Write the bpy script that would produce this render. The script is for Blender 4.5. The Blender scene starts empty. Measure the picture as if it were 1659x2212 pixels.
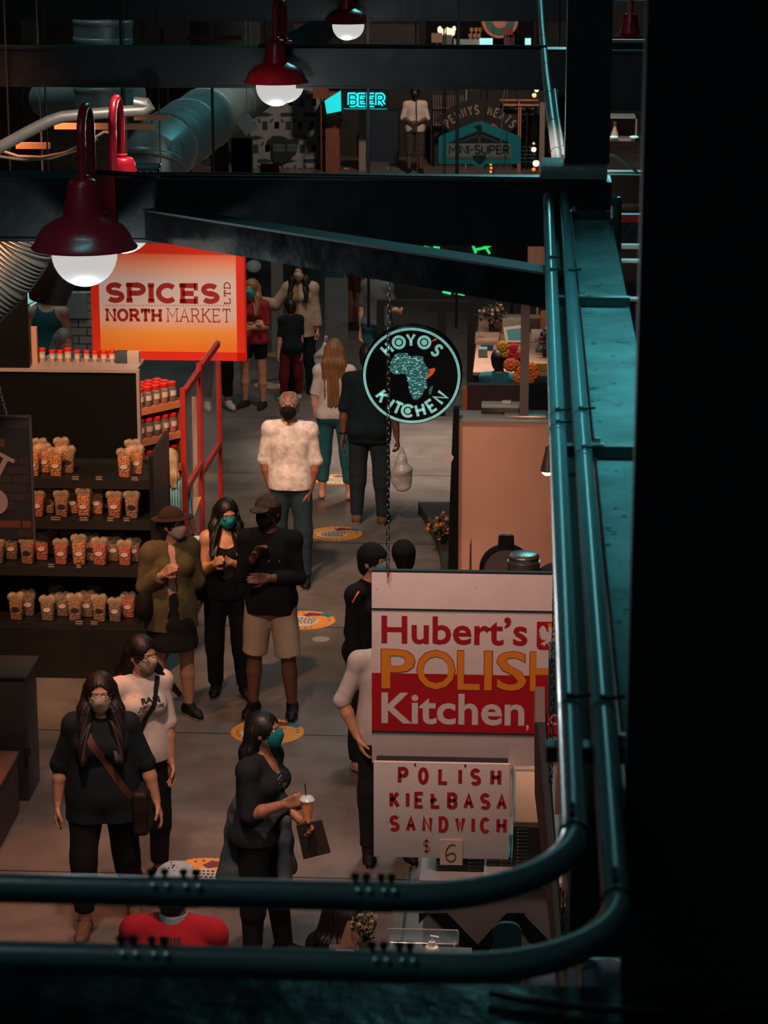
import bpy, bmesh, math, random
import numpy as np
from mathutils import Vector, Matrix
from mathutils.bvhtree import BVHTree
random.seed(7)
SC = bpy.context.scene
COL = SC.collection
PI = math.pi
# ------------------------------------------------------------------ camera
CAM = Vector((0.0, 0.0, 6.5))
YAW, PITCH, FPX = math.radians(3.30), math.radians(15.06), 5400.0
cd = bpy.data.cameras.new('camera'); cam = bpy.data.objects.new('camera', cd); COL.objects.link(cam)
cam.location = CAM
cam.rotation_euler = (PI/2 - PITCH, 0, YAW)
cd.sensor_fit = 'VERTICAL'; cd.sensor_height = 36.0; cd.lens = FPX/2212*36.0
cd.clip_start = 0.1; cd.clip_end = 300
cd.dof.use_dof = True; cd.dof.focus_distance = 14.5; cd.dof.aperture_fstop = 11.0
SC.camera = cam
# ------------------------------------------------------------------ world, exposure
SC.view_settings.view_transform = 'Standard'
SC.view_settings.look = 'None'
SC.view_settings.exposure = 0.0
SC.view_settings.gamma = 1.0
SC.view_settings.use_curve_mapping = False
try:
    SC.cycles.use_denoising = True
    SC.cycles.denoiser = 'OPENIMAGEDENOISE'
    SC.cycles.max_bounces = 6
    SC.cycles.transparent_max_bounces = 24
    SC.cycles.sample_clamp_indirect = 3.0
except Exception:
    pass
w = bpy.data.worlds.new('world'); SC.world = w; w.use_nodes = True
bg = w.node_tree.nodes['Background']
bg.inputs[0].default_value = (0.10, 0.62, 0.72, 1); bg.inputs[1].default_value = 0.03

def light(kind, name, loc, energy, color, size=None, size_y=None, target=None, spot=None, blend=0.6, radius=None):
    d = bpy.data.lights.new(name, kind); o = bpy.data.objects.new(name, d); COL.objects.link(o)
    o.location = loc; d.energy = energy; d.color = color
    if kind == 'AREA':
        d.shape = 'RECTANGLE'; d.size = size; d.size_y = size_y or size
    if kind in ('SPOT', 'POINT'): d.shadow_soft_size = radius or 0.08
    if kind == 'SPOT': d.spot_size = math.radians(spot or 90); d.spot_blend = blend
    if target is not None:
        o.rotation_euler = (Vector(target) - Vector(loc)).to_track_quat('-Z', 'Y').to_euler()
    return o
TEAL = (0.20, 0.85, 0.89); WARM = (1.0, 0.52, 0.33); NEUT = (1.0, 0.82, 0.70)
# daylight of the high windows over the walkway, ceiling floods over the aisle, spots over the stalls, added unseen fills
o = light('AREA', 'window_daylight', (0.55, 6.4, 9.0), 165, TEAL, 0.4, 11.0, (0.2, 6.4, 5.2)); o.data.spread = math.radians(75)
light('AREA', 'far_window_daylight', (0.9, 30.0, 11.6), 260, (0.25, 0.86, 0.92), 1.4, 6.0, (0.4, 4.0, 5.2))
light('AREA', 'near_fill', (-2.5, 2.5, 9.5), 34, (0.75, 0.90, 0.92), 2.0, 2.0, (-1.5, 9.3, 5.0))  # unseen soft fill added above the camera for the near lamp and beams
o = light('AREA', 'clerestory_daylight', (-6.6, 24.0, 9.5), 120, (0.66, 0.92, 0.95), 4.0, 16.0, (-6.2, 25, 3)); o.data.spread = math.radians(62)
light('SPOT', 'people_spot', (-2.2, 11.4, 7.2), 1350, (1.0, 0.62, 0.47), target=(-2.1, 15.9, 0.6), spot=56, blend=.6, radius=.25)
light('SPOT', 'people_spot', (-2.2, 17.4, 7.2), 1500, (1.0, 0.74, 0.60), target=(-2.0, 22.5, 0.6), spot=37, blend=.4, radius=.25)
light('SPOT', 'people_spot', (-2.2, 26.0, 7.4), 700, (1.0, 0.74, 0.60), target=(-2.4, 30.0, 0.8), spot=52, blend=.6, radius=.25)
light('SPOT', 'aisle_spot', (-0.9, 28.5, 7.4), 5200, (1.0, 0.80, 0.66), target=(-1.25, 26.5, 0), spot=34, blend=.9, radius=.3)
light('SPOT', 'aisle_spot', (-0.9, 17.4, 7.2), 900, (1.0, 0.82, 0.72), target=(-1.4, 16.6, 0), spot=40, blend=.9, radius=.3)
light('SPOT', 'stall_spot', (-3.9, 15.6, 6.6), 2300, (1.0, 0.50, 0.24), target=(-3.9, 19.4, 1.6), spot=48, blend=.6, radius=.15)
light('SPOT', 'stall_spot', (-3.3, 17.6, 6.8), 420, (1.0, 0.60, 0.42), target=(-3.2, 21.6, 1.6), spot=46, blend=.6, radius=.15)
light('SPOT', 'floor_spot', (-3.4, 15.0, 6.6), 1100, (1.0, 0.30, 0.12), target=(-3.3, 15.4, 0), spot=46, blend=.9, radius=.2)
light('SPOT', 'sign_spot', (-0.5, 9.85, 6.6), 420, (1.0, 0.60, 0.50), target=(-0.25, 11.5, 2.7), spot=64, blend=.8, radius=.1)
light('SPOT', 'far_spot', (-1.0, 44.0, 7.0), 2000, (1.0, 0.76, 0.62), target=(-1.2, 51.0, 1.2), spot=95, blend=.8, radius=.3)
light('SPOT', 'flower_spot', (-0.1, 23.0, 6.5), 800, (1.0, 0.74, 0.60), target=(0.1, 26.6, 1.1), spot=58, blend=.8, radius=.15)
light('SPOT', 'cool_spot', (-2.6, 18.2, 6.6), 300, (0.35, 0.9, 1.0), target=(-2.55, 19.6, 0), spot=18, blend=.9, radius=.1)
light('POINT', 'kitchen_fill', (0.15, 11.95, 2.2), 26, (1.0, 0.72, 0.58), radius=.12)  # unseen fill added under the roof to brighten the zigzag counter
light('SPOT', 'front_spot', (-1.3, 10.3, 7.0), 330, (1.0, 0.70, 0.58), target=(-1.2, 11.3, 1.2), spot=62, blend=.8, radius=.15)
light('SPOT', 'house_sign_spot', (-0.9, 33.0, 7.2), 500, (1.0, 0.80, 0.68), target=(-0.6, 37.0, 3.2), spot=40, blend=.8, radius=.15)
# ------------------------------------------------------------------ picture -> place helpers
_fw = Vector((-math.sin(YAW)*math.cos(PITCH), math.cos(YAW)*math.cos(PITCH), -math.sin(PITCH)))
_rt = Vector((math.cos(YAW), math.sin(YAW), 0)); _up = _rt.cross(_fw)
def ray(px, py): return _fw + _rt*((px-829.5)/FPX) - _up*((py-1106)/FPX)
def onY(px, py, Y): d = ray(px, py); return CAM + d*(Y/d.y)
def onZ(px, py, Z): d = ray(px, py); return CAM + d*((Z-CAM.z)/d.z)
def onX(px, py, X): d = ray(px, py); return CAM + d*((X-CAM.x)/d.x)
def floorY(px, py): return onZ(px, py, 0).y
def ppm(Y, Z=1.0): return FPX/(Y*_fw.y + (Z-6.5)*_fw.z)
def V(*a): return Vector(a)
# ------------------------------------------------------------------ materials
def lin(c):
    if isinstance(c, str):
        c = c.lstrip('#'); c = tuple(int(c[i:i+2], 16)/255 for i in (0, 2, 4))
    return tuple(x/12.92 if x <= .04045 else ((x+.055)/1.055)**2.4 for x in c)
_M = {}
def mat(name, col, rough=0.6, metal=0.0, spec=0.5, emit=0.0, ecol=None, noise=0.0, nscale=8.0, bump=0.0, bscale=60.0, trans=0.0, alpha=1.0, coat=0.0, stretch=None):
    if name in _M: return _M[name]
    m = bpy.data.materials.new(name); m.use_nodes = True; _M[name] = m
    nt = m.node_tree; b = nt.nodes['Principled BSDF']; L = nt.links.new
    c = lin(col)
    b.inputs['Base Color'].default_value = (*c, 1); b.inputs['Roughness'].default_value = rough
    b.inputs['Metallic'].default_value = metal; b.inputs['Specular IOR Level'].default_value = spec
    if coat: b.inputs['Coat Weight'].default_value = coat; b.inputs['Coat Roughness'].default_value = .12
    if trans: b.inputs['Transmission Weight'].default_value = trans
    if alpha < 1: b.inputs['Alpha'].default_value = alpha
    if emit:
        b.inputs['Emission Color'].default_value = (*(lin(ecol) if ecol else c), 1); b.inputs['Emission Strength'].default_value = emit
    if noise or bump:
        tc = nt.nodes.new('ShaderNodeTexCoord'); mp = nt.nodes.new('ShaderNodeMapping'); L(tc.outputs['Object'], mp.inputs[0])
        if stretch: mp.inputs['Scale'].default_value = stretch
    if noise:
        n = nt.nodes.new('ShaderNodeTexNoise'); n.inputs['Scale'].default_value = nscale; n.inputs['Detail'].default_value = 6
        n.inputs['Roughness'].default_value = .65
        L(mp.outputs[0], n.inputs['Vector'])
        r = nt.nodes.new('ShaderNodeMapRange'); r.inputs[1].default_value = .3; r.inputs[2].default_value = .7
        r.inputs[3].default_value = 1-noise; r.inputs[4].default_value = 1+noise
        L(n.outputs[0], r.inputs[0])
        h = nt.nodes.new('ShaderNodeMix'); h.data_type = 'RGBA'; h.blend_type = 'MULTIPLY'; h.inputs[0].default_value = 1
        h.inputs[6].default_value = (*c, 1); L(r.outputs[0], h.inputs[7]); L(h.outputs[2], b.inputs['Base Color'])
        r2 = nt.nodes.new('ShaderNodeMapRange'); r2.inputs[1].default_value = .3; r2.inputs[2].default_value = .7
        r2.inputs[3].default_value = max(.03, rough-.12*noise*2); r2.inputs[4].default_value = min(1, rough+.12*noise*2)
        L(n.outputs[0], r2.inputs[0]); L(r2.outputs[0], b.inputs['Roughness'])
    if bump:
        n2 = nt.nodes.new('ShaderNodeTexNoise'); n2.inputs['Scale'].default_value = bscale; n2.inputs['Detail'].default_value = 4
        L(mp.outputs[0], n2.inputs['Vector'])
        bp = nt.nodes.new('ShaderNodeBump'); bp.inputs['Strength'].default_value = bump; bp.inputs['Distance'].default_value = .01
        L(n2.outputs[0], bp.inputs['Height']); L(bp.outputs[0], b.inputs['Normal'])
    return m
def nodes(m): return m.node_tree.nodes, m.node_tree.links.new, m.node_tree.nodes['Principled BSDF']
# ------------------------------------------------------------------ mesh builder
ORG = {}
class MB:
    def __init__(s): s.v = []; s.f = []
    def add(s, vs, fs):
        n = len(s.v); s.v += [Vector(v) for v in vs]; s.f += [tuple(i+n for i in f) for f in fs]; return s
    def box(s, a, b):
        x0, x1 = sorted((a[0], b[0])); y0, y1 = sorted((a[1], b[1])); z0, z1 = sorted((a[2], b[2]))
        return s.add([(x0,y0,z0),(x1,y0,z0),(x1,y1,z0),(x0,y1,z0),(x0,y0,z1),(x1,y0,z1),(x1,y1,z1),(x0,y1,z1)],
                     [(0,3,2,1),(4,5,6,7),(0,1,5,4),(1,2,6,5),(2,3,7,6),(3,0,4,7)])
    def bbox(s, a, b, r=.01):
        # box with chamfered edges
        bm = bmesh.new(); bmesh.ops.create_cube(bm, size=1)
        sz = [abs(b[i]-a[i]) for i in range(3)]; c = [(a[i]+b[i])/2 for i in range(3)]
        for v in bm.verts: v.co = Vector([c[i]+v.co[i]*sz[i] for i in range(3)])
        bmesh.ops.bevel(bm, geom=bm.edges[:], offset=min(r, min(sz)*.45), segments=2, affect='EDGES', profile=.6)
        bm.verts.index_update(); s.add([v.co.copy() for v in bm.verts], [tuple(v.index for v in f.verts) for f in bm.faces]); bm.free(); return s
    def bar(s, p, q, w, h, up=(0,0,1)):
        # straight bar of section w x h from p to q
        p, q = Vector(p), Vector(q); d = (q-p).normalized(); u = Vector(up)
        x = d.cross(u)
        if x.length < 1e-4: x = d.cross(Vector((0,1,0)))
        x.normalize(); z = x.cross(d).normalized()
        vs = [c + x*(sx*w/2) + z*(sz*h/2) for c in (p, q) for sx, sz in ((-1,-1),(1,-1),(1,1),(-1,1))]
        return s.add(vs, [(3,2,1,0),(4,5,6,7),(0,1,5,4),(1,2,6,5),(2,3,7,6),(3,0,4,7)])
    def tube(s, pts, r, n=16, closed=False, caps=True, rads=None):
        pts = [Vector(p) for p in pts]; m = len(pts)
        tg = []
        for i in range(m):
            a = pts[(i-1) % m] if (closed or i > 0) else pts[0]; b = pts[(i+1) % m] if (closed or i < m-1) else pts[-1]
            tg.append((b-a).normalized())
        u = tg[0].orthogonal().normalized(); vs = []
        for i in range(m):
            u = (u - tg[i]*u.dot(tg[i]));
            u = u.normalized() if u.length > 1e-6 else tg[i].orthogonal().normalized()
            w_ = tg[i].cross(u); rr = rads[i] if rads else r
            for k in range(n):
                a = 2*PI*k/n; vs.append(pts[i] + u*(rr*math.cos(a)) + w_*(rr*math.sin(a)))
        fs = []
        for i in range(m if closed else m-1):
            j = (i+1) % m
            for k in range(n): fs.append((i*n+k, i*n+(k+1) % n, j*n+(k+1) % n, j*n+k))
        if caps and not closed: fs.append(tuple(range(n-1, -1, -1))); fs.append(tuple((m-1)*n+k for k in range(n)))
        return s.add(vs, fs)
    def lathe(s, prof, c=(0,0,0), axis=(0,0,1), n=32, sx=1, sy=1):
        # prof: list of (radius, height along the axis)
        ax = Vector(axis).normalized(); q = Vector((0,0,1)).rotation_difference(ax); c = Vector(c); vs = []
        for r, h in prof:
            for k in range(n):
                a = 2*PI*k/n; vs.append(c + q @ Vector((r*math.cos(a)*sx, r*math.sin(a)*sy, h)))
        fs = []
        for i in range(len(prof)-1):
            for k in range(n): fs.append((i*n+k, i*n+(k+1) % n, (i+1)*n+(k+1) % n, (i+1)*n+k))
        if prof[0] == prof[-1]: return s.add(vs, fs)
        if prof[0][0] > 1e-5: fs.append(tuple(range(n-1, -1, -1)))
        if prof[-1][0] > 1e-5: fs.append(tuple((len(prof)-1)*n+k for k in range(n)))
        return s.add(vs, fs)
    def sphere(s, c, r, n=20, sc=(1,1,1)):
        prof = [(max(1e-6, math.sin(PI*i/(n//2)))*1.0, -math.cos(PI*i/(n//2))) for i in range(n//2+1)]
        t = MB().lathe(prof, (0,0,0), n=n)
        return s.add([Vector(c)+Vector((v.x*r*sc[0], v.y*r*sc[1], v.z*r*sc[2])) for v in t.v], t.f)
    def prism(s, poly, o, ux, uy, depth):
        # poly in 2-D placed at o with axes ux, uy, pushed by depth along ux x uy (front face at +)
        ux, uy, o = Vector(ux), Vector(uy), Vector(o); nrm = ux.cross(uy).normalized()*depth
        area = sum(poly[i][0]*poly[(i+1) % len(poly)][1]-poly[(i+1) % len(poly)][0]*poly[i][1] for i in range(len(poly)))
        if area < 0: poly = poly[::-1]
        n = len(poly); a = [o + ux*x + uy*y for x, y in poly]; b = [p + nrm for p in a]
        fs = [tuple(range(n-1, -1, -1)), tuple(range(n, 2*n))] + [(i, (i+1) % n, n+(i+1) % n, n+i) for i in range(n)]
        return s.add(a+b, fs)
    def ring(s, c, r0, r1, ux, uy, depth, n=64, a0=0, a1=2*PI):
        full = abs(a1-a0-2*PI) < 1e-6
        m = n if full else n+1
        ux, uy, c = Vector(ux), Vector(uy), Vector(c); nr = ux.cross(uy).normalized()*depth; vs = []
        for i in range(m):
            a = a0+(a1-a0)*i/n; d = ux*math.cos(a)+uy*math.sin(a)
            vs += [c+d*r0, c+d*r1, c+d*r1+nr, c+d*r0+nr]
        fs = []
        for i in range(n):
            j = (i+1) % m
            for k in range(4): fs.append((i*4+k, j*4+k, j*4+(k+1) % 4, i*4+(k+1) % 4))
        if not full: fs += [(3,2,1,0), tuple(n*4+k for k in range(4))]
        return s.add(vs, fs)
    def chain(s, p, q, link=.03, r=.003):
        p, q = Vector(p), Vector(q); L = (q-p).length; n = max(2, int(L/(link*.78))); d = (q-p)/n
        t = d.normalized(); x = t.orthogonal().normalized(); y = t.cross(x)
        for i in range(n):
            c = p + d*(i+.5); u = x if i % 2 else y
            pts = [c + t*(math.cos(a)*link*.5) + u*(math.sin(a)*link*.28) for a in [2*PI*k/10 for k in range(10)]]
            s.tube(pts, r, 5, closed=True)
        return s
    def build(s, name, m, parent=None, smooth=True, angle=40, origin=None):
        if parent is not None: o = ORG[parent.name]
        elif origin is not None: o = Vector(origin)
        else:
            a = np.array([tuple(v) for v in s.v]); mn, mx = a.min(0), a.max(0); o = Vector(((mn[0]+mx[0])/2, (mn[1]+mx[1])/2, mn[2]))
        me = bpy.data.meshes.new(name); me.from_pydata([v-o for v in s.v], [], s.f); me.validate(); me.update()
        return link(name, me, m, parent, o, smooth, angle)
def link(name, me, m, parent, o, smooth=True, angle=40):
    if m is not None: me.materials.append(m)
    if smooth and len(me.polygons):
        me.polygons.foreach_set('use_smooth', [True]*len(me.polygons))
        if angle < 180: me.set_sharp_from_angle(angle=math.radians(angle))
    ob = bpy.data.objects.new(name, me); COL.objects.link(ob)
    if parent is not None: ob.parent = parent
    else: ob.location = o
    ORG[ob.name] = Vector(o); return ob
def tag(o, label, cat, group=None, kind=None):
    o['label'] = label; o['category'] = cat
    if group: o['group'] = group
    if kind: o['kind'] = kind
    return o
def struct(o, label=None):
    o['kind'] = 'structure'
    if label: o['label'] = label
    return o
def thing(name, loc, label, cat, group=None):
    o = bpy.data.objects.new(name, None); COL.objects.link(o); o.location = loc; o.empty_display_size = .1
    ORG[o.name] = Vector(loc); return tag(o, label, cat, group)
def dup(root, loc, rz=0.0, label=None, group=None, scale=None):
    def cp(o, par):
        c = o.copy(); COL.objects.link(c); c.parent = par
        for ch in o.children: cp(ch, c)
        return c
    r = cp(root, None); r.location = loc; r.rotation_euler = (0, 0, rz)
    if scale: r.scale = scale if not isinstance(scale, (int, float)) else (scale,)*3
    if label: r['label'] = label
    if group: r['group'] = group
    ORG[r.name] = Vector(loc); return r
# ------------------------------------------------------------------ lettering
_TX = {}
def text2d(body, bold=0.0, res=3):
    key = (body, bold)
    if key in _TX: return _TX[key]
    c = bpy.data.curves.new('t', 'FONT'); c.body = body; c.size = 1; c.offset = bold; c.resolution_u = res; c.fill_mode = 'FRONT'
    o = bpy.data.objects.new('t', c); COL.objects.link(o)
    dg = bpy.context.evaluated_depsgraph_get(); me = bpy.data.meshes.new_from_object(o.evaluated_get(dg))
    bm = bmesh.new(); bm.from_mesh(me); bmesh.ops.remove_doubles(bm, verts=bm.verts, dist=1e-5)
    ext = bmesh.ops.extrude_face_region(bm, geom=bm.faces[:])
    for e in ext['geom']:
        if isinstance(e, bmesh.types.BMVert): e.co.z += 1.0
    bm.verts.index_update()
    vs = [v.co.copy() for v in bm.verts]; fs = [tuple(v.index for v in f.verts) for f in bm.faces]; bm.free()
    bpy.data.objects.remove(o); bpy.data.curves.remove(c); bpy.data.meshes.remove(me)
    _TX[key] = (vs, fs); return _TX[key]
def put_text(mb, body, o, ux, uy, w, h, depth=.002, bold=0.0, mirror=False):
    """lettering filling a w x h box whose lower left corner is o"""
    vs, fs = text2d(body, bold)
    x0 = min(v.x for v in vs); x1 = max(v.x for v in vs); y0 = min(v.y for v in vs); y1 = max(v.y for v in vs)
    ux, uy, o = Vector(ux), Vector(uy), Vector(o); n = ux.cross(uy).normalized()
    if h is None: h = w*(y1-y0)/(x1-x0)
    if w is None: w = h*(x1-x0)/(y1-y0)
    mb.add([o + ux*((v.x-x0)/(x1-x0)*w) + uy*((v.y-y0)/(y1-y0)*h) + n*(v.z*depth) for v in vs], fs)
    return w
def arc(cx, cy, rx, ry, a0, a1, n=14): return [(cx+rx*math.cos(math.radians(a0+(a1-a0)*i/n)), cy+ry*math.sin(math.radians(a0+(a1-a0)*i/n))) for i in range(n+1)]
# plain stroke letters in a 0..w x 0..1 box
STK = {
 'A': (.8, [[(0,0),(.4,1),(.8,0)], [(.15,.36),(.65,.36)]]), 'B': (.7, [[(0,0),(0,1),(.4,1)]+arc(.4,.76,.28,.24,90,-90)+[(0,.52)], [(.4,.52)]+arc(.42,.26,.28,.26,90,-90)+[(0,0)]]),
 'C': (.75, [arc(.4,.5,.4,.5,45,315,20)]), 'D': (.75, [[(0,0),(0,1),(.3,1)]+arc(.3,.5,.42,.5,90,-90)+[(0,0)]]),
 'E': (.6, [[(.6,1),(0,1),(0,0),(.6,0)], [(0,.5),(.5,.5)]]), 'H': (.7, [[(0,0),(0,1)], [(.7,0),(.7,1)], [(0,.5),(.7,.5)]]), 'I': (.0, [[(0,0),(0,1)]]),
 'K': (.7, [[(0,0),(0,1)], [(.66,1),(0,.42)], [(.2,.6),(.7,0)]]), 'L': (.6, [[(0,1),(0,0),(.6,0)]]), 'Ł': (.6, [[(0,1),(0,0),(.6,0)], [(-.15,.4),(.35,.64)]]),
 'M': (.9, [[(0,0),(0,1),(.45,.35),(.9,1),(.9,0)]]), 'N': (.72, [[(0,0),(0,1),(.72,0),(.72,1)]]), 'O': (.85, [arc(.42,.5,.42,.5,0,360,28)]),
 'P': (.65, [[(0,0),(0,1),(.36,1)]+arc(.36,.74,.28,.26,90,-90)+[(0,.48)]]), 'R': (.7, [[(0,0),(0,1),(.36,1)]+arc(.36,.74,.28,.26,90,-90)+[(0,.48)], [(.34,.48),(.7,0)]]),
 'S': (.62, [arc(.31,.745,.29,.255,30,270,14)+arc(.31,.245,.31,.245,90,-150,14)]), 'T': (.7, [[(0,1),(.7,1)], [(.35,1),(.35,0)]]),
 'U': (.72, [[(0,1),(0,.36)]+arc(.36,.36,.36,.36,180,360)+[(.72,1)]]), 'W': (1.0, [[(0,1),(.26,0),(.5,.75),(.74,0),(1,1)]]), 'Y': (.7, [[(0,1),(.35,.45),(.7,1)], [(.35,.45),(.35,0)]]),
 '-': (.3, [[(0,.5),(.3,.5)]]), '$': (.62, [arc(.31,.70,.27,.2,30,270,14)+arc(.31,.29,.29,.21,90,-150,14), [(.31,-.06),(.31,1.06)]]), "'": (.05, [[(.05,1),(0,.78)]]),
 '6': (.6, [arc(.34,.62,.34,.4,70,180,10)+arc(.3,.3,.3,.3,180,-180,20)]), ' ': (.35, []),
}
def ribbon(mb, pts, t, o, ux, uy, depth):
    """flat stroke of width t along a 2-D polyline"""
    P = [Vector((x, y)) for x, y in pts]; clo = (P[0]-P[-1]).length < 1e-6
    if clo: P = P[:-1]
    n = len(P); Ls, Rs = [], []
    for i in range(n):
        a = P[(i-1) % n] if (clo or i) else None; b = P[(i+1) % n] if (clo or i < n-1) else None
        d1 = (P[i]-a).normalized() if a is not None else None; d2 = (b-P[i]).normalized() if b is not None else None
        if d1 is None: d1 = d2
        if d2 is None: d2 = d1
        m = d1+d2
        m = m.normalized() if m.length > 1e-6 else d1
        nr = Vector((-m.y, m.x)); k = max(.78, nr.dot(Vector((-d1.y, d1.x))))
        Ls.append(P[i]+nr*(t/2/k)); Rs.append(P[i]-nr*(t/2/k))
    ux, uy, o = Vector(ux), Vector(uy), Vector(o); nn = ux.cross(uy).normalized()*depth
    w3 = lambda q: o+ux*q.x+uy*q.y
    vs = [w3(q) for q in Ls]+[w3(q) for q in Rs]+[w3(q)+nn for q in Ls]+[w3(q)+nn for q in Rs]; fs = []
    for i in range(n if clo else n-1):
        j = (i+1) % n
        fs += [(2*n+i, 3*n+i, 3*n+j, 2*n+j), (i, j, n+j, n+i), (i, 2*n+i, 2*n+j, j), (n+i, n+j, 3*n+j, 3*n+i)]
    if not clo: fs += [(0, n, 3*n, 2*n), (n-1, 3*n-1, 4*n-1, 2*n-1)]
    mb.add(vs, fs)
def strokes(mb, body, o, ux, uy, w, h, t, depth=.002, gap=.28, slab=0.0, tube=None):
    """stroke lettering fitted to a w x h box; slab adds serifs; tube makes neon tubing"""
    x = 0; items = []
    for ch in body:
        wd, pl = STK[ch]; items.append((x, wd, pl, ch)); x += wd+gap
    tot = x-gap; sx = (w-t)/max(tot, 1e-6); sy = h-t
    ux, uy, o = Vector(ux), Vector(uy), Vector(o)+Vector(ux)*(t/2)+Vector(uy)*(t/2)
    for x0, wd, pl, ch in items:
        for p in pl:
            q = [((x0+a)*sx, b*sy) for a, b in p]
            if tube: mb.tube([o+ux*a+uy*b for a, b in q], tube, 6)
            else: ribbon(mb, q, t, o, ux, uy, depth)
        if slab:
            ends = {}
            for p in pl:
                for e in (p[0], p[-1]):
                    if (abs(e[1]) < .01 or abs(e[1]-1) < .01): ends[(round(e[0],2), round(e[1]))] = 1
                for e in p:
                    if ch in 'BDPREF' and e[0] == 0 and e[1] in (0, 1): ends[(0, e[1])] = 1
                    if ch in 'MN' and e[1] in (0, 1): ends[(e[0], e[1])] = 1
            for (ex, ey) in ends:
                if ch in 'SCO': continue
                if ch == 'T' and ey == 1: 
                    ribbon(mb, [((x0+ex)*sx, sy+t/2), ((x0+ex)*sx, sy-slab*1.6)], t*.8, o, ux, uy, depth); continue
                if ch in 'EL' and abs(ex-wd) < .06:
                    ribbon(mb, [((x0+ex)*sx, ey*sy+(t/2 if ey else -t/2)), ((x0+ex)*sx, ey*sy+(-slab*1.5 if ey else slab*1.5))], t*.8, o, ux, uy, depth); continue
                yy = ey*sy + (-1 if ey else 1)*0
                ribbon(mb, [((x0+ex)*sx-slab, yy), ((x0+ex)*sx+slab, yy)], t*.8, o, ux, uy, depth)

CEIL = 15.0
def rods(root, pts, r=.006, m=None):
    """thin rods that hang a thing from the ceiling"""
    for x, y, z in pts: MB().tube([V(x,y,z), V(x,y,CEIL)], r, 6).build('hanger_rod', m or mat('rod_dark', '#0c0d0d', .6), root)
# ------------------------------------------------------------------ smooth solids (used for people, hair, clothes, bags)
def surface_nets(F, org, h):
    S = F < 0
    c = [S[i:S.shape[0]-1+i, j:S.shape[1]-1+j, k:S.shape[2]-1+k] for i in (0,1) for j in (0,1) for k in (0,1)]
    cnt = sum(x.astype(np.int8) for x in c); act = (cnt > 0) & (cnt < 8)
    I = np.argwhere(act)
    if len(I) == 0: return np.zeros((0,3)), []
    off = np.array([(i,j,k) for i in (0,1) for j in (0,1) for k in (0,1)])
    val = np.stack([F[I[:,0]+o[0], I[:,1]+o[1], I[:,2]+o[2]] for o in off], 1).astype(np.float64)
    acc = np.zeros((len(I),3)); n = np.zeros(len(I))
    for a in range(8):
        for b in range(a+1, 8):
            if np.abs(off[a]-off[b]).sum() != 1: continue
            va, vb = val[:,a], val[:,b]; m = (va < 0) != (vb < 0)
            t = np.where(m, va/np.where(m, va-vb, 1), 0)
            acc += m[:,None]*(off[a]+(off[b]-off[a])*t[:,None]); n += m
    P = org + (I + acc/n[:,None])*h
    idx = -np.ones(act.shape, np.int64); idx[tuple(I.T)] = np.arange(len(I))
    Q = []
    for ax in range(3):
        a = np.take(S, range(S.shape[ax]-1), ax); b = np.take(S, range(1, S.shape[ax]), ax)
        E = np.argwhere(a != b); o1, o2 = [(1,2),(2,0),(0,1)][ax]
        ok = (E[:,o1] > 0) & (E[:,o2] > 0) & (E[:,o1] < S.shape[o1]-1) & (E[:,o2] < S.shape[o2]-1); E = E[ok]
        d1 = np.zeros(3, int); d1[o1] = 1; d2 = np.zeros(3, int); d2[o2] = 1
        q = np.stack([idx[tuple((E-d1-d2).T)], idx[tuple((E-d2).T)], idx[tuple(E.T)], idx[tuple((E-d1).T)]], 1)
        fl = S[tuple(E.T)]
        q[~fl] = q[~fl][:, ::-1]; Q.append(q)
    return P, np.concatenate(Q)
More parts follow.
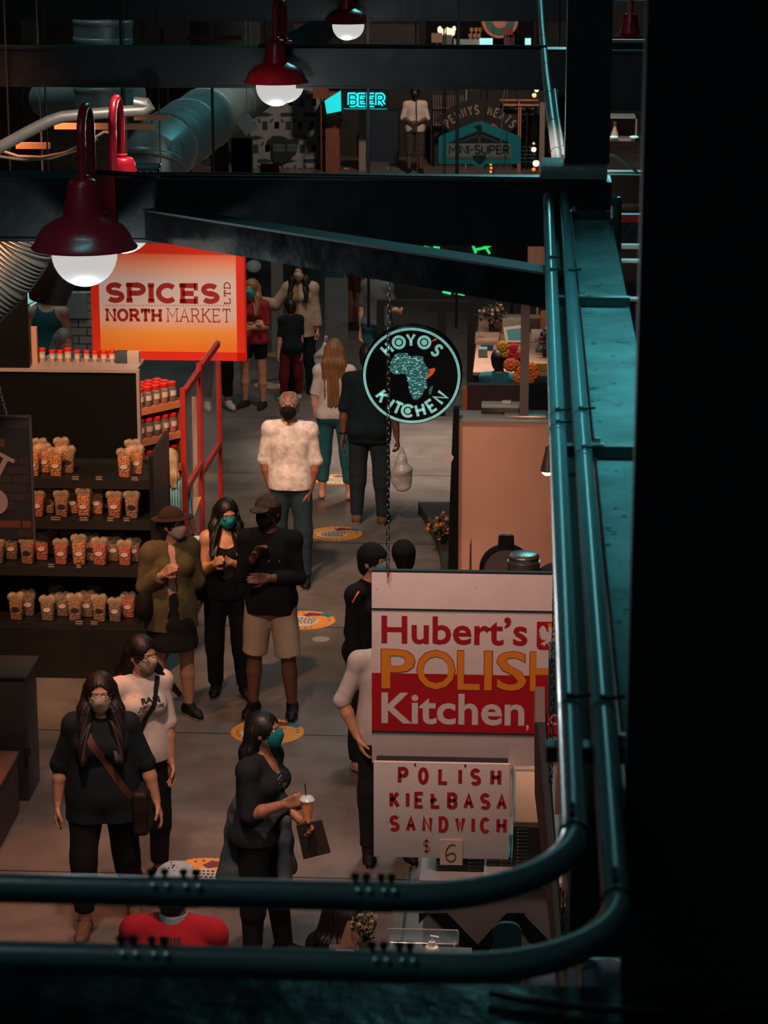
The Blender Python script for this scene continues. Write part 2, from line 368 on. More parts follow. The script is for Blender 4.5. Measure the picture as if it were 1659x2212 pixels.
class Solid:
    def __init__(s, h): s.h = h; s.ops = []; s.cuts = []; s.disp = None
    def _p(s, fn, lo, hi, k, op): s.ops.append((fn, np.array(lo, float), np.array(hi, float), k, op)); return s
    def cone(s, a, b, ra, rb, k=.02, op='+', flat=False, flata=False):
        a, b = np.array(a, float), np.array(b, float); ba = b-a; L2 = max(1e-12, ba@ba); L = math.sqrt(L2); d_ = ba/L; r = max(ra, rb)
        def fn(X, Y, Z):
            px, py, pz = X-a[0], Y-a[1], Z-a[2]; t = (px*ba[0]+py*ba[1]+pz*ba[2])/L2; tc = np.clip(t, 0, 1)
            d = np.sqrt((px-ba[0]*tc)**2+(py-ba[1]*tc)**2+(pz-ba[2]*tc)**2)-(ra+(rb-ra)*tc)
            if flat: d = np.maximum(d, (t-1)*L)
            if flata: d = np.maximum(d, -t*L)
            return d
        return s._p(fn, np.minimum(a, b)-r, np.maximum(a, b)+r, k, op)
    def ell(s, c, r, R=None, k=.02, op='+'):
        c, r = np.array(c, float), np.array(r, float); R = np.eye(3) if R is None else np.array(R, float); m = r.max()
        def fn(X, Y, Z):
            px, py, pz = X-c[0], Y-c[1], Z-c[2]
            q = [(R[0][i]*px+R[1][i]*py+R[2][i]*pz) for i in range(3)]
            k0 = np.sqrt((q[0]/r[0])**2+(q[1]/r[1])**2+(q[2]/r[2])**2); k1 = np.sqrt((q[0]/r[0]**2)**2+(q[1]/r[1]**2)**2+(q[2]/r[2]**2)**2)
            return k0*(k0-1)/np.maximum(k1, 1e-6)
        return s._p(fn, c-m, c+m, k, op)
    def ebox(s, c, half, R=None, rnd=.01, k=.01, op='+'):
        c, half = np.array(c, float), np.array(half, float); R = np.eye(3) if R is None else np.array(R, float); m = np.linalg.norm(half)
        def fn(X, Y, Z):
            px, py, pz = X-c[0], Y-c[1], Z-c[2]
            q = [np.abs(R[0][i]*px+R[1][i]*py+R[2][i]*pz)-half[i]+rnd for i in range(3)]
            return np.sqrt(sum(np.maximum(v, 0)**2 for v in q))+np.minimum(np.maximum(np.maximum(q[0], q[1]), q[2]), 0)-rnd
        return s._p(fn, c-m, c+m, k, op)
    def cut(s, p, n):
        p, n = np.array(p, float), np.array(n, float); n = n/np.linalg.norm(n)
        s.cuts.append(lambda X, Y, Z: (X-p[0])*n[0]+(Y-p[1])*n[1]+(Z-p[2])*n[2]); return s
    def keep(s, other): s.cuts.append(other); return s
    def mesh(s):
        h = s.h; pos = [o for o in s.ops if o[4] == '+']
        lo = np.min([o[1] for o in pos], 0)-4*h; hi = np.max([o[2] for o in pos], 0)+4*h
        n = np.ceil((hi-lo)/h).astype(int)+1; F = np.full(tuple(n), .5, np.float32)
        ax = [(lo[i]+h*np.arange(n[i])).astype(np.float32) for i in range(3)]
        for fn, a, b, k, op in s.ops:
            m = 3*h+k
            i0 = np.maximum(0, np.floor((a-m-lo)/h).astype(int)); i1 = np.minimum(n, np.ceil((b+m-lo)/h).astype(int)+1)
            if np.any(i1 <= i0): continue
            sl = tuple(slice(i0[i], i1[i]) for i in range(3))
            X, Y, Z = ax[0][sl[0]][:,None,None], ax[1][sl[1]][None,:,None], ax[2][sl[2]][None,None,:]
            d = fn(X, Y, Z).astype(np.float32); f = F[sl]
            if op == '-': f = -f
            if k > 0:
                hh = np.maximum(k-np.abs(f-d), 0)/k
                r = np.minimum(f, d)-hh*hh*k*.25
            else: r = np.minimum(f, d)
            F[sl] = -r if op == '-' else r
        X, Y, Z = ax[0][:,None,None], ax[1][None,:,None], ax[2][None,None,:]
        if s.disp is not None: 
            m = np.abs(F) < .06
            D = s.disp(X, Y, Z); F = F + np.where(m, np.broadcast_to(D, F.shape), 0).astype(np.float32)
        for c in s.cuts: F = np.maximum(F, np.broadcast_to(c(X, Y, Z), F.shape).astype(np.float32))
        F[[0,-1]] = .5; F[:,[0,-1]] = .5; F[:,:,[0,-1]] = .5
        return surface_nets(F, lo, h)
    def build(s, name, m, parent=None, origin=None):
        P, Q = s.mesh(); o = np.array(ORG[parent.name]) if parent is not None else (np.array(origin) if origin is not None else np.array([(P[:,0].min()+P[:,0].max())/2, (P[:,1].min()+P[:,1].max())/2, P[:,2].min()]))
        me = bpy.data.meshes.new(name); P = P-o
        me.vertices.add(len(P)); me.vertices.foreach_set('co', P.astype(np.float32).ravel())
        me.loops.add(len(Q)*4); me.loops.foreach_set('vertex_index', Q.astype(np.int32).ravel())
        me.polygons.add(len(Q)); me.polygons.foreach_set('loop_start', np.arange(0, len(Q)*4, 4, dtype=np.int32)); me.polygons.foreach_set('loop_total', np.full(len(Q), 4, np.int32))
        me.update(calc_edges=True); me.validate()
        # light relaxing of the surface
        ev = np.empty(len(me.edges)*2, np.int32); me.edges.foreach_get('vertices', ev); ev = ev.reshape(-1, 2)
        dg = np.bincount(ev.ravel(), minlength=len(P)).astype(float)[:,None]; co = P.copy()
        for lam in (.5, -.5):
            sm = np.zeros_like(co); np.add.at(sm, ev[:,0], co[ev[:,1]]); np.add.at(sm, ev[:,1], co[ev[:,0]])
            co = co+lam*(sm/np.maximum(dg, 1)-co)
        me.vertices.foreach_set('co', co.astype(np.float32).ravel()); me.update()
        return link(name, me, m, parent, Vector(o), True, 180)
def wrinkles(amp, seed=0, f=1.0):
    r = np.random.RandomState(seed); q = [(r.randn(3)*np.array([9,9,17])*f, r.rand()*6.3, .5+r.rand()*.5) for _ in range(5)]
    return lambda X, Y, Z: amp*sum(a*np.sin(X*k[0]+Y*k[1]+Z*k[2]+ph) for k, ph, a in q)/2
def skin(i): return mat('skin_%d' % i, ['#a8765c', '#8a5a41', '#b98468', '#5d3a2a', '#70452f'][i], .55, noise=.06, nscale=14)
def cloth(name, col, rough=.9, noise=.1, nscale=30, **k): return mat('cloth_'+name, col, rough, spec=.2, noise=noise, nscale=nscale, bump=.15, bscale=220, **k)
HAIRC = {'black': '#0c0908', 'dark': '#1a110d', 'brown': '#3a2417', 'blond': '#8a6140', 'blondbrown': '#75502f', 'grey': '#6b6560', 'greyblond': '#8a7458'}
def hairmat(c): return mat('hair_'+c, HAIRC[c], .5, spec=.35, noise=.35, nscale=18, stretch=(6, 6, .6))
def nrm(v): v = np.array(v, float); return v/max(1e-9, np.linalg.norm(v))
def person(label, top=None, H=1.7, pos=None, yaw=0, hyaw=None, hpitch=0, g=1.0, female=True, sk=0, arms=None, legs=None, lean=(0,0), hands=('hang','hang'),
           shirt=None, sleeve=.5, hem=.0, pants=None, phem=.97, pflare=0, skirt=None, shoes=None, hair='dark', hlen=0, hairside=0, bald=False, bun=False, mask=None, cap=None, hat=None,
           glasses=False, jacket=None, h=.008, sit=False, neckline='crew', bust=1.0, tied=None, group=None, beanie=None, eyes=True):
    """one figure: a continuous body, with hair and clothing as its parts.  Directions of limbs are given in the market's own axes
    (x to the right of the aisle, y down the aisle, z up); arms and legs are listed left to right as seen from the walkway."""
    if pos is None: q = onZ(top[0], top[1], H); pos = (q.x, q.y)
    bx, by = pos
    root = thing('person', (bx, by, 0), label, 'person', group)
    ya = math.radians(yaw); fwd = np.array([math.sin(ya), -math.cos(ya), 0]); sd = np.array([math.cos(ya), math.sin(ya), 0]); up = np.array([0,0,1.])
    hy = math.radians(yaw if hyaw is None else hyaw); hp = math.radians(hpitch)
    hf0 = np.array([math.sin(hy), -math.cos(hy), 0]); hs = np.array([math.cos(hy), math.sin(hy), 0])
    hf = hf0*math.cos(hp)+up*math.sin(hp); hu = up*math.cos(hp)-hf0*math.sin(hp)
    legs = legs or [((-.06,0,-1),(-.02,.02,-1)), ((.06,0,-1),(.02,.02,-1))]
    arms = [(tuple(np.array(u)*np.array([.8 if abs(u[0]) < .35 and u[2] < -.8 else 1,1,1])), f_) for u, f_ in (arms or [((-.2,0,-1),(-.05,-.1,-1)), ((.2,0,-1),(.05,-.1,-1))])]
    R = np.stack([sd, fwd, up], 1)
    # ---- skeleton
    hipw = (.054 if female else .050)*H*(.7+.3*g)
    pel = np.array([bx, by, .53*H])
    hips = [pel+s_*sd*hipw-up*.012*H for s_ in (-1, 1)]
    if hips[0][0] > hips[1][0]: hips = hips[::-1]
    kn = [hips[i]+nrm(legs[i][0])*.243*H for i in (0,1)]; an = [kn[i]+nrm(legs[i][1])*.24*H for i in (0,1)]
    dz = min(an[0][2], an[1][2])-.042*H
    for a in (pel, *hips, *kn, *an): a[2] -= dz
    upl = nrm(up+np.array([lean[0], lean[1], 0]))
    waist, chest, neck = pel+upl*.105*H, pel+upl*.205*H, pel+upl*.305*H
    sw = (.090 if female else .101)*H*(.75+.25*g)
    shc = pel+upl*.272*H
    sh = [shc-sd*sw, shc+sd*sw]
    if (sh[0][0] > sh[1][0]) if abs(sd[0]) > .15 else False: sh = sh[::-1]
    el = [sh[i]+nrm(arms[i][0])*.172*H for i in (0,1)]; wr = [el[i]+nrm(arms[i][1])*.148*H for i in (0,1)]
    hc = neck+up*.083*H+hf0*.018*H+upl*.0
    HP = lambda f, s_, u: hc+hf*f*H+hs*s_*H+hu*u*H
    HR = np.stack([hs, hf, hu], 1)
    def torso(S, o=0.0, k=.03):
        S.ell(pel+up*.005*H, (.088*H*g+o, .066*H*g+o, .075*H+o), R, k)
        for a in hips: S.ell(a-fwd*.018*H+up*.01*H, (.052*H*g+o, .062*H*g+o, .06*H+o), R, k)
        S.ell(waist, (.075*H*g+o, (.055+.02*max(0, g-1))*H*g+o, .09*H+o), R, k)
        if g > 1.15: S.ell(waist-up*.02*H+fwd*.02*H, (.08*H*g+o, .05*H*g+o, .07*H+o), R, k)
        S.ell(chest+fwd*.002*H, (.088*H*(.6+.4*g)*(1 if female else 1.08)+o, .062*H*g+o, .1*H+o), R, k)
        S.cone(sh[0]-upl*.012*H, sh[1]-upl*.012*H, .036*H+o, .036*H+o, k)
        S.cone(neck-up*.02*H, sh[0]-up*.004*H, .028*H+o, .028*H+o, k); S.cone(neck-up*.02*H, sh[1]-up*.004*H, .028*H+o, .028*H+o, k)
        if female:
            for s_ in (-1, 1): S.ell(chest+fwd*.05*H*g+sd*s_*.04*H-up*.008*H, (.036*H*g*bust+o, .034*H*g*bust+o, .036*H*g*bust+o), R, k)
    def head(S, o=0.0, ears=True):
        S.ell(HP(-.004,0,.014), (.0455*H+o, .0555*H+o, .050*H+o), HR, .015)
        S.ell(HP(.014,0,-.020), (.036*H+o, .040*H+o, .044*H+o), HR, .02)
        S.ell(HP(.036,0,-.046), (.017*H+o, .015*H+o, .014*H+o), HR, .02)
        S.cone(HP(.048,0,.006), HP(.060,0,-.014), .005*H+o, .0085*H+o, .012)
        S.ell(HP(.046,0,.014), (.030*H+o, .010*H+o, .006*H+o), HR, .012)
        if not o:
            for s_ in (-1, 1): S.ell(HP(.056, s_*.019, .004), (.012*H, .010*H, .008*H), HR, .008, '-')
            S.ell(HP(.050,0,-.029), (.014*H, .006*H, .0035*H), HR, .006); S.ell(HP(.048,0,-.034), (.012*H, .006*H, .004*H), HR, .006)
        if ears:
            for s_ in (-1, 1): S.ell(HP(-.002, s_*.046, -.004), (.007*H+o, .012*H+o, .019*H+o), HR, .008)
    # ---- body
    B = Solid(h)
    torso(B); head(B)
    B.cone(neck-up*.03*H, HP(-.006,0,-.03), .033*H, .031*H, .02)
    ga = .75+.25*g
    for i in (0,1):
        B.cone(sh[i]-up*.008*H, el[i], .028*H*ga, .0235*H*ga, .03); B.cone(el[i], el[i]+(wr[i]-el[i])*.35, .0235*H*ga, .024*H*ga, .012); B.cone(el[i]+(wr[i]-el[i])*.35, wr[i], .024*H*ga, .0155*H, .012)
        # hand: palm, four fingers of unequal length, thumb from the side of the palm
        d = nrm(wr[i]-el[i]); mode = hands[i]; inward = (sh[1-i]-sh[i])
        n = inward-d*(inward@d); n = nrm(n) if np.linalg.norm(n) > 1e-3 else fwd
        if mode in ('grip', 'chin'): n = nrm(np.cross(d, np.cross(fwd, d))*.6+n*.6) if mode == 'chin' else n
        a_ = np.cross(d, n); th = 1 if (a_@fwd) > 0 else -1; a_ = a_*th
        curl = {'hang': .45, 'grip': 1.15, 'pocket': .2, 'chin': .7, 'fold': .5}[mode]
        for j, (fl, off_) in enumerate(((.040,1.5),(.046,.5),(.043,-.5),(.034,-1.5))):
            w0 = wr[i]+a_*off_*.0075*H; k0 = wr[i]+d*.052*H+a_*off_*.0118*H-n*.002*H*(abs(off_))
            B.cone(w0, k0, .0085*H, .0078*H, .008)
            p = k0; dd = d
            for sseg, (fr, rr) in enumerate(((.45,.0062),(.32,.0056),(.23,.0050))):
                c_ = curl*(.6 if sseg == 0 else .9); ang = c_*(.55+.1*j)
                dd = nrm(dd*math.cos(ang)+n*math.sin(ang)) if sseg == 0 else nrm(dd+(nrm(np.cross(np.cross(dd, n), dd))*math.tan(min(1.2, ang))))
                q = p+dd*fl*fr*H; rr_ = max(rr*H, h*.95); B.cone(p, q, rr_, rr_*.93, .003); p = q
        t0 = wr[i]+d*.018*H+a_*.014*H; t1 = t0+nrm(d*.7+a_*.7+n*.25)*.026*H; t2 = t1+nrm(d*.85+a_*.15+n*(.3+curl*.4))*.024*H
        B.cone(wr[i]+d*.008*H+a_*.006*H, t0, .010*H, .009*H, .008); B.cone(t0, t1, .0082*H, .0072*H, .006); B.cone(t1, t2, max(.0068*H, h*.95), max(.0058*H, h*.9), .004)
    fdir = []
    for i in (0,1):
        B.cone(hips[i], kn[i], .052*H*(.5+.5*g), .034*H*ga, .03); B.cone(kn[i], kn[i]+(an[i]-kn[i])*.35, .032*H*ga, .034*H*ga, .012); B.cone(kn[i]+(an[i]-kn[i])*.35, an[i], .034*H*ga, .0205*H, .012)
        f = nrm(nrm(fwd)+sd*(.15 if (an[i]-pel)@sd > 0 else -.15)); lift = an[i][2]-.042*H
        f = nrm(f-up*min(.8, lift*5)); fdir.append(f)
        he = an[i]-f*.018*H-up*.022*H; ba = an[i]+f*.07*H-up*.028*H; to = an[i]+f*.098*H-up*.032*H
        B.cone(an[i], he, .021*H, .018*H, .012); B.cone(he, ba, .018*H, .0165*H, .012); B.cone(ba, to, .0175*H, .011*H, .012); B.cone(an[i], ba, .02*H, .014*H, .015)
    B.build('body', skin(sk), root)
    bvh = {}
    def reg(ob): bvh[ob.name] = ob; return ob
    # ---- eyes
    if eyes and h < .0105:
        for s_ in (-1, 1):
            e = MB().sphere(HP(.0445, s_*.019, .004), .0085*H, 12).build('eye', mat('eye_white', '#8f857c', .3), root)
            MB().sphere(HP(.0508, s_*.019, .004), .0037*H, 8).build('iris', mat('iris', '#120b08', .2), e)
    # ---- lower clothes
    def legsolid(S, frac, o, flare=0.0):
        torso_lo(S, o)
        for i in (0,1):
            L1, L2 = .243*H, .24*H; tot = frac*(L1+L2)
            if tot <= L1:
                S.cone(hips[i], hips[i]+nrm(kn[i]-hips[i])*tot, .054*H*(.5+.5*g)+o, .042*H*ga+o+flare, .03, flat=True)
            else:
                S.cone(hips[i], kn[i], .053*H*(.5+.5*g)+o, .037*H*ga+o, .03)
                S.cone(kn[i]+nrm(hips[i]-kn[i])*.03*H, kn[i]+nrm(an[i]-kn[i])*.05*H, .039*H*ga+o, .039*H*ga+o, .02)
                e = kn[i]+nrm(an[i]-kn[i])*(tot-L1); t = (tot-L1)/L2
                S.cone(kn[i], e, .037*H*ga+o, (.036-.010*t)*H*ga+o+flare, .02, flat=True)
    def torso_lo(S, o):
        S.ell(pel+up*.005*H, (.09*H*g+o, .068*H*g+o, .08*H+o), R, .03)
        for a in hips: S.ell(a-fwd*.018*H+up*.01*H, (.052*H*g+o, .062*H*g+o, .06*H+o), R, .03)
        S.ell(waist-up*.03*H, (.076*H*g+o, .058*H*g+o, .06*H+o), R, .03)
    if pants is not None:
        S = Solid(h); legsolid(S, phem, .012, pflare); S.disp = wrinkles(.0035, int(H*1000)+3)
        S.cut(pel+up*.085*H, up); S.build('trousers' if phem > .6 else 'shorts', pants, root)
    if skirt is not None:
        S = Solid(h); torso_lo(S, .014)
        S.cone(pel+up*.02*H, pel-up*.19*H, .085*H*g+.012, .105*H*g+.02, .03, flat=True); S.disp = wrinkles(.004, 5); S.cut(pel+up*.08*H, up); S.build('skirt', skirt, root)
    # ---- shoes
    if shoes is not None:
        for i in (0,1):
            S = Solid(min(h, .008)); f = fdir[i]; he = an[i]-f*.02*H-up*.016*H; ba = an[i]+f*.07*H-up*.022*H; to = an[i]+f*.10*H-up*.026*H
            S.cone(he, ba, .026*H, .026*H, .01); S.cone(ba, to, .0255*H, .017*H, .01); S.cone(an[i]+up*.006*H, he, .026*H, .026*H, .01); S.cone(an[i], ba, .025*H, .018*H, .015)
            nn = nrm(np.cross(np.cross(f, up), f)); S.cut(an[i]-nn*.041*H, -nn); S.cut(an[i]+nn*.018*H, nn)
            so = S.build('shoe', shoes, root)
            sl = MB(); ss = nrm(np.cross(f, nn)); c0 = an[i]-nn*.040*H
            pr = [c0+f*u*H+ss*v*H for u, v in ((-.046,0),(-.038,.018),(0,.024),(.06,.027),(.10,.018),(.117,0),(.10,-.018),(.06,-.027),(0,-.024),(-.038,-.018))]
            n_ = len(pr); sl.add([Vector(p) for p in pr]+[Vector(p+nn*.007*H) for p in pr], [tuple(range(n_-1,-1,-1)), tuple(range(n_, 2*n_))]+[(a, (a+1) % n_, n_+(a+1) % n_, n_+a) for a in range(n_)])
            sl.build('sole', mat('sole', '#6b625a', .8), so)
    # ---- shirt
    def top_solid(S, o, sl, hz, k=.03, so=.010):
        torso(S, o, k)
        S.ell(pel+up*.015*H, (.094*H*g+o+.004, .072*H*g+o+.004, .10*H+o), R, k)
        for a in hips: S.ell(a-fwd*.018*H+up*.01*H, (.052*H*g+o+.007, .062*H*g+o+.007, .06*H+o), R, k)
        for s_ in (-1, 1): S.cone(pel+sd*s_*.034*H*g+up*.06*H, pel+sd*s_*.040*H*g+up*(min(hz,0)-.05)*H, .060*H*g+o, .066*H*g+o, k)
        if sl > 0:
            for s_ in (-1, 1): S.cone(chest+sd*s_*.036*H*g-up*.01*H, pel+sd*s_*.034*H*g+up*.05*H, .052*H*g+o, (.058 if female else .063)*H*g+o, k)
        for i in (0,1):
            if sl <= 0: continue
            L1, L2 = .172*H, .148*H; tot = sl*(L1+L2)
            if tot <= L1: S.cone(sh[i]-up*.010*H, sh[i]+nrm(el[i]-sh[i])*tot, .027*H*ga+o, .027*H*ga+so, .035, flat=True)
            else:
                S.cone(sh[i]-up*.010*H, el[i], .027*H*ga+o, .026*H*ga+so, .035); S.cone(el[i], el[i]+nrm(wr[i]-el[i])*(tot-L1), .027*H*ga+so, .021*H*ga+so, .015, flat=True)
        S.cut(pel+up*hz*H, -up)
    shob = None
    if shirt is not None:
        S = Solid(h); top_solid(S, .011 if sleeve > 0 else .006, sleeve, hem)
        if neckline == 'v':
            S.ell(neck+fwd*.055*H-up*.005*H, (.03*H, .05*H, .075*H), R, .01, '-'); S.ell(neck+fwd*.01*H+up*.03*H, (.043*H, .045*H, .05*H), R, .006, '-')
        elif neckline == 'tank':
            S.ell(neck+fwd*.03*H+up*.0*H, (.065*H, .09*H, .085*H), R, .01, '-')
            for i in (0,1): S.ell(sh[i]+up*.0*H, (.05*H, .06*H, .06*H), R, .01, '-')
        else: S.ell(neck+fwd*.012*H+up*.032*H, (.042*H, .045*H, .05*H), R, .006, '-')
        S.disp = wrinkles(.0045, int(H*1000)); shob = reg(S.build('shirt', shirt, root))
        if neckline == 'polo':
            S = Solid(min(h, .007)); S.cone(neck-up*.030*H, neck+up*.004*H, .047*H, .040*H, .01, flat=True, flata=True)
            S.cone(neck-up*.035*H, neck+up*.02*H, .035*H, .034*H, .0, '-'); S.ell(neck+fwd*.06*H+up*.01*H, (.012*H, .03*H, .05*H), R, .004, '-')
            S.build('collar', shirt, root)
    jk = None
    if jacket is not None:
        S = Solid(h); top_solid(S, .025, .93, -.10, so=.028)
        S.cone(pel+up*.12*H, pel-up*.10*H, .083*H*g, .098*H*g+.01, .04, flat=True)
        for a in range(9):
            t = a/8; S.ell(neck+up*.03*H+(pel-up*.14*H-neck-up*.03*H)*t+fwd*.10*H-sd*(.012+.02*t)*H, ((.018+.014*t)*H, .075*H, .05*H), R, .004, '-')
        S.ell(neck+up*.032*H, (.046*H, .05*H, .045*H), R, .006, '-')
        S.disp = wrinkles(.006, 11); jk = reg(S.build('jacket', jacket, root))
    if tied is not None:
        S = Solid(h); S.cone(pel+up*.075*H, pel+up*.05*H, .085*H*g+.015, .094*H*g+.018, .02)
        S.cone(pel+up*.03*H-fwd*.05*H, pel-up*.20*H-fwd*.075*H, .085*H, .10*H, .03); S.ell(pel+fwd*.11*H-up*.12*H, (.13*H,.10*H,.2*H), R, .02, '-')
        S.cone(pel+fwd*.085*H*g+up*.05*H, pel+fwd*.095*H*g-up*.20*H-sd*.02*H, .022*H, .03*H, .01); S.cone(pel+fwd*.09*H*g+up*.05*H, pel+fwd*.085*H*g-up*.16*H+sd*.05*H, .02*H, .026*H, .01)
        S.disp = wrinkles(.007, 21, 1.6); S.build('tied_jacket', tied, root)
    # ---- hair
    hm = hairmat(hair)
    if not (bald and hat):
        S = Solid(min(h, .0075)); o = .010*H if not bald else .004*H
        S.ell(HP(-.007,0,.016), (.0465*H+o*.8, .0565*H+o*.8, .0505*H+o), HR, .015)
        S.ell(HP(-.03,0,-.02), (.040*H+o*.5, .032*H+o*.4, .05*H), HR, .02)
        if hlen:
            bl = hlen*H
            for s_ in (-1, -.33, .33, 1):
                e0 = HP(-.03-.012*(1-abs(s_)), s_*.036, .005); e1 = neck-up*(bl-.06*H)-fwd*(.075*H*g*(.9 if abs(s_) < .5 else .55))+sd*s_*.05*H
                if hairside == 2: e1 = e1+fwd*(.115*H*g if abs(s_) > .5 else 0)+sd*s_*.012*H
                mid = (HP(-.036,s_*.042,-.06)+neck+sd*s_*.045*H-fwd*.045*H)/2
                if hairside == 2 and abs(s_) > .5: mid = neck+sd*s_*.05*H+fwd*.02*H+up*.02*H; e1 = e1+fwd*.02*H
                S.cone(e0, mid, .026*H, .030*H, .03); S.cone(mid, e1, .030*H, .018*H, .03)
        if hairside == 1:   # locks blown to one side over the shoulder
            for q_ in range(4): S.cone(HP(-.01,.03,-.02), neck+sd*(.09+.025*q_)*H-up*(.02+.03*q_)*H+fwd*(.03-.01*q_)*H, .02*H, .007*H, .015)
        if bun: S.ell(HP(-.06,0,.045), (.03*H,.03*H,.03*H), HR, .01)
        S.ell(HP(.062,0,-.022), (.037*H, .052*H, .062*H), HR, .006, '-')
        for s_ in (-1, 1):
            if not hlen: S.ell(HP(.03, s_*.04, -.045), (.03*H,.035*H,.035*H), HR, .006, '-')
        if bald: S.ell(HP(.02,0,.075), (.036*H,.06*H,.05*H), HR, .006, '-')
        cx_, cy_ = hc[0], hc[1]
        S.disp = lambda X, Y, Z: (.0022+.004*(Z < hc[2]-.05*H)*(1 if hlen else 0))*np.sin(np.arctan2(Y-cy_, X-cx_)*26+Z*5)
        S.build('hair', hm, root)
    # ---- mask, hats, glasses
    if mask is not None:
        S = Solid(min(h, .006)); head(S, .0065*H, False); S.ell(HP(.040,0,-.020), (.030*H,.030*H,.034*H), HR, .02)
        S.cuts.append(Solid_ell(HP(.054,0,-.030), (.047*H, .046*H, .037*H), HR))
        for s_ in (-1, 1): S.cone(HP(.028, s_*.040, -.016), HP(.0, s_*.049, .008), .0022*H, .0022*H, .001); 
        S2 = S.build('face_mask', mask, root)
        lo = MB()
        for s_ in (-1, 1): lo.tube([HP(.034, s_*.036, -.014), HP(.016, s_*.046, 0), HP(0, s_*.052, .012), HP(-.008, s_*.050, 0), HP(.012, s_*.046, -.026), HP(.028, s_*.036, -.045)], .0016*H, 6)
        lo.build('ear_loop', mask, S2)
    if cap is not None:
        S = Solid(min(h, .007)); S.ell(HP(-.004,0,.022), (.056*H, .067*H, .055*H), HR, .01)
        S.cut(HP(0,0,.026), -(hu-hf*.12)); c_ = S.build('cap', cap, root)
        S = Solid(min(h, .007)); S.ell(HP(.072,0,.030), (.043*H, .045*H, .009*H), HR, .005); S.ell(HP(.0,0,.026), (.050*H,.058*H,.03*H), HR, .002, '-'); S.build('brim', cap, c_)
    if beanie is not None:
        S = Solid(min(h, .007)); S.ell(HP(-.006,0,.02), (.056*H, .066*H, .060*H), HR, .01); S.cut(HP(0,0,.012), -(hu-hf*.25)); S.build('cap', beanie, root)
    if hat is not None:
        S = Solid(min(h, .007)); S.ell(HP(-.004,0,.034), (.053*H, .063*H, .050*H), HR, .01); S.cut(HP(0,0,.028), -hu); c_ = S.build('hat', hat, root)
        S = Solid(min(h, .007)); S.ell(HP(.004,0,.030), (.092*H, .105*H, .006*H+.004), HR, .003); S.build('brim', hat, c_)
        MB().lathe([(.0545*H, 0), (.0545*H, .012*H)], HP(-.004,0,.032), hu, 24, 1, 1.17).build('hat_band', mat('hat_band', '#1b100b', .7), c_)
    if glasses:
        gm = MB()
        for s_ in (-1, 1):
            c_ = HP(.064, s_*.020, .003); gm.tube([c_+hs*math.cos(t)*.0155*H+hu*math.sin(t)*.012*H for t in [2*PI*k/16 for k in range(16)]], .0022, 6, closed=True)
            gm.tube([HP(.064, s_*.036, .006), HP(.03, s_*.049, .008), HP(-.002, s_*.050, .008)], .0020, 6)
        gm.tube([HP(.066,-.005,.005), HP(.067,.005,.005)], .002, 6); gm.build('glasses', mat('glasses_frame', '#15100e', .35), root)
    info = dict(root=root, sh=sh, el=el, wr=wr, pel=pel, neck=neck, chest=chest, fwd=fwd, sd=sd, up=up, H=H, g=g, hc=hc, HP=HP, hf=hf, hs=hs, hu=hu, kn=kn, an=an, shirt=shob, jacket=jk, waist=waist)
    return info
def Solid_ell(c, r, R):
    S = Solid(.01); S.ell(c, r, R); return S.ops[0][0]
def on_shirt(info, name='shirt'):
    """surface finder for straps and prints that lie on a garment"""
    ob = info[name]; me = ob.data; o = ORG[ob.name]
    return BVHTree.FromPolygons([tuple(v.co+o) for v in me.vertices], [tuple(p.vertices) for p in me.polygons])
def strap(info, a, b, wdt, m, name='strap', gar='shirt', d=None, thick=.004, n=26, sag=0):
    bv = on_shirt(info, gar); d = Vector(d if d is not None else -info['fwd']); pts = []
    for i in range(n+1):
        p = Vector(a)+(Vector(b)-Vector(a))*i/n; h_ = bv.ray_cast(p-d*1.0, d)
        pts.append(h_[0]-d*.006 if h_[0] is not None else None)
    ok = [p for p in pts if p is not None]
    if len(ok) < 3: return None
    mb = MB(); dr = (Vector(b)-Vector(a)).normalized(); cr = dr.cross(d).normalized(); vs = []; fs = []
    for p in ok: vs += [p-cr*wdt/2, p+cr*wdt/2, p+cr*wdt/2-d*thick, p-cr*wdt/2-d*thick]
    for i in range(len(ok)-1):
        for k in range(4): fs.append((i*4+k, i*4+(k+1) % 4, i*4+4+(k+1) % 4, i*4+4+k))
    fs += [(3,2,1,0), tuple(len(vs)-4+k for k in range(4))]
    mb.add(vs, fs); return mb.build(name, m, info['root'])
def print_on(info, fill, c, ux, uy, m, name='print', gar='shirt', d=None):
    """lettering printed on a garment"""
    bv = on_shirt(info, gar); d = Vector(d if d is not None else -info['fwd']); t = MB(); fill(t, Vector(c), Vector(ux), Vector(uy))
    out = []
    for v in t.v:
        h_ = bv.ray_cast(v-d*1.0, d); q = h_[0] if h_[0] is not None else v
        out.append(q-d*(.003 if (v-Vector(c)).dot(-d) > .0005 else .0005))
    t.v = out; return t.build(name, m, info['root'], smooth=False)
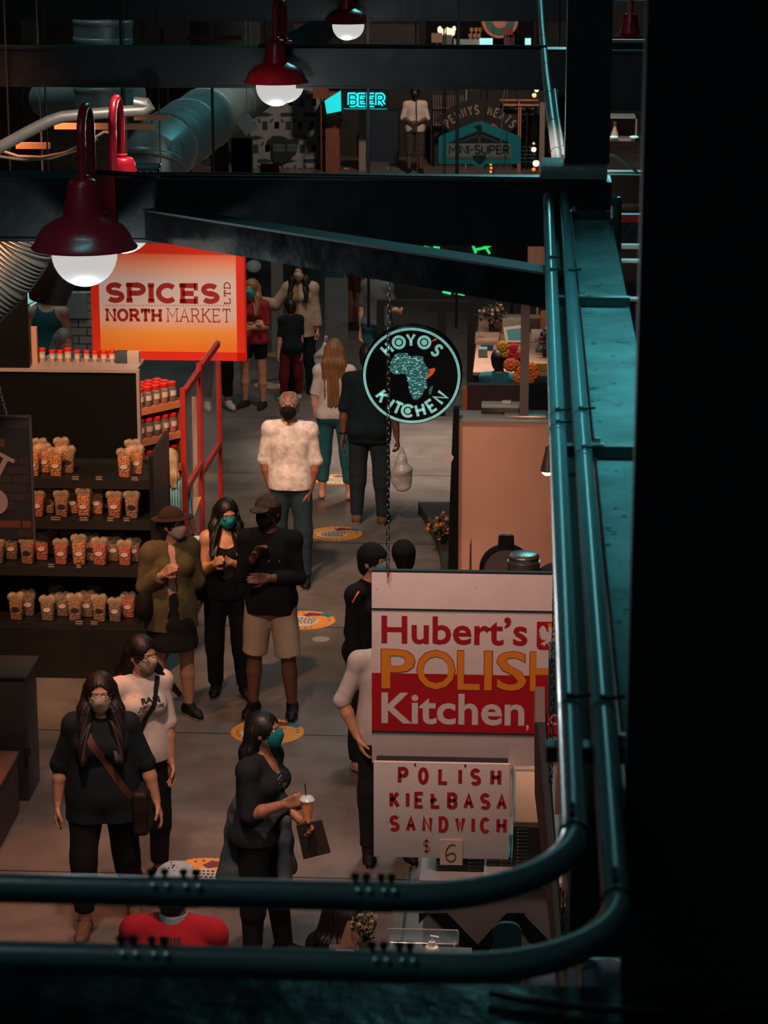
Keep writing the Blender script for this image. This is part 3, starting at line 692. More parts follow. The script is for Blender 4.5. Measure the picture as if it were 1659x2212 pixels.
# ------------------------------------------------------------------ the hall
WALL_Y = 58.0
M_floor = mat('polished_concrete', '#5c544f', .36, noise=.32, nscale=.9, spec=.55)
N, LK, PB = nodes(M_floor)
tc = N.new('ShaderNodeTexCoord'); mp = N.new('ShaderNodeMapping'); LK(tc.outputs['Object'], mp.inputs[0])
br = N.new('ShaderNodeTexBrick'); LK(mp.outputs[0], br.inputs['Vector']); br.offset = 0; br.inputs['Scale'].default_value = 1
mp.inputs['Location'].default_value = (1.1, -floorY(650, 1612), 0)
br.inputs['Brick Width'].default_value = 4.4; br.inputs['Row Height'].default_value = 2.66; br.inputs['Mortar Size'].default_value = .012
br.inputs['Color1'].default_value = br.inputs['Color2'].default_value = (1,1,1,1); br.inputs['Mortar'].default_value = (.15,.15,.15,1); br.inputs['Mortar Smooth'].default_value = .3
st = N.new('ShaderNodeTexNoise'); st.inputs['Scale'].default_value = 3.2; st.inputs['Detail'].default_value = 8; LK(tc.outputs['Object'], st.inputs['Vector'])
sr = N.new('ShaderNodeMapRange'); sr.inputs[1].default_value = .25; sr.inputs[2].default_value = .6; sr.inputs[3].default_value = .72; sr.inputs[4].default_value = 1.05; LK(st.outputs[0], sr.inputs[0])
old = PB.inputs['Base Color'].links[0].from_socket
m1 = N.new('ShaderNodeMix'); m1.data_type = 'RGBA'; m1.blend_type = 'MULTIPLY'; m1.inputs[0].default_value = 1; LK(old, m1.inputs[6]); LK(br.outputs[0], m1.inputs[7])
m2 = N.new('ShaderNodeMix'); m2.data_type = 'RGBA'; m2.blend_type = 'MULTIPLY'; m2.inputs[0].default_value = 1; LK(m1.outputs[2], m2.inputs[6]); LK(sr.outputs[0], m2.inputs[7]); LK(m2.outputs[2], PB.inputs['Base Color'])
struct(MB().box((-15,1,-.15),(7,WALL_Y,0)).build('floor', M_floor), 'polished concrete floor with joints')
M_dark = mat('dark_wall', '#15191a', .7, noise=.2, nscale=2)
struct(MB().box((-15,WALL_Y,0),(7,WALL_Y+.2,9)).build('wall_back', M_dark), 'dark far wall of the market hall')
struct(MB().box((-15.2,1,0),(-15,WALL_Y,9)).build('wall_left', M_dark)); struct(MB().box((7,1,0),(7.2,WALL_Y,9)).build('wall_right', M_dark))
struct(MB().box((-15,1,CEIL),(7,WALL_Y,CEIL+.2)).build('ceiling', M_dark), 'dark ceiling high over the hall')
# ------------------------------------------------------------------ black painted steel frame
M_beam = mat('black_paint', '#0b0d0e', .38, spec=.5, noise=.25, nscale=7, bump=.08, bscale=35)
M_gloss = mat('black_gloss_paint', '#07090a', .17, spec=.9, noise=.2, nscale=9, bump=.06, bscale=40)
Y1 = 9.5; ZT = onY(600, 388, Y1-.1).z; BH = .245; ZB = ZT-BH
def ibeam(name, x0, x1, y, label, m=M_beam):
    b = MB()
    b.box((x0,y-.10,ZT-.014),(x1,y+.10,ZT)).box((x0,y-.095,ZB+.012),(x1,y-.075,ZT-.013)).box((x0,y-.10,ZB),(x1,y+.10,ZB+.013)).box((x0,y+.06,ZB+.012),(x1,y+.08,ZT-.013))
    return tag(b.build(name, m), label, 'beam', 'black steel cross beams')
XR = onY(1318, 450, Y1).x
Y2 = onZ(600, 104, ZT).y+.1; Y3 = onZ(600, 44, ZB).y+.1
ibeam('steel_beam', -4.5, XR, Y1, 'nearest black steel cross beam, behind the big red lamp')
ibeam('steel_beam', -7, onY(1230,140,Y2).x, Y2, 'second black cross beam, above the green-blue neon sign')
ibeam('steel_beam', -9, onY(1230,20,Y3).x, Y3, 'farthest black cross beam at the top edge of the picture')
# diagonal brace with a glossy near face
zb = ZT-.055
A, B = onY(312, 456, 9.37), onY(1185, 594, 7.9); dv = (B-A).normalized(); nv = Vector((dv.y, -dv.x, 0)).normalized()
d0 = MB().bar(A-nv*.05-V(0,0,.055), B-nv*.05-V(0,0,.055), .10, .11)
br_ob = tag(d0.build('diagonal_brace', M_gloss), 'black glossy diagonal brace running from the first beam to the pipes', 'brace')
MB().bar(A-nv*.046+V(0,0,.004), B-nv*.046+V(0,0,.004), .112, .008).build('sheen_cover', mat('black_matte', '#07090a'), br_ob)  # matte cover added to stop window sheen on the brace top
# column on the first beam, plate over the pipes, big near column
cx0, cx1 = onY(1222, 200, 9.6).x, onY(1318, 200, 9.6).x
zp0, zp1 = onY(1240, 388, 9.42).z, onY(1240, 360, 9.42).z
px0, px1 = onY(1168, 375, 9.42).x, onY(1312, 375, 9.42).x
struct(MB().box((cx0,9.5,zp1),(cx1,9.68,9)).build('trim_1', M_beam), 'slim black steel column standing on the first beam')
M_tealpaint = mat('grey_paint', '#6f7d7d', .55, noise=.25, nscale=5, bump=.2, bscale=60)
tag(MB().bbox((px0,9.42,zp0),(px1,9.70,zp1),.004).build('cover_plate', M_tealpaint), 'grey steel cover plate over the pipes at the foot of the slim column', 'plate')
xc = onY(1371, 1000, 3.3).x
struct(MB().box((xc,3.3,3.2),(xc+.9,3.35,9)).build('trim_2', mat('black_matte', '#07090a', .6, noise=.2, nscale=6, spec=.3)), 'wide black column at the right edge')
# walkway edge at the bottom of the picture
yd = onZ(800, 2120, 5.02).y
M_deck = mat('walkway_black', '#0a0e0f', .3, noise=.6, nscale=9, bump=.5, bscale=14, spec=.22)
struct(MB().box((-2,1.2,4.85),(1.2,yd,5.02)).build('trim_3', M_deck), 'worn black edge of the upper walkway')
tag(MB().tube([onZ(x,y,5.03) for x,y in ((1060,2142),(1130,2158),(1220,2172),(1320,2181),(1420,2184),(1640,2178))], .006, 10).build('black_cable', mat('cable_black', '#0e1213', .35)), 'black cable lying on the walkway edge at lower right', 'cable')
# ledge on the right, lit from above
M_ledge = mat('dusty_ledge', '#52686a', .8, noise=.42, nscale=6, bump=.45, bscale=70, spec=.2)
N, LK, PB = nodes(M_ledge)
vo = N.new('ShaderNodeTexNoise'); vo.inputs['Scale'].default_value = 28; vo.inputs['Detail'].default_value = 3
tcl = N.new('ShaderNodeTexCoord'); LK(tcl.outputs['Object'], vo.inputs['Vector'])
sp = N.new('ShaderNodeMapRange'); sp.inputs[1].default_value = .66; sp.inputs[2].default_value = .70; sp.inputs[3].default_value = 1; sp.inputs[4].default_value = .25; LK(vo.outputs[0], sp.inputs[0])
mx = N.new('ShaderNodeMix'); mx.data_type = 'RGBA'; mx.blend_type = 'MULTIPLY'; mx.inputs[0].default_value = 1; LK(PB.inputs['Base Color'].links[0].from_socket, mx.inputs[6]); LK(sp.outputs[0], mx.inputs[7]); LK(mx.outputs[2], PB.inputs['Base Color'])
ZL = 5.148
lx0 = onZ(1244, 560, ZL).x; lx1 = onZ(1355, 640, ZL).x; ly1 = onZ(1280, 437, ZL).y
struct(MB().bbox((lx0,3.46,ZL-.05),(lx1,ly1,ZL),.004).build('trim_4', M_ledge), 'dusty painted top of the right-hand ledge')
struct(MB().box((.078,3.46,4.88),(lx0-.004,ly1-.3,5.112)).build('trim_5', mat('black_matte', '#07090a')), 'black strip added to darken the gap between the two pipes')  # added strip, hides the lit floor so the gap between the pipes reads dark
# ------------------------------------------------------------------ pipes
M_pipe = mat('painted_pipe', '#4d666a', .30, spec=.8, noise=.10, nscale=10, bump=.05, bscale=80, coat=.3)
M_band = mat('clamp_black', '#050707', .6, spec=.2)
ZP, RP = 5.2, .0193
def fillet(p0, c, p1, r, n=14):
    a, b = (p0-c).normalized(), (p1-c).normalized(); h = a.angle(b)/2; t = r/math.tan(h); q = c+(a+b).normalized()*(r/math.sin(h))
    s0, s1 = c+a*t-q, c+b*t-q; ang = s0.angle(s1); ax = s0.cross(s1).normalized()
    return [q+Matrix.Rotation(ang*i/n, 3, ax) @ s0 for i in range(n+1)]
def pipe(far, near, hz, r_f, label, rings, hrings, elb):
    F, Nn = onZ(*far, ZP), onZ(*near, ZP); d = (Nn-F).normalized(); Hh = onZ(*hz, ZP)
    C = F+d*((Hh.y-F.y)/d.y); L = V(-2.2, C.y, ZP)
    path = [F]+fillet(F, C, L, r_f)+[L]
    root = thing('pipe', (C.x, C.y, ZP-RP), label, 'pipe', 'painted conduit pipes')
    MB().tube(path, RP, 20).build('tube', M_pipe, root)
    def at(y): # point of the straight run seen at picture row y
        t = onZ(1240, y, ZP).y; return F+d*((t-F.y)/d.y)
    for y, kind in rings:
        p = at(y); cp = MB()
        if kind == 2: cp.tube([p-d*.012, p+d*.030], RP*1.06, 20)
        cp.tube([p-d*.0025, p+d*.0025], RP*1.15, 20, caps=False).tube([p-d*.0022, p+d*.0022], RP*1.02, 20, caps=False)
        k = cp.build('clamp_band' if kind < 2 else 'coupling', M_band if kind < 2 else M_pipe, root)
        if kind == 2: MB().tube([p-d*.0022, p+d*.0022], RP*1.12, 20).build('clamp_band', M_band, k)
        s = MB(); q = p-d*.022+V(0,0,RP*.95); 
        s.tube([q, q+V(.034,0,.004)], .0030, 8).tube([q-V(.005,0,0), q+V(.007,0,.001)], .0068, 10).bar(q+V(0,0,-.004), p+V(0,0,RP*1.05), .003, .004)
        s.build('clamp_screw', M_band, k)
    p = at(elb); k = MB().tube([p-d*.012, p+d*.014], RP*1.07, 20).build('coupling', M_pipe, root)
    MB().tube([p+d*.010, p+d*.015], RP*1.12, 20).build('clamp_band', M_band, k)
    for i in range(4): MB().tube([p-d*(.006+.010*i)+V(-.002,0,RP), p-d*(.006+.010*i)+V(-.002,0,RP*1.45)], .004, 8).build('bolt', M_band, k)
    for xa, xb, yy in hrings:
        X0, X1 = onZ(xa, yy, ZP).x, onZ(xb, yy, ZP).x
        k = MB().tube([V(X0,C.y,ZP), V(X1,C.y,ZP)], RP*1.05, 20).build('coupling', M_pipe, root)
        for f in (.06,.33,.70,.95):
            x = X0+(X1-X0)*f; MB().lathe([(.0030,0),(.0030,.008),(.0055,.008),(.0055,.013),(.002,.014)], (x,C.y,ZP+RP*.9), n=10).build('bolt', M_band, k)
            MB().lathe([(.0042,0),(.0042,.004),(.001,.005)], (x+.006,C.y-RP*.72,ZP+RP*.68), (0,-.7,.7), n=8).build('nut', mat('nut_steel', '#6f8a8c', .3, .8), k)
    return C
C1 = pipe((1183,404), (1238,1760), (600,1932), .225, 'inner of the two teal-lit pipes, its elbow left of the other', [(415,0),(572,0),(599,1),(908,0),(935,2),(1541,1)], [(322,432,1922),(762,850,1938)], 1797)
C2 = pipe((1217,406), (1331,1920), (600,2082), .20, 'outer of the two teal-lit pipes, nearest the right-hand ledge', [(416,0),(600,1),(905,1),(990,2),(1543,1)], [(255,362,2072),(798,890,2090)], 1940)
M_strut = mat('strut_steel', '#2b3638', .4, .3)
for y, xa, lab in ((455,1238,'top steel strut rail crossing the ledge, by the column plate'),(640,1188,'second steel strut rail crossing the ledge under the pipes'),(960,1186,'third steel strut rail under the pipes beside the half wall lamp'),(1606,1180,'lowest steel strut rail under the pipes by the grey board')):
    zz = ZP-RP-.001; yy = onZ(1250, y, zz).y; xa = onZ(xa, y, zz).x; xb = lx1 if y != 1606 else onZ(1358,y,zz).x
    r = thing('strut_rail', ((xa+xb)/2, yy, zz-.04), lab, 'rail', 'strut rails under the pipes')
    MB().box((xa,yy-.016,zz-.004),(xb,yy+.016,zz)).box((xa,yy-.016,zz-.026),(xb,yy-.012,zz-.004)).box((xa,yy+.012,zz-.026),(xb,yy+.016,zz-.004)).build('rail', M_strut, r)
    bx_ = onZ(1345 if y == 1606 else 1258+(y-640)*.10, y, zz).x
    MB().lathe([(.012,0),(.012,.005),(.007,.006),(.007,.016),(.0,.017)], (bx_,yy,zz), n=6).build('bolt', mat('bolt_steel', '#8fa5a6', .35, .6), r)
    MB().lathe([(.016,0),(.016,.003)], (bx_,yy,zz), n=16).build('washer', mat('bolt_steel', '#8fa5a6'), r)
for pts, r_, lab in (([(1205,352),(1202,330),(1190,240),(1180,160),(1171,60),(1165,-30)], .0225, 'long conduit pipe running on from the cover plate into the hall'), ([(1217,340),(1212,300),(1204,250),(1198,195)], .012, 'thin conduit beside the far run of pipe')):
    b = MB().tube([onZ(x, y, 5.25) for x, y in pts], r_, 16); root = thing('pipe', onZ(*pts[0], 5.22), lab, 'pipe'); b.build('tube', mat('pale_pipe', '#7d9092', .4, noise=.1, bump=.1), root)
    for i in range(5):
        y = 330-i*62-(9 if r_ < .02 else 0)
        if y < pts[-1][1]: break
        xs = np.interp(y, [p[1] for p in pts][::-1], [p[0] for p in pts][::-1]); p = onZ(xs, y, 5.25)
        MB().tube([p+V(0,-.004,0), p+V(0,.004,0)], r_*1.08, 14).build('clamp_band', M_band, root)
# cable and box along the first beam
tag(MB().tube([onZ(x, y, ZT+.012) for x, y in ((205,372),(240,374),(300,378),(600,380),(900,385),(1170,388))], .010, 10).build('black_cable', mat('cable_black', '#0e1213')), 'black cable laid along the top of the first beam', 'cable')
tag(MB().tube([V(onZ(560,102,ZT).x,Y2-.08,ZT+.012), V(onZ(1180,106,ZT).x,Y2-.08,ZT+.012)], .013, 8).build('black_cable', mat('cable_black', '#0e1213')), 'black cable laid along the top of the second beam', 'cable')
jb = onZ(321, 380, ZT); r = thing('junction_box', (jb.x, jb.y, ZT), 'small clear-topped junction box on the first beam', 'box')
M_clear = mat('clear_plastic', '#bcd4d4', .08, trans=.0, alpha=.28, spec=.6)
MB().bbox((jb.x-.042,jb.y-.03,ZT),(jb.x+.042,jb.y+.03,ZT+.028),.006).build('base', mat('box_teal', '#2f5f64', .35, noise=.3, nscale=60), r)
MB().bbox((jb.x-.045,jb.y-.032,ZT+.029),(jb.x+.045,jb.y+.032,ZT+.046),.006).build('lid', mat('box_lid', '#7ba3a6', .2), r)
for i in range(3): MB().lathe([(.008,0),(.008,.004),(.003,.006)], (jb.x-.026+.026*i,jb.y-.03,ZT+.014), (0,-1,0), n=10).build('knockout', mat('box_lid', '#7ba3a6'), r)
# ------------------------------------------------------------------ red gooseneck lamps
M_red = mat('lamp_red', '#b01c30', .32, spec=.5, coat=.2)
M_globe = mat('lamp_globe', '#2a2a2a', .5, emit=.56, ecol='#fffdf8')
M_shin = mat('shade_inside', '#d8d8d4', .5)
def lamp(px, py, Y, away, label, k=1.0, watts=14, leg=.36, bracket=None):
    c = onY(px, py, Y); rot = 1 if away else -1
    r = thing('gooseneck_lamp', (c.x, c.y, c.z-.12*k), label, 'lamp', 'red gooseneck barn lamps')
    MB().lathe([(.197*k,-.006),(.199*k,0),(.186*k,.012),(.172*k,.045*k),(.150*k,.075*k),(.110*k,.098*k),(.078*k,.112*k),(.070*k,.118*k),(.072*k,.110*k),(.108*k,.088*k),(.146*k,.066*k),(.166*k,.04*k),(.182*k,.006)], c, n=48).build('lamp_shade', M_red, r, angle=60)
    MB().lathe([(.076*k,.105*k),(.074*k,.125*k),(.056*k,.225*k),(.050*k,.245*k),(.040*k,.252*k),(.0,.254*k)], c, n=32).build('socket_cover', M_red, r)
    MB().lathe([(.001,-.150*k)]+[(.122*k*math.sin(a), -.028*k-.122*k*math.cos(a)) for a in [PI*i/16 for i in range(1, 13)]]+[(.07*k,.07*k)], c, n=32).build('globe', M_globe, r, angle=180)
    t = c+V(0,0,.25*k); R_ = .105*k; top = .15*k; e = V(0,rot*1,0)
    path = [t, t+V(0,0,top)]+[t+V(0,0,top)+e*(R_-R_*math.cos(a))+V(0,0,R_*math.sin(a)) for a in [PI*i/14 for i in range(1,15)]]+[t+e*2*R_+V(0,0,top-leg*k)]
    MB().tube(path, .0165*k, 14).build('gooseneck', M_red, r)
    if bracket is not None: e_ = path[-1]; MB().tube([e_+V(0,0,.02), V(e_.x,bracket,e_.z+.02)], .018, 12).build('bracket', M_red, r)
    MB().lathe([(.024*k,0),(.024*k,.014*k),(.018*k,.018*k)], t, n=16).build('collar', M_red, r)
    if watts:
        d = bpy.data.lights.new('lamp_light', 'POINT'); d.energy = watts; d.color = (.82,.97,1.0); d.shadow_soft_size = .06*k
        o = bpy.data.objects.new('lamp_light', d); COL.objects.link(o); o.parent = r; o.location = (0,0,-.16*k)
    return c
lamp(182, 532, Y1-.33, True, 'largest red gooseneck lamp, nearest, in front of the spice sign', watts=26)
lamp(266, 470, Y1+.85, False, 'red gooseneck lamp mostly hidden behind the first beam', watts=14, bracket=Y1+.08)
lamp(596, 176, Y2-.36, True, 'red gooseneck lamp in front of the second beam, left of the neon sign', watts=14)
lamp(616, 172, Y2+.7, False, 'red gooseneck lamp half hidden behind its twin at the second beam', watts=8)
lamp(749, 48, Y3-.36, True, 'red gooseneck lamp at the top edge, in front of the farthest beam')
lamp(757, 48, Y3+.7, False, 'red gooseneck lamp half hidden behind its twin at the farthest beam', watts=8)
lamp(1359, 104, 19.0, False, 'red lamp seen in the gap between the two right-hand columns', watts=0, leg=.2)
# red banner on the first beam
bq, bq2 = onY(203, 495, Y1-.13), onY(246, 385, Y1-.13); r = thing('red_banner', ((bq.x+bq2.x)/2, Y1-.13, bq.z), 'small red banner hung on the first beam behind the big lamp', 'banner')
MB().box((bq.x,Y1-.110,bq.z),(bq2.x,Y1-.1005,bq2.z)).build('cloth', mat('banner_red', '#c3180f', .7, noise=.15), r)
MB().lathe([(.011,0),(.011,.003),(.004,.004)], (onY(238,460,Y1).x,Y1-.110,onY(238,460,Y1-.13).z), (0,-1,0), n=12).build('button', mat('banner_pin', '#d06a58', .5), r)
# ------------------------------------------------------------------ signs
EX, EZ = V(1,0,0), V(0,0,1)
def frame_at(x0, y0, x1, y1, Y):
    """upright rectangle facing the walkway that fills the given part of the view at distance Y"""
    a = onY((x0+x1)/2, y1, Y); b = onY((x0+x1)/2, y0, Y); l = onY(x0, (y0+y1)/2, Y).x; r = onY(x1, (y0+y1)/2, Y).x
    return l, r, a.z, b.z
M_chain = mat('chain_steel', '#3c4242', .45, .7)
# --- spice stall light box
YS = 23.0
l, r_, b, t = frame_at(197, 530, 528, 778, YS)
sg = thing('spice_sign', ((l+r_)/2, YS, b), 'glowing red and orange light box sign of the spice stall', 'sign')
fw_ = (r_-l)*.052
M_sred = mat('sign_red_lit', '#b01c0c', .5, emit=.42, ecol='#d0280c')
MB().box((l,YS,b),(r_,YS+.16,b+fw_*1.05)).box((l,YS,t-fw_),(r_,YS+.16,t)).box((l,YS,b),(l+fw_,YS+.16,t)).box((r_-fw_,YS,b),(r_,YS+.16,t)).build('frame', M_sred, sg)
M_panel = mat('spice_panel', '#d08040', .5)
N, LK, PB = nodes(M_panel)
tcn = N.new('ShaderNodeTexCoord'); sx = N.new('ShaderNodeSeparateXYZ'); LK(tcn.outputs['Generated'], sx.inputs[0])
rp = N.new('ShaderNodeValToRGB'); e = rp.color_ramp.elements
e[0].position = 0; e[0].color = (*lin('#b85a10'), 1); e[1].position = 1; e[1].color = (*lin('#c24a26'), 1)
for p_, c_ in ((.20,'#c4742c'),(.38,'#b49684'),(.70,'#b09a90'),(.84,'#bc8468')):
    q = e.new(p_); q.color = (*lin(c_), 1)
LK(sx.outputs[2], rp.inputs[0]); LK(rp.outputs[0], PB.inputs['Base Color']); LK(rp.outputs[0], PB.inputs['Emission Color']); PB.inputs['Emission Strength'].default_value = .52
MB().box((l+fw_,YS+.02,b+fw_),(r_-fw_,YS+.14,t-fw_)).build('panel', M_panel, sg)
W_, H_ = r_-l, t-b
def sxy(px, py): q = onY(px, py, YS+.02); return q
M_stext = mat('sign_text_red', '#8f1d16', .6, emit=.22, ecol='#9a1a12')
tx = MB()
def trect(x0, y0, x1, y1): a = sxy(x0, y1); c = sxy(x1, y0); return V(a.x, YS+.02, a.z), c.x-a.x, c.z-a.z
o, w_, h_ = trect(229, 612, 474, 654); strokes(tx, 'SPICES', o, EX, EZ, w_, h_, .048, .004, .34, slab=.030)
o, w_, h_ = trect(229, 667, 349, 694); strokes(tx, 'NORTH', o, EX, EZ, w_, h_, .027, .004, .36, slab=.017)
o, w_, h_ = trect(362, 667, 498, 695); strokes(tx, 'MARKET', o, EX, EZ, w_, h_, .010, .004, .36, slab=.014)
a = sxy(484, 656); c = sxy(498, 609); strokes(tx, 'LTD', V(c.x, YS+.02, a.z), EZ, -EX, c.z-a.z, c.x-a.x, .010, .004, .4, slab=.012)
for i in range(44):
    q = sxy(230+i*6.15, 659.5); tx.lathe([(.005,0),(.005,.004)], (q.x,YS+.02,q.z), (0,-1,0), n=8)
tx.build('lettering', M_stext, sg, smooth=False)
hb = MB()
for px in (270, 462):
    q = onY(px, 530, YS); hb.box((q.x-.012,YS+.07,t),(q.x+.012,YS+.09,CEIL))
hb.build('hanger', M_beam, sg)
# --- round kitchen sign
YH = 19.0; c = onY(889.5, 811, YH); RH = onY(997, 811, YH).x-c.x
hs_ = thing('round_sign', (c.x, YH, c.z-RH), 'round black drum sign with white ring, glowing letters and a map', 'sign')
M_black = mat('sign_black', '#050607', .25, spec=.5)
M_lit = mat('sign_lit_teal', '#a4d4cc', .5, emit=.46, ecol='#9ae4da')
M_lit2 = mat('sign_lit_map', '#2f6664', .5, emit=.12, ecol='#63c4c0')
MB().lathe([(0,-.003),(RH*.985,-.003),(RH*1.0,.0),(RH*1.0,.02),(RH*.985,.025),(RH*.985,.09),(RH*1.01,.095),(RH*1.01,.13),(RH*.98,.20),(RH*.6,.22),(0,.22)], c, (0,1,0), n=72).build('drum', mat('drum_dark', '#141b1d', .22, spec=.6), hs_)
MB().lathe([(0,.0),(RH*.985,0),(RH*.985,.004),(0,.004)], c+V(0,-.008,0), (0,1,0), n=72).build('face', M_black, hs_)
f0 = c+V(0,-.009,0)
MB().ring(f0, RH*.925, RH*.978, EX, EZ, .003, 96).build('ring', M_lit, hs_)
tk = MB(); rr = random.Random(3)
for i in range(150):
    a_ = 2*PI*i/150
    if rr.random() < .62:
        d_ = V(math.cos(a_),0,math.sin(a_)); tg_ = V(-math.sin(a_),0,math.cos(a_)); p_ = f0+d_*RH*.951+V(0,-.003,0); hw = rr.uniform(.3,1)*.006
        tk.add([p_-tg_*hw-d_*.004, p_+tg_*hw-d_*.004, p_+tg_*hw+d_*.004, p_-tg_*hw+d_*.004], [(0,1,2,3),(3,2,1,0)])
tk.build('ring_pattern', mat('sign_pattern', '#2b6563', .6), hs_, smooth=False)
lt = MB()
def on_arc(ch, ang, r0, hgt, wid, bottom=False, th=.030):
    a_ = math.radians(ang); d_ = V(math.cos(a_),0,math.sin(a_)); uy = -d_ if bottom else d_; ux = V(-uy.z*-1,0,-uy.x) if False else V(uy.z,0,-uy.x)
    o_ = f0+d_*r0-ux*(wid/2) if not bottom else f0+d_*(r0+hgt)-ux*(wid/2)
    if ch in 'OC':
        cc = o_+ux*wid/2+uy*hgt/2; R_ = hgt/2
        lt.ring(cc, R_-th, R_, ux, uy, .003, 36, *((0,2*PI) if ch == 'O' else (math.radians(38), math.radians(322))))
        lt.lathe([(0,0),(R_*.42,0),(R_*.42,.003),(0,.003)], cc, (0,-1,0), n=24)
    else: strokes(lt, ch, o_, ux, uy, max(wid, th), hgt, th, .003)
hh = RH*.285
for ch, an_, wd in (('H',133,.19),('O',111,.285),('Y',91.5,.21),('O',70,.285),('S',46,.17)): on_arc(ch, an_, RH*.585, hh, wd*RH, th=.022)
for ch, an_, wd in (('K',216.5,.20),('I',234,.03),('T',247,.21),('C',264,.285),('H',284,.20),('E',303,.18),('N',323,.21)): on_arc(ch, an_, RH*.585, hh, wd*RH, True, th=.022)
lt.build('lettering', M_lit, hs_, smooth=False)
def hp(px, py): q = onY(px, py, YH-.01); return (q.x-c.x, q.z-c.z)
def zp(pts): return [hp(760+x*260/1659, 670+y*260/1659) for x, y in pts]
AF = [(600,610),(640,590),(765,588),(770,625),(800,630),(850,640),(855,625),(940,630),(975,640),(985,690),(1010,740),(1045,800),(1050,830),(1085,850),(1060,880),(1030,920),(1020,960),(1040,1010),(1030,1070),(1000,1100),(985,1140),(950,1200),(900,1235),(850,1235),(825,1190),(800,1120),(780,1070),(785,1010),(760,940),(750,890),(720,880),(690,870),(640,885),(590,885),(545,850),(520,800),(525,740),(545,690)]
MB().prism(zp(AF), f0, EX, EZ, .003).prism(zp([(1085,1050),(1125,1040),(1105,1110),(1090,1165),(1060,1155),(1062,1100)]), f0, EX, EZ, .003).build('map', M_lit2, hs_, smooth=False)
pt = MB()
for i in range(330):
    x_, y_ = rr.uniform(525,1040), rr.uniform(595,1230); w1 = rr.uniform(8,34); h1 = rr.choice((6,8,14))
    inside = False; px_, py_ = x_+w1/2, y_; n_ = len(AF)
    for k in range(n_):
        (x1,y1),(x2,y2) = AF[k], AF[(k+1) % n_]
        if (y1 > py_) != (y2 > py_) and px_ < (x2-x1)*(py_-y1)/(y2-y1)+x1: inside = not inside
    if inside: pt.prism(zp([(x_,y_),(x_+w1,y_),(x_+w1,y_+h1),(x_,y_+h1)]), f0+V(0,-.003,0), EX, EZ, .001)
pt.build('map_pattern', M_lit, hs_, smooth=False)
M_or = mat('sign_orange_lit', '#d8602a', .5, emit=.45, ecol='#ff5a1c')
MB().prism(zp([(1048,815),(1145,795),(1148,830),(1110,890),(1030,955),(1028,915),(1085,855)]), f0, EX, EZ, .003).prism(zp([(1095,435),(1130,400),(1150,400),(1150,385),(1175,395),(1160,415),(1130,425)]), f0, EX, EZ, .003).build('accent', M_or, hs_, smooth=False)
MB().box((c.x-.35,YH+.06,c.z+RH*.93),(c.x-.33,YH+.08,CEIL)).box((c.x+.33,YH+.06,c.z+RH*.93),(c.x+.35,YH+.08,CEIL)).build('hanger', M_beam, hs_)
# --- hanging kitchen sign (red and white)
YU = 11.55
l, _, b, t = frame_at(803, 1234, 1000, 1650, YU); r_ = onY(1262, 1400, YU).x
hu_ = thing('hanging_sign', ((l+r_)/2, YU, b), 'big white hanging sign with red band and orange outlined word', 'sign')
M_white = mat('sign_white', '#d3b7ad', .55, noise=.06, nscale=5)
N, LK, PB = nodes(M_white); nz = N.new('ShaderNodeTexNoise'); nz.inputs['Scale'].default_value = 40; tcn = N.new('ShaderNodeTexCoord'); LK(tcn.outputs['Object'], nz.inputs['Vector'])
mr = N.new('ShaderNodeMapRange'); mr.inputs[1].default_value = .70; mr.inputs[2].default_value = .75; mr.inputs[3].default_value = 1; mr.inputs[4].default_value = .45; LK(nz.outputs[0], mr.inputs[0])
mx = N.new('ShaderNodeMix'); mx.data_type = 'RGBA'; mx.blend_type = 'MULTIPLY'; mx.inputs[0].default_value = 1; LK(PB.inputs['Base Color'].links[0].from_socket, mx.inputs[6]); LK(mr.outputs[0], mx.inputs[7]); LK(mx.outputs[2], PB.inputs['Base Color'])
M_band_r = mat('sign_band_red', '#ab0714', .5); M_txr = mat('sign_letters_red', '#a00a16', .55); M_txo = mat('sign_letters_orange', '#dd7d18', .55); M_txw = mat('sign_letters_white', '#d3b7ad', .55); M_line = mat('sign_line', '#16100f', .6)
MB().bbox((l,YU,b),(r_,YU+.03,t),.003).build('board', M_white, hu_)
def uz(py, px=900): return onY(px, py, YU).z
def ux_(px, py=1400): return onY(px, py, YU).x
MB().box((l,YU-.0012,uz(1582)),(r_,YU,uz(1455))).build('red_band', M_band_r, hu_)
MB().box((l,YU-.005,uz(1316)-.0025),(r_,YU,uz(1316)+.0025)).box((l,YU-.0055,uz(1581)-.003),(r_,YU,uz(1581)+.003)).box((l,YU-.001,t-.006),(r_,YU+.032,t+.002)).build('line', M_line, hu_)
T1 = MB(); put_text(T1, "Hubert’s", V(ux_(824),YU,uz(1391)), EX, EZ, ux_(1139)-ux_(824), uz(1330)-uz(1391), .0012, .018); T1.build('lettering', M_txr, hu_, smooth=False)
T2 = MB(); T3 = MB(); xs = [(824,'P',72),(901,'O',82),(989,'L',48),(1047,'I',16),(1074,'S',64),(1146,'H',62)]
for x_, ch, wd in xs:
    hgt = uz(1405)-uz(1489); o0 = V(ux_(x_),YU-.0012,uz(1488))
    put_text(T3, ch, o0-V(.004,0,.004), EX, EZ, ux_(x_+wd)-ux_(x_)+.008, hgt+.008, .0006, .018); put_text(T2, ch, o0+V(0,-.0006,0), EX, EZ, ux_(x_+wd)-ux_(x_), hgt, .0006, .010)
T3.build('letter_outline', M_txr, hu_, smooth=False); T2.build('orange_lettering', M_txo, hu_, smooth=False)
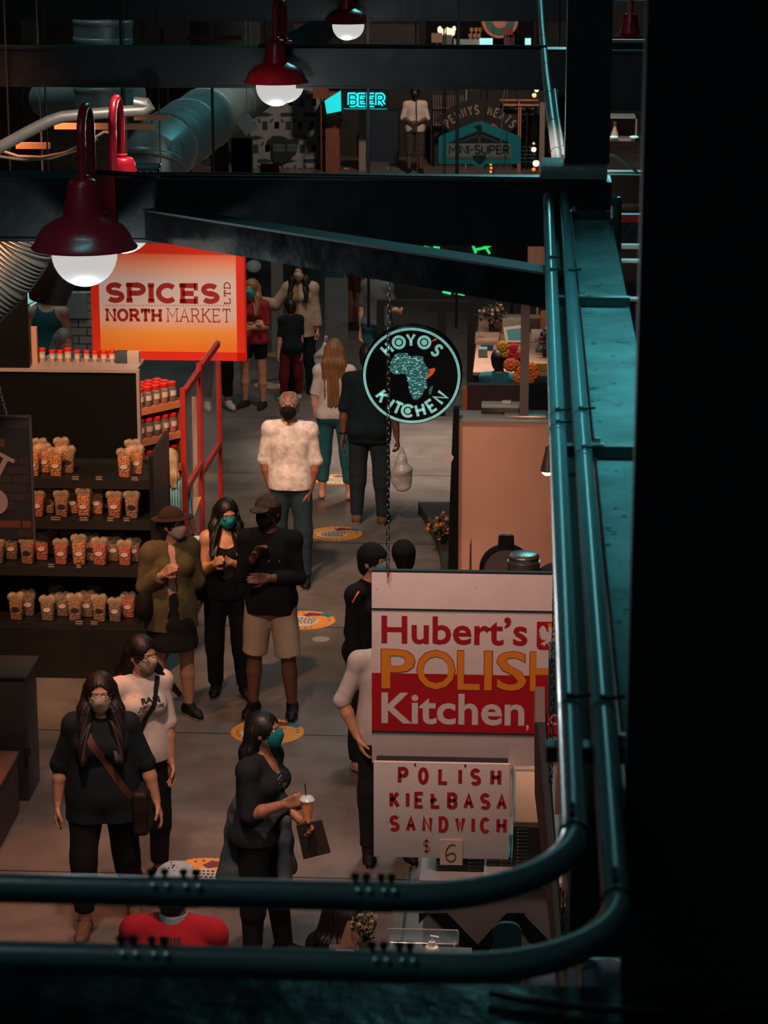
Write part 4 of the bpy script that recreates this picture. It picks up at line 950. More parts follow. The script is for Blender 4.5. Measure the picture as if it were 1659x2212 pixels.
T4 = MB(); put_text(T4, "Kitchen", V(ux_(824),YU-.0012,uz(1564)), EX, EZ, ux_(1135)-ux_(824), uz(1497)-uz(1564), .0008, .020); put_text(T4, ",", V(ux_(1139),YU-.0012,uz(1574)), EX, EZ, ux_(1145)-ux_(1139), uz(1561)-uz(1574), .0008, .02)
put_text(T4, "LLC", V(ux_(1156),YU-.0012,uz(1560)), EX, EZ, ux_(1212)-ux_(1156), uz(1537)-uz(1560), .0008, .01); T4.build('white_lettering', M_txw, hu_, smooth=False)
# crest
em = MB(); X0, X1, Z0, Z1 = ux_(1159), ux_(1220), uz(1398), uz(1338)
def cr(u, v): return (X0+(X1-X0)*u, Z0+(Z1-Z0)*v)
sh_ = [(0,1),(1,1),(1,.12),(.95,.03),(.88,0),(.58,0),(.5,-.06),(.42,0),(.12,0),(.05,.03),(0,.12)]
em.prism([(cr(u,v)) for u, v in sh_], V(0,YU,0), EX, EZ, .0015); em.build('crest', M_band_r, hu_, smooth=False)
ea = MB(); half = [(.5,.82),(.42,.84),(.40,.74),(.44,.68),(.36,.62),(.34,.72),(.26,.84),(.18,.86),(.10,.74),(.07,.60),(.14,.62),(.06,.50),(.15,.53),(.09,.40),(.18,.44),(.16,.32),(.24,.38),(.26,.28),(.31,.36),(.36,.40),(.30,.28),(.18,.24),(.14,.18),(.24,.17),(.26,.10),(.33,.20),(.40,.24),(.42,.12),(.5,.06)]
ea.prism([cr(u,v) for u, v in half]+[cr(1-u,v) for u, v in half[::-1][1:-1]], V(0,YU-.0015,0), EX, EZ, .0008); ea.build('eagle', M_txw, hu_, smooth=False)
MB().prism([cr(u,v) for u, v in ((.40,.84),(.38,.95),(.45,.90),(.5,.97),(.55,.90),(.62,.95),(.60,.84))], V(0,YU-.0015,0), EX, EZ, .0008).build('crown', M_txo, hu_, smooth=False)
# chains
chx = onY(838, 1245, YU).x
q0 = V(chx,YU-.012,uz(1243)); hk = MB().tube([q0+V(0,.004,-.010), q0+V(0,-.006,0), q0+V(0,.0,.03), q0+V(0,.012,.022)], .004, 8).build('hook', mat('hook_copper', '#a0694a', .35, .6), hu_)
top_y = onZ(838, 618, ZB-.1); tag(MB().chain(q0+V(0,0,.03), V(chx+.005, YU, ZB+.02),   .034, .0024).build('chain', M_chain), 'steel chain holding the big red and white sign, passing before the round sign', 'chain')
# --- painted sandwich sign
YK = YU-.10
l2, r2, b2, t2 = frame_at(807, 1648, 1100, 1854, YK)
ks = thing('menu_sign', ((l2+r2)/2, YK, b2), 'white board with red stencilled sandwich lettering and a price', 'sign')
MB().bbox((l2,YK,b2),(r2,YK+.018,t2),.003).build('board', M_white, ks)
M_sten = mat('stencil_red', '#a81410', .6, noise=.12, nscale=60); kt = MB()
def kz(py): return onY(950, py, YK).z
def kx(px): return onY(px, 1750, YK).x
for wds, x0, x1, y0, y1 in (('POLISH',859,1082,1658,1695),('KIEŁBASA',841,1095,1711,1747),('SANDWICH',841,1095,1763,1798)):
    n_ = len(wds); ws = [STK[ch][0] for ch in wds]; x_ = kx(x0); hgt = kz(y0)-kz(y1); tot = kx(x1)-kx(x0); lw = hgt*.60; ad = [lw*(.24 if ch == 'I' else 1) for ch in wds]
    gp = (tot-sum(ad))/(n_-1)
    for ch, wd in zip(wds, ad): strokes(kt, ch, V(x_,YK,kz(y1)), EX, EZ, wd, hgt, hgt*.21, .0012); x_ += wd+gp
kt.build('lettering', M_sten, ks, smooth=False)
k2 = MB(); strokes(k2, '$', V(kx(913),YK,kz(1844)), EX, EZ, kx(930)-kx(913), kz(1812)-kz(1844), .009, .0012); k2.build('dollar_sign', mat('stencil_orange', '#b2562a', .6), ks, smooth=False)
cdx0, cdx1, cz0, cz1 = kx(951), kx(1000), kz(1867), kz(1813)
MB().box((cdx0,YK-.006,cz0),(cdx1,YK-.001,cz1)).build('price_card', mat('price_card', '#c8a08c', .7, noise=.05), ks)
k3 = MB(); P6 = [(.78,.95),(.6,.99),(.42,.92),(.28,.72),(.2,.45),(.25,.2),(.42,.05),(.62,.06),(.78,.2),(.8,.38),(.68,.5),(.48,.5),(.3,.4),(.22,.3)]
k3.tube([V(cdx0+(cdx1-cdx0)*(.1+.75*x),YK-.007,cz0+(cz1-cz0)*(.12+.72*y)) for x, y in P6], .0022, 6); k3.build('numeral', mat('marker', '#2a1f1c', .7), ks)
k4 = MB(); [k4.lathe([(.005,0),(.005,.003),(.002,.004)], (kx(px),YK,kz(1652)), (0,-1,0), n=10) for px in (896,1004)]
sc_ = [MB().lathe([(.005,0),(.005,.003),(.002,.004)], (kx(px),YK,kz(1652)), (0,-1,0), n=10).build('screw', M_line, ks) for px in (896,1004)]
tag(MB().box((l2+.01,YK+.018,t2-.012),(r2-.01,YU,t2-.006)).build('shelf_edge', M_line), 'dark batten between the sandwich board and the big sign', 'batten')
# --- grey board seen edge on, with its chain
YG = 10.9; g0, g1 = onY(1168, 1560, YG), onY(1204, 2062, YG); gw = .058
gb = thing('edge_on_board', ((g0.x+g1.x)/2, YG, g1.z-.2), 'grey board seen edge on, slanting beside the pipes', 'board')
pr = [(g0.x-gw*.42,g0.z),(g0.x+gw*.36,g0.z),(g1.x+gw*.36+.02,g1.z-.2),(g1.x-gw*.2+.02,g1.z-.2),(g0.x-gw*.35+.004,g0.z-.35)]
MB().prism(pr, V(0,YG+.5,0), EX, EZ, .5).build('board', mat('grey_board', '#5a4d48', .75, noise=.15, nscale=12), gb)
MB().prism([(a-.006,z_) for a, z_ in pr[:1]]+[(pr[0][0]+.004,pr[0][1]-.001),(pr[3][0]+.010,pr[3][1]),(pr[3][0]-.006,pr[3][1]),(pr[4][0]-.006,pr[4][1])], V(0,YG+.45,0), EX, EZ, .455).build('edge_strip', mat('board_edge', '#4a2620', .7), gb)
gt = onY(1192, 1430, YG); MB().box((gt.x-.012,YG+.05,g0.z+.02),(gt.x+.03,YG+.3,gt.z)).build('hanger_board', mat('dark_teal_board', '#1d3034', .6), gb)
tag(MB().chain(V(g0.x+.05,YG-.02,g0.z-.30), V(g0.x+.055,YG-.02,ZP-.1), .034, .003).build('chain', M_chain), 'steel chain behind the pipes holding the edge-on grey board', 'chain')
# --- dark chalkboard with pasted paper bricks, hanging at the left edge
YC = 16.6; l3, r3, b3, t3 = frame_at(-70, 899, 70, 1165, YC)
ck = thing('chalkboard_sign', ((l3+r3)/2, YC, b3), 'dark hanging chalkboard with brick pattern at the left edge', 'sign')
MB().box((l3,YC,b3),(r3,YC+.03,t3)).build('board', mat('chalk_dark', '#14100f', .7), ck)
MB().box((l3,YC-.006,t3-.008),(r3,YC+.032,t3+.004)).box((r3-.008,YC-.006,b3),(r3+.004,YC+.032,t3)).build('frame', mat('chalk_frame', '#46403c', .5), ck)
cb = MB(); rr = random.Random(5)
cbs = [MB(), MB()]
for row in range(13):
    z_ = b3+.02+row*(t3-b3-.04)/13; x_ = l3+.01-rr.random()*.1
    while x_ < r3-.08:
        w_ = rr.uniform(.06,.2)
        if rr.random() < .6 and x_ > l3: cbs[1 if row in (1,10) else 0].box((x_,YC-.003,z_),(min(x_+w_,r3-.02),YC,z_+.052))
        x_ += w_+.015
cbs[0].build('bricks', mat('chalk_brick', '#2a1814', .8, noise=.3, nscale=20), ck); cbs[1].build('rust_bricks', mat('chalk_rust', '#5a2818', .8, noise=.3, nscale=20), ck)
q = onY(4, 1030, YC); a_ = math.radians(-28); u_ = V(math.cos(a_),0,math.sin(a_)); v_ = V(-math.sin(a_),0,math.cos(a_)); s_ = MB()
tt = onY(16, 985, YC-.01); MB().prism([(-.06,.0),(.06,.0),(.06,-.028),(.018,-.028),(.018,-.18),(-.018,-.18),(-.018,-.028),(-.06,-.028)], tt, u_, v_, .004).build('letter', mat('chalk_letter', '#8f746c', .8), ck, smooth=False)
cc = onY(-12, 1084, YC-.01); MB().lathe([(0,0),(.095,0),(.095,.004),(0,.004)], cc, (0,-1,0), n=32).build('roundel', mat('chalk_letter', '#8f746c', .8), ck)
tag(MB().chain(V(onY(14,898,YC).x,YC+.01,t3), onY(-12,800,YC), .034, .0035).build('chain', mat('chain_pale', '#8b9494', .3, .7)), 'pale steel chain above the dark chalkboard at the left edge', 'chain')
# ------------------------------------------------------------------ popcorn stall, left
M_blk = mat('stall_black', '#0c0b0b', .5, spec=.4, noise=.2, nscale=6)
M_blk2 = mat('panel_black', '#030404', .7, spec=.12)
Y0 = floorY(200, 1466)
xl, xr = onY(-110, 1400, Y0).x, onY(340, 1400, Y0).x
pu = thing('popcorn_shelf', ((xl+xr)/2, Y0+.45, 0), 'stepped black shelving unit full of popcorn bags', 'shelf')
SHY = [Y0+.30, Y0+.22, Y0+.14, Y0+.06]; SHP = [1034, 1122, 1224, 1346]
SHZ = [onY(180, p_, y_).z for p_, y_ in zip(SHP, SHY)]
zt_ = onY(330, 968, Y0+.3).z
MB().box((xl,Y0,0),(xr,Y0+.9,SHZ[3]-.03)).build('base', M_blk, pu)
for i in range(4):
    s_ = MB().box((xl,SHY[i]-.02,SHZ[i]-.03),(xr-.03,Y0+.86,SHZ[i])).build('shelf', M_blk, pu)
    MB().box((xl,SHY[i]-.026,SHZ[i]-.075),(xr-.03,SHY[i]-.02,SHZ[i]+.004)).build('edge_strip', mat('shelf_edge', '#17120f', .5), s_)
MB().box((xr-.035,Y0+.02,SHZ[3]-.03),(xr,Y0+.9,zt_)).build('side_panel', M_blk, pu)
MB().box((xl,Y0+.86,SHZ[3]-.03),(xr,Y0+.9,SHZ[0]+.02)).build('back_panel', M_blk, pu)
bl, br_, bb, bt = frame_at(-110, 797, 303, 962, Y0+.95)
pn = thing('menu_screen', ((bl+br_)/2, Y0+.95, bb-.25), 'large black panel with grey rim standing behind the top row of popcorn', 'panel')
MB().box((bl,Y0+.95,bb-.25),(br_-.02,Y0+1.0,bt-.02)).build('board', M_blk2, pn)
M_rim = mat('rim_grey', '#8d7f78', .45, .2)
MB().box((br_-.025,Y0+.93,bb-.25),(br_,Y0+1.0,bt)).build('side_rim', M_rim, pn); MB().box((bl,Y0+.93,bt-.022),(br_-.025,Y0+1.4,bt)).build('top_rim', M_rim, pn)
# bags
def popmat(nm, c1, c2):
    m = mat('popcorn_'+nm, c1, .6, bump=.9, bscale=70)
    N, LK, PB = nodes(m); v_ = N.new('ShaderNodeTexVoronoi'); v_.inputs['Scale'].default_value = 62; tcn = N.new('ShaderNodeTexCoord'); LK(tcn.outputs['Object'], v_.inputs['Vector'])
    rp = N.new('ShaderNodeValToRGB'); rp.color_ramp.elements[0].color = (*lin(c1),1); rp.color_ramp.elements[1].color = (*lin(c2),1); rp.color_ramp.elements[1].position = .75; LK(v_.outputs['Distance'], rp.inputs[0]); LK(rp.outputs[0], PB.inputs['Base Color']); return m
KIND = [popmat('cheese', '#e08a34', '#5a2408'), popmat('caramel', '#b0743a', '#3a1a08'), popmat('hot', '#d85a24', '#4a1006'), popmat('mix', '#8f6238', '#241008')]
M_cello = mat('cellophane', '#e8e2da', .1, alpha=.06, spec=.9); M_flap = mat('cellophane_flap', '#c8a888', .14, alpha=.22, spec=1.0, bump=1.0, bscale=45); M_lab = mat('bag_label', '#b0a098', .6); M_labd = mat('bag_label_dark', '#1a120e', .6)
def sq(r, h, n, ph, j=0, wav=0):
    out = []
    for k in range(n):
        a = 2*PI*k/n+ph; q = (abs(math.cos(a))**4+abs(math.sin(a))**4)**-.25; w_ = 1+wav*math.sin(a*7+ph*3)
        out.append(V(r*q*math.cos(a)*w_, r*q*math.sin(a)*.8*w_, h+wav*.25*math.cos(a*5+1)*.4))
    return out
def bagproto(kind, dark, tall):
    r = thing('popcorn_bag', (0,0,0), 'bag', 'bag', 'popcorn bags')
    n = 28; rings = [sq(.036,0,n,0), sq(.044,.006,n,0), sq(.050,.07,n,0), sq(.055,.15*tall,n,0), sq(.046,.165*tall,n,0), sq(.012,.168*tall,n,0)]
    def loft(rg): 
        m = MB(); vs = [v for q in rg for v in q]; fs = [(i*n+k, i*n+(k+1) % n, (i+1)*n+(k+1) % n, (i+1)*n+k) for i in range(len(rg)-1) for k in range(n)]
        fs += [tuple(range(n-1,-1,-1)), tuple((len(rg)-1)*n+k for k in range(n))]; return m.add(vs, fs)
    loft(rings).build('popcorn', KIND[kind], r)
    H_ = .168*tall
    c_ = loft([sq(.040,-.001,n,0), sq(.048,.006,n,0), sq(.053,.07,n,0), sq(.060,H_,n,0), sq(.063,H_+.03,n,0,0,.06)]).build('bag_film', M_cello, r)
    fl = MB(); vs = []; 
    for rr_, hh_ in ((.060,H_+.004),(.064,H_+.022),(.058,H_+.040),(.030,H_+.046),(.004,H_+.040)): vs += sq(rr_, hh_, n, .2, 0, .10)
    fl.add(vs, [(i*n+k, i*n+(k+1) % n, (i+1)*n+(k+1) % n, (i+1)*n+k) for i in range(4) for k in range(n)]); fl.build('bag_top', M_flap, r)
    lb = MB().lathe([(0,0),(.030,0),(.030,.0025),(0,.0025)], (0,-.0448,.095), (0,-1,0), n=20, sx=1, sy=.62); lb.build('label', M_labd if dark else M_lab, r); return r
PROT = [bagproto(0,0,1.15), bagproto(1,1,1.0), bagproto(2,0,.95), bagproto(3,0,.9)]
PNAME = ['cheddar-orange', 'caramel-brown', 'red-orange', 'dark mixed']
ROWS = [[(72,0,0),(97,0,.1),(122,0,0),(148,1,.07),(270,0,0),(297,0,.05),(88,0,.2),(135,0,.22),(288,0,.2)],
        [(82,2,0),(105,1,0),(134,1,.02),(158,0,.03),(183,0,0),(211,0,0),(249,2,0),(286,1,0),(120,1,.2),(172,0,.2),(230,1,.2)],
        [(-4,3,0),(27,3,0),(61,1,.02),(92,2,0),(133,2,0),(172,0,0),(200,1,.03),(217,2,.02),(246,3,0),(271,2,0),(290,3,.06),(110,2,.2),(152,3,.2),(260,3,.2)],
        [(37,1,0),(62,3,.05),(104,3,0),(137,3,.02),(163,1,0),(190,3,0),(216,1,0),(250,3,0),(279,2,0),(124,3,.2),(205,3,.2)]]
LVL = ['top shelf', 'second shelf down', 'third shelf down', 'lowest shelf']; used = set(); ORD = ['first','second','third','fourth','fifth','sixth','seventh','eighth','ninth','tenth','eleventh','twelfth','thirteenth','fourteenth','fifteenth']
for i, row in enumerate(ROWS):
    fr = sorted([q for q in row if q[2] < .15]); bk = sorted([q for q in row if q[2] >= .15])
    for lst, wh in ((fr, 'front row'), (bk, 'row behind')):
        lastx = -99; lasty = 9
        for n_, (px, k, dy) in enumerate(lst):
            dy = .30 if wh == 'row behind' else 0.0; xx = onY(px, SHP[i], SHY[i]+.065).x
            if wh == 'front row' and xx-lastx < .124 and lasty < .05: dy = .118
            lastx, lasty = xx, dy
            p_ = onY(px, SHP[i], SHY[i]+.065+dy); loc = (p_.x, SHY[i]+.065+dy, SHZ[i]+.003)
            lab = '%s popcorn bag, %s from left in %s, %s' % (PNAME[k], ORD[n_], wh, LVL[i])
            o = PROT[k] if k not in used else None
            sc = random.uniform(.95, 1.05)
            if o is None: o = dup(PROT[k], loc, random.uniform(-.12,.12), lab, None, sc)
            else: o.location = loc; o['label'] = lab; used.add(k)
for i, px, w_ in ((0,165,.07),(0,215,.06),(0,292,.06),(1,122,.10),(1,182,.08),(1,240,.06),(1,275,.06),(2,112,.06),(2,172,.05),(3,172,.07),(3,205,.07)):
    p_ = onY(px, SHP[i], SHY[i]); r = thing('price_card', (p_.x, SHY[i]-.03, SHZ[i]), 'small black shelf card %s on the %s' % ('near picture column %s' % '' if 0 else 'below the bags '+['at the left','in the middle','right of centre','at the right'][min(3,int(px/85))]+(' end' if px < 85 or px > 255 else ''), LVL[i]), 'card', 'shelf cards')
    MB().box((p_.x-w_/2,SHY[i]-.030,SHZ[i]-.02),(p_.x+w_/2,SHY[i]-.026,SHZ[i]+.04)).build('card', M_labd, r)
    t_ = MB(); rr = random.Random(px+i)
    for ln in range(2):
        x_ = p_.x-w_*.38
        while x_ < p_.x+w_*.34: d_ = rr.uniform(.004,.009); t_.box((x_,SHY[i]-.031,SHZ[i]+.018-ln*.018),(x_+d_,SHY[i]-.030,SHZ[i]+.027-ln*.018)); x_ += d_+.003
    t_.build('print', mat('card_print', '#8f6a50' if i else '#a08a80', .7), r, smooth=False)
# red lidded cups on the ledge behind the panel
zc = bt; cupx = [63,92,114,131,148,168,188,206,225,243]; cp0 = None
for n_, px in enumerate(cupx):
    p_ = onY(px, 797, Y0+1.25); k = (.92,1.1,.95,.95,1.15,.95,.95,.9,.95,1.0)[n_]
    lab = 'white tub with red lid, %s from the left above the black panel' % ORD[n_]
    if cp0 is None:
        cp0 = thing('lidded_tub', (p_.x, Y0+1.25, zc), lab, 'tub', 'red-lidded tubs')
        MB().lathe([(.026,0),(.027,.002),(.034,.082),(.033,.083)], (p_.x,Y0+1.25,zc), n=24).build('tub', mat('tub_white', '#a8928a', .4, alpha=.9), cp0)
        MB().lathe([(.035,.080),(.036,.084),(.036,.100),(.032,.104),(0,.104)], (p_.x,Y0+1.25,zc), n=24).build('lid', mat('lid_red', '#b0180f', .35), cp0)
        MB().ring(V(p_.x,Y0+1.25,zc+.03),   .0312, .0322, EX, V(0,1,0), .03, 24, PI*1.15, PI*1.85).build('label', M_lab, cp0)
    else: dup(cp0, (p_.x, Y0+1.25, zc), random.random()*.3, lab, None, (k*.80,k*.80,k))
for px, w_, c_, lb in ((265,.10,'#20303a','dark blue printed box beside the tubs, under the spice sign'),(290,.10,'#8c8078','pale printed box at the right end of the tubs')):
    p_ = onY(px, 797, Y0+1.25); tag(MB().bbox((p_.x-w_/2,Y0+1.2,zc),(p_.x+w_/2,Y0+1.27,zc+.10),.004).build('printed_box', mat('box'+c_, c_, .6)), lb, 'box')
q0, q1 = onY(76, 796, Y0+1.15), onY(76, 706, Y0+1.15); tag(MB().box((q0.x-.025,Y0+1.13,zc),(q0.x+.025,Y0+1.18,q1.z)).build('wooden_post', mat('post_peach', '#a2786a', .6)), 'pale wooden post standing among the red-lidded tubs', 'post')
q0, q1 = onY(-60, 800, Y0+1.0), onY(57, 600, Y0+1.0); tag(MB().box((q0.x,Y0+.98,bt),(q1.x,Y0+1.02,q1.z+.3)).build('black_screen', M_blk2), 'black screen at the left edge beside the tubs', 'screen')
# ------------------------------------------------------------------ spice shelves and jars
pa, pb = onY(303, 886, Y0+1.35), None
YA, YB_ = Y0+2.1, Y0+2.47; A_ = onY(304, 884, YA); B_ = onY(392, 866, YB_); ux = V(B_.x-A_.x, YB_-YA, 0); LEN = ux.length; ux.normalize(); uy = V(-ux.y, ux.x, 0)
ss = thing('spice_shelf', tuple(A_+ux*LEN/2+uy*.15-V(0,0,A_.z)), 'orange-lit wooden shelves of red-capped spice jars beside the red booth', 'shelf')
M_wood = mat('shelf_wood', '#a5623c', .55, noise=.2, nscale=4, stretch=(1,8,8))
zs = [A_.z, onY(304, 951, YA).z, onY(304, 1022, YA).z]
for z_ in zs: MB().bar(V(A_.x,A_.y,z_-.03)+uy*.16-ux*.1, V(B_.x,B_.y,z_-.03)+uy*.16, .32, .058).build('shelf', M_wood, ss)
MB().bar(V(A_.x,A_.y,.9)+uy*.335-ux*.1, V(B_.x,B_.y,.9)+uy*.335, .02, 1.8).build('back_panel', mat('spice_back', '#3a1c14', .7), ss)
for s_ in (-.1, LEN): q = A_+ux*s_; MB().bar(V(q.x,q.y,.88)+uy*.01, V(q.x,q.y,.88)+uy*.33, .025, 1.75).build('upright', mat('spice_upright', '#7a3c24', .6), ss)
M_jar = mat('jar_glass', '#c8b8a8', .06, alpha=.14, spec=.8); jar0 = None; JK = [mat('spice_red', '#7a2a12', .8, noise=.3, nscale=60), mat('spice_brown', '#5a3018', .8, noise=.3, nscale=60), mat('spice_dark', '#3a1c10', .8, noise=.3, nscale=60)]
jp = []
for k in range(3):
    r = thing('spice_jar', (0,0,0), 'jar', 'jar', 'red-capped spice jars')
    MB().lathe([(0,.004),(.034,.004),(.036,.01),(.036,.10),(0,.10)], (0,0,0), n=20).build('spice', JK[k], r)
    MB().lathe([(.036,0),(.040,.006),(.040,.125),(.034,.138),(.034,.145)], (0,0,0), n=20).build('glass', M_jar, r)
    MB().lathe([(.038,.142),(.039,.146),(.039,.170),(.035,.174),(0,.174)], (0,0,0), n=20).build('cap', mat('cap_red', '#b3170f', .3), r)
    MB().ring(V(0,0,.055), .0402, .0412, EX, V(0,1,0), .045, 20, PI*1.2, PI*1.8).build('label', mat('jar_label', '#b39c90', .6), r); jp.append(r)
used2 = set(); rot = math.atan2(ux.y, ux.x)
for lv, z_ in enumerate(zs):
    for rw in range(3 if lv == 0 else 2):
        for j in range(5):
            k = (j*2+rw+lv) % 3; p_ = A_+ux*(LEN*(.10+.20*j)-.02)+uy*(.05+rw*.095); loc = (p_.x,p_.y,z_); lab = 'red-capped spice jar, %s from the left, %s row on the %s spice shelf' % (ORD[j], ['front','second','back'][rw], ['top','middle','lower'][lv])
            if k in used2: dup(jp[k], loc, rot+random.uniform(-.2,.2), lab)
            else: jp[k].location = loc; jp[k].rotation_euler = (0,0,rot); jp[k]['label'] = lab; used2.add(k)
# ------------------------------------------------------------------ red booth frame
bf = onZ(440, 1297, 0); YBq = bf.y; M_bred = mat('booth_red', '#8a140c', .5, noise=.12, nscale=10)
xB = bf.x; xC = onY(474, 900, YBq+1.15).x; xA = onY(397, 950, YBq-.95).x
zB = onY(434, 784, YBq).z; zC = onY(474, 782, YBq+1.15).z; zA = onY(396, 838, YBq-.95).z; zz0 = onY(434, 803, YBq).z
rb = thing('red_booth', (xB, YBq, 0), 'red painted frame booth with clear plastic sides at the spice stall', 'booth')
for x_, y_, z_ in ((xA,YBq-.95,zA),(xB,YBq,zB),(xC,YBq+1.15,zC)): MB().box((x_-.022,y_-.022,0),(x_+.022,y_+.022,z_)).build('post', M_bred, rb)
zl0 = onY(436, 1003, YBq).z
for z_ in (zz0, zl0, .12): MB().bar((xA,YBq-.95,z_),(xB,YBq,z_),.035,.055).build('rail', M_bred, rb)
for z_ in (zz0+.02, .05, 1.15): MB().bar((xB,YBq,z_),(xC,YBq+1.15,z_),.035,.05).build('rail', M_bred, rb)
MB().bar((xB-.12,YBq-.1,.05),(xB+.02,YBq+.0,.05),.05,.08).build('foot', M_bred, rb); MB().bar((xB-.06,YBq-.05,.30),(xB+.10,YBq+.1,.06),.04,.05).build('foot', M_bred, rb)
M_film = mat('clear_sheet', '#c4c0bc', .1, alpha=.16, spec=.8, bump=.3, bscale=3)
MB().bar((xA,YBq-.95,(zA+.5)/2),(xB,YBq,(zA+.5)/2),.004,zA-.5).build('clear_panel', M_film, rb); MB().bar((xB,YBq,(zB+.1)/2),(xC,YBq+1.15,(zB+.1)/2),.004,zB-.1).build('clear_panel', M_film, rb)
MB().bar((xB-.06,YBq-.05,1.35),(xB-.03,YBq-.02,1.35),.01,1.0).build('curtain', mat('reflection_cream', '#c4a48e', .8, alpha=.75), rb)  # cream strip standing in for a reflection on the clear panel
q = onY(408, 1090, YBq-.5); tag(MB().prism([(-.09,0),(.11,0),(.05,-.17),(-.02,-.17)], V(q.x,YBq-.5,q.z+.07), EX, V(0,.25,1).normalized(), .012).build('wooden_board', mat('board_tan', '#b98a6a', .6)), 'tan wooden board propped inside the red booth', 'board')
q = onY(408, 1165, YBq-.55); cbx = thing('clipboard', (q.x,YBq-.55,q.z-.05), 'pale clipboard with a pen held out beside the red booth', 'clipboard')
MB().prism([(-.10,0),(.10,0),(.06,-.14),(-.10,-.14)], V(q.x,YBq-.55,q.z+.03), EX, V(0,.5,.7).normalized(), .01).build('board', mat('clip_white', '#a9c4c4', .5), cbx); MB().tube([V(q.x-.06,YBq-.57,q.z), V(q.x+.03,YBq-.585,q.z-.02)], .005, 8).build('pen', M_labd, cbx); MB().box((q.x-.06,YBq-.56,q.z+.025),(q.x+.04,YBq-.53,q.z+.045)).build('clip', M_labd, cbx)
# white brick wall and grey notice behind the spice stall
YW = 29.0; l, r_, b, t = frame_at(118, 632, 204, 800, YW); wm = mat('white_brick', '#8f8a86', .6)
N, LK, PB = nodes(wm); br = N.new('ShaderNodeTexBrick'); tcn = N.new('ShaderNodeTexCoord'); mp = N.new('ShaderNodeMapping'); mp.inputs['Rotation'].default_value = (PI/2,0,0); LK(tcn.outputs['Object'], mp.inputs[0]); LK(mp.outputs[0], br.inputs['Vector'])
br.inputs['Scale'].default_value = 1; br.inputs['Brick Width'].default_value = .2; br.inputs['Row Height'].default_value = .1; br.inputs['Mortar Size'].default_value = .008; br.inputs['Color1'].default_value = (*lin('#99948f'),1); br.inputs['Color2'].default_value = (*lin('#8a8580'),1); br.inputs['Mortar'].default_value = (*lin('#3a3633'),1); LK(br.outputs[0], PB.inputs['Base Color'])
struct(MB().box((l-.5,YW,0),(r_,YW+.1,t)).build('wall_left_stall', wm), 'white brick stall wall behind the spice counter')
l, r_, b, t = frame_at(133, 636, 186, 690, YW-.1); tag(MB().box((l,YW-.03,b),(r_,YW,t)).build('notice_board', mat('notice_grey', '#7d8584', .6, noise=.2, nscale=9)), 'pale grey notice board on the wall above the spice counter', 'board')
# glowing tilted screen
q = onY(66, 641, 25); a_ = math.radians(32); u_ = V(math.cos(a_),0,math.sin(a_)); v_ = V(-math.sin(a_),0,math.cos(a_)); sl_ = thing('glowing_screen', (q.x,25,q.z-.08), 'small tilted glowing cyan screen at the left, under the ribbed duct', 'screen')
MB().prism([(-.06,-.05),(.05,-.06),(.06,.05),(-.07,.055)], q, u_, v_, .02).build('screen', mat('screen_cyan', '#a8e4e6', .5, emit=.6, ecol='#9ae6ea'), sl_); MB().prism([(-.05,-.085),(.055,-.085),(.055,-.066),(-.05,-.066)], q, u_, v_, .02).build('light_bar', mat('screen_cyan', '#a8e4e6'), sl_); rods(sl_, [(q.x,25.01,q.z+.05)])
# ------------------------------------------------------------------ dark cabinet and wooden counter, lower left
l, r_, b, t = frame_at(-80, 1462, 58, 1700, 16.2); cbn = thing('dark_cabinet', ((l+r_)/2, 16.4, 0), 'dark cabinet at the left edge, behind the wooden counter', 'cabinet')
MB().bbox((l,16.2,0),(r_,16.6,t),.01).build('body', mat('cabinet_dark', '#1a1818', .5, noise=.15), cbn); MB().bbox((l,16.17,t),(r_+.02,16.62,t+.02),.006).build('top', mat('cabinet_top', '#2c2c2c', .4), cbn)
q = onY(61, 1618, 16.15); MB().bbox((q.x-.02,16.1,q.z-.03),(q.x+.03,16.18,q.z+.03),.008).build('latch', mat('latch_dark', '#2a2320', .4, .5), cbn)
q = onY(40, 1622, 16.0); ctr = thing('wooden_counter', (q.x-.5, 15.0, 0), 'dark wooden counter with a pale edge at the lower left corner', 'counter')
MB().box((q.x-1.4,13.4,0),(q.x-.01,16.0,q.z-.03)).build('front', mat('counter_wood', '#3a2018', .6, noise=.3, nscale=5, stretch=(6,6,.6)), ctr); MB().bbox((q.x-1.4,13.3,q.z-.03),(q.x+.005,16.0,q.z),.006).build('countertop', mat('countertop_wood', '#5a3424', .5, noise=.2), ctr)
# ------------------------------------------------------------------ kitchen stall on the right (under the hanging signs)
YQ = 12.25; zk = onY(1000, 1903, YQ).z; kl, kr = onY(905, 1900, YQ).x, onY(1215, 1900, YQ).x
kc = thing('kitchen_counter', ((kl+kr)/2, YQ+.3, 0), 'white topped counter with black zigzag front under the sandwich board', 'counter')
M_pale = mat('counter_pale', '#7d7672', .5, noise=.08)
MB().box((kl+.02,YQ+.03,0),(kr,YQ+.62,zk-.03)).build('front', M_pale, kc); MB().bbox((kl,YQ,zk-.03),(kr,YQ+.66,zk),.006).build('countertop', mat('counter_white', '#9d918b', .35), kc)
def kp(px, py): p_ = onY(px, py, YQ+.03); return (p_.x, p_.z)
zgm = MB()
for poly in ([(925,1972),(966,1972),(1032,2040),(1094,1972),(1135,1972),(1032,2080)],[(1108,1988),(1128,1972),(1200,2046),(1200,2090),(1180,2080)],[(905,1972),(925,1972),(905,1995)]): zgm.prism([kp(*p_) for p_ in poly], V(0,YQ+.03,0), EX, EZ, .004)
zgm.build('zigzag', mat('zigzag_black', '#0d0c0c', .5), kc)
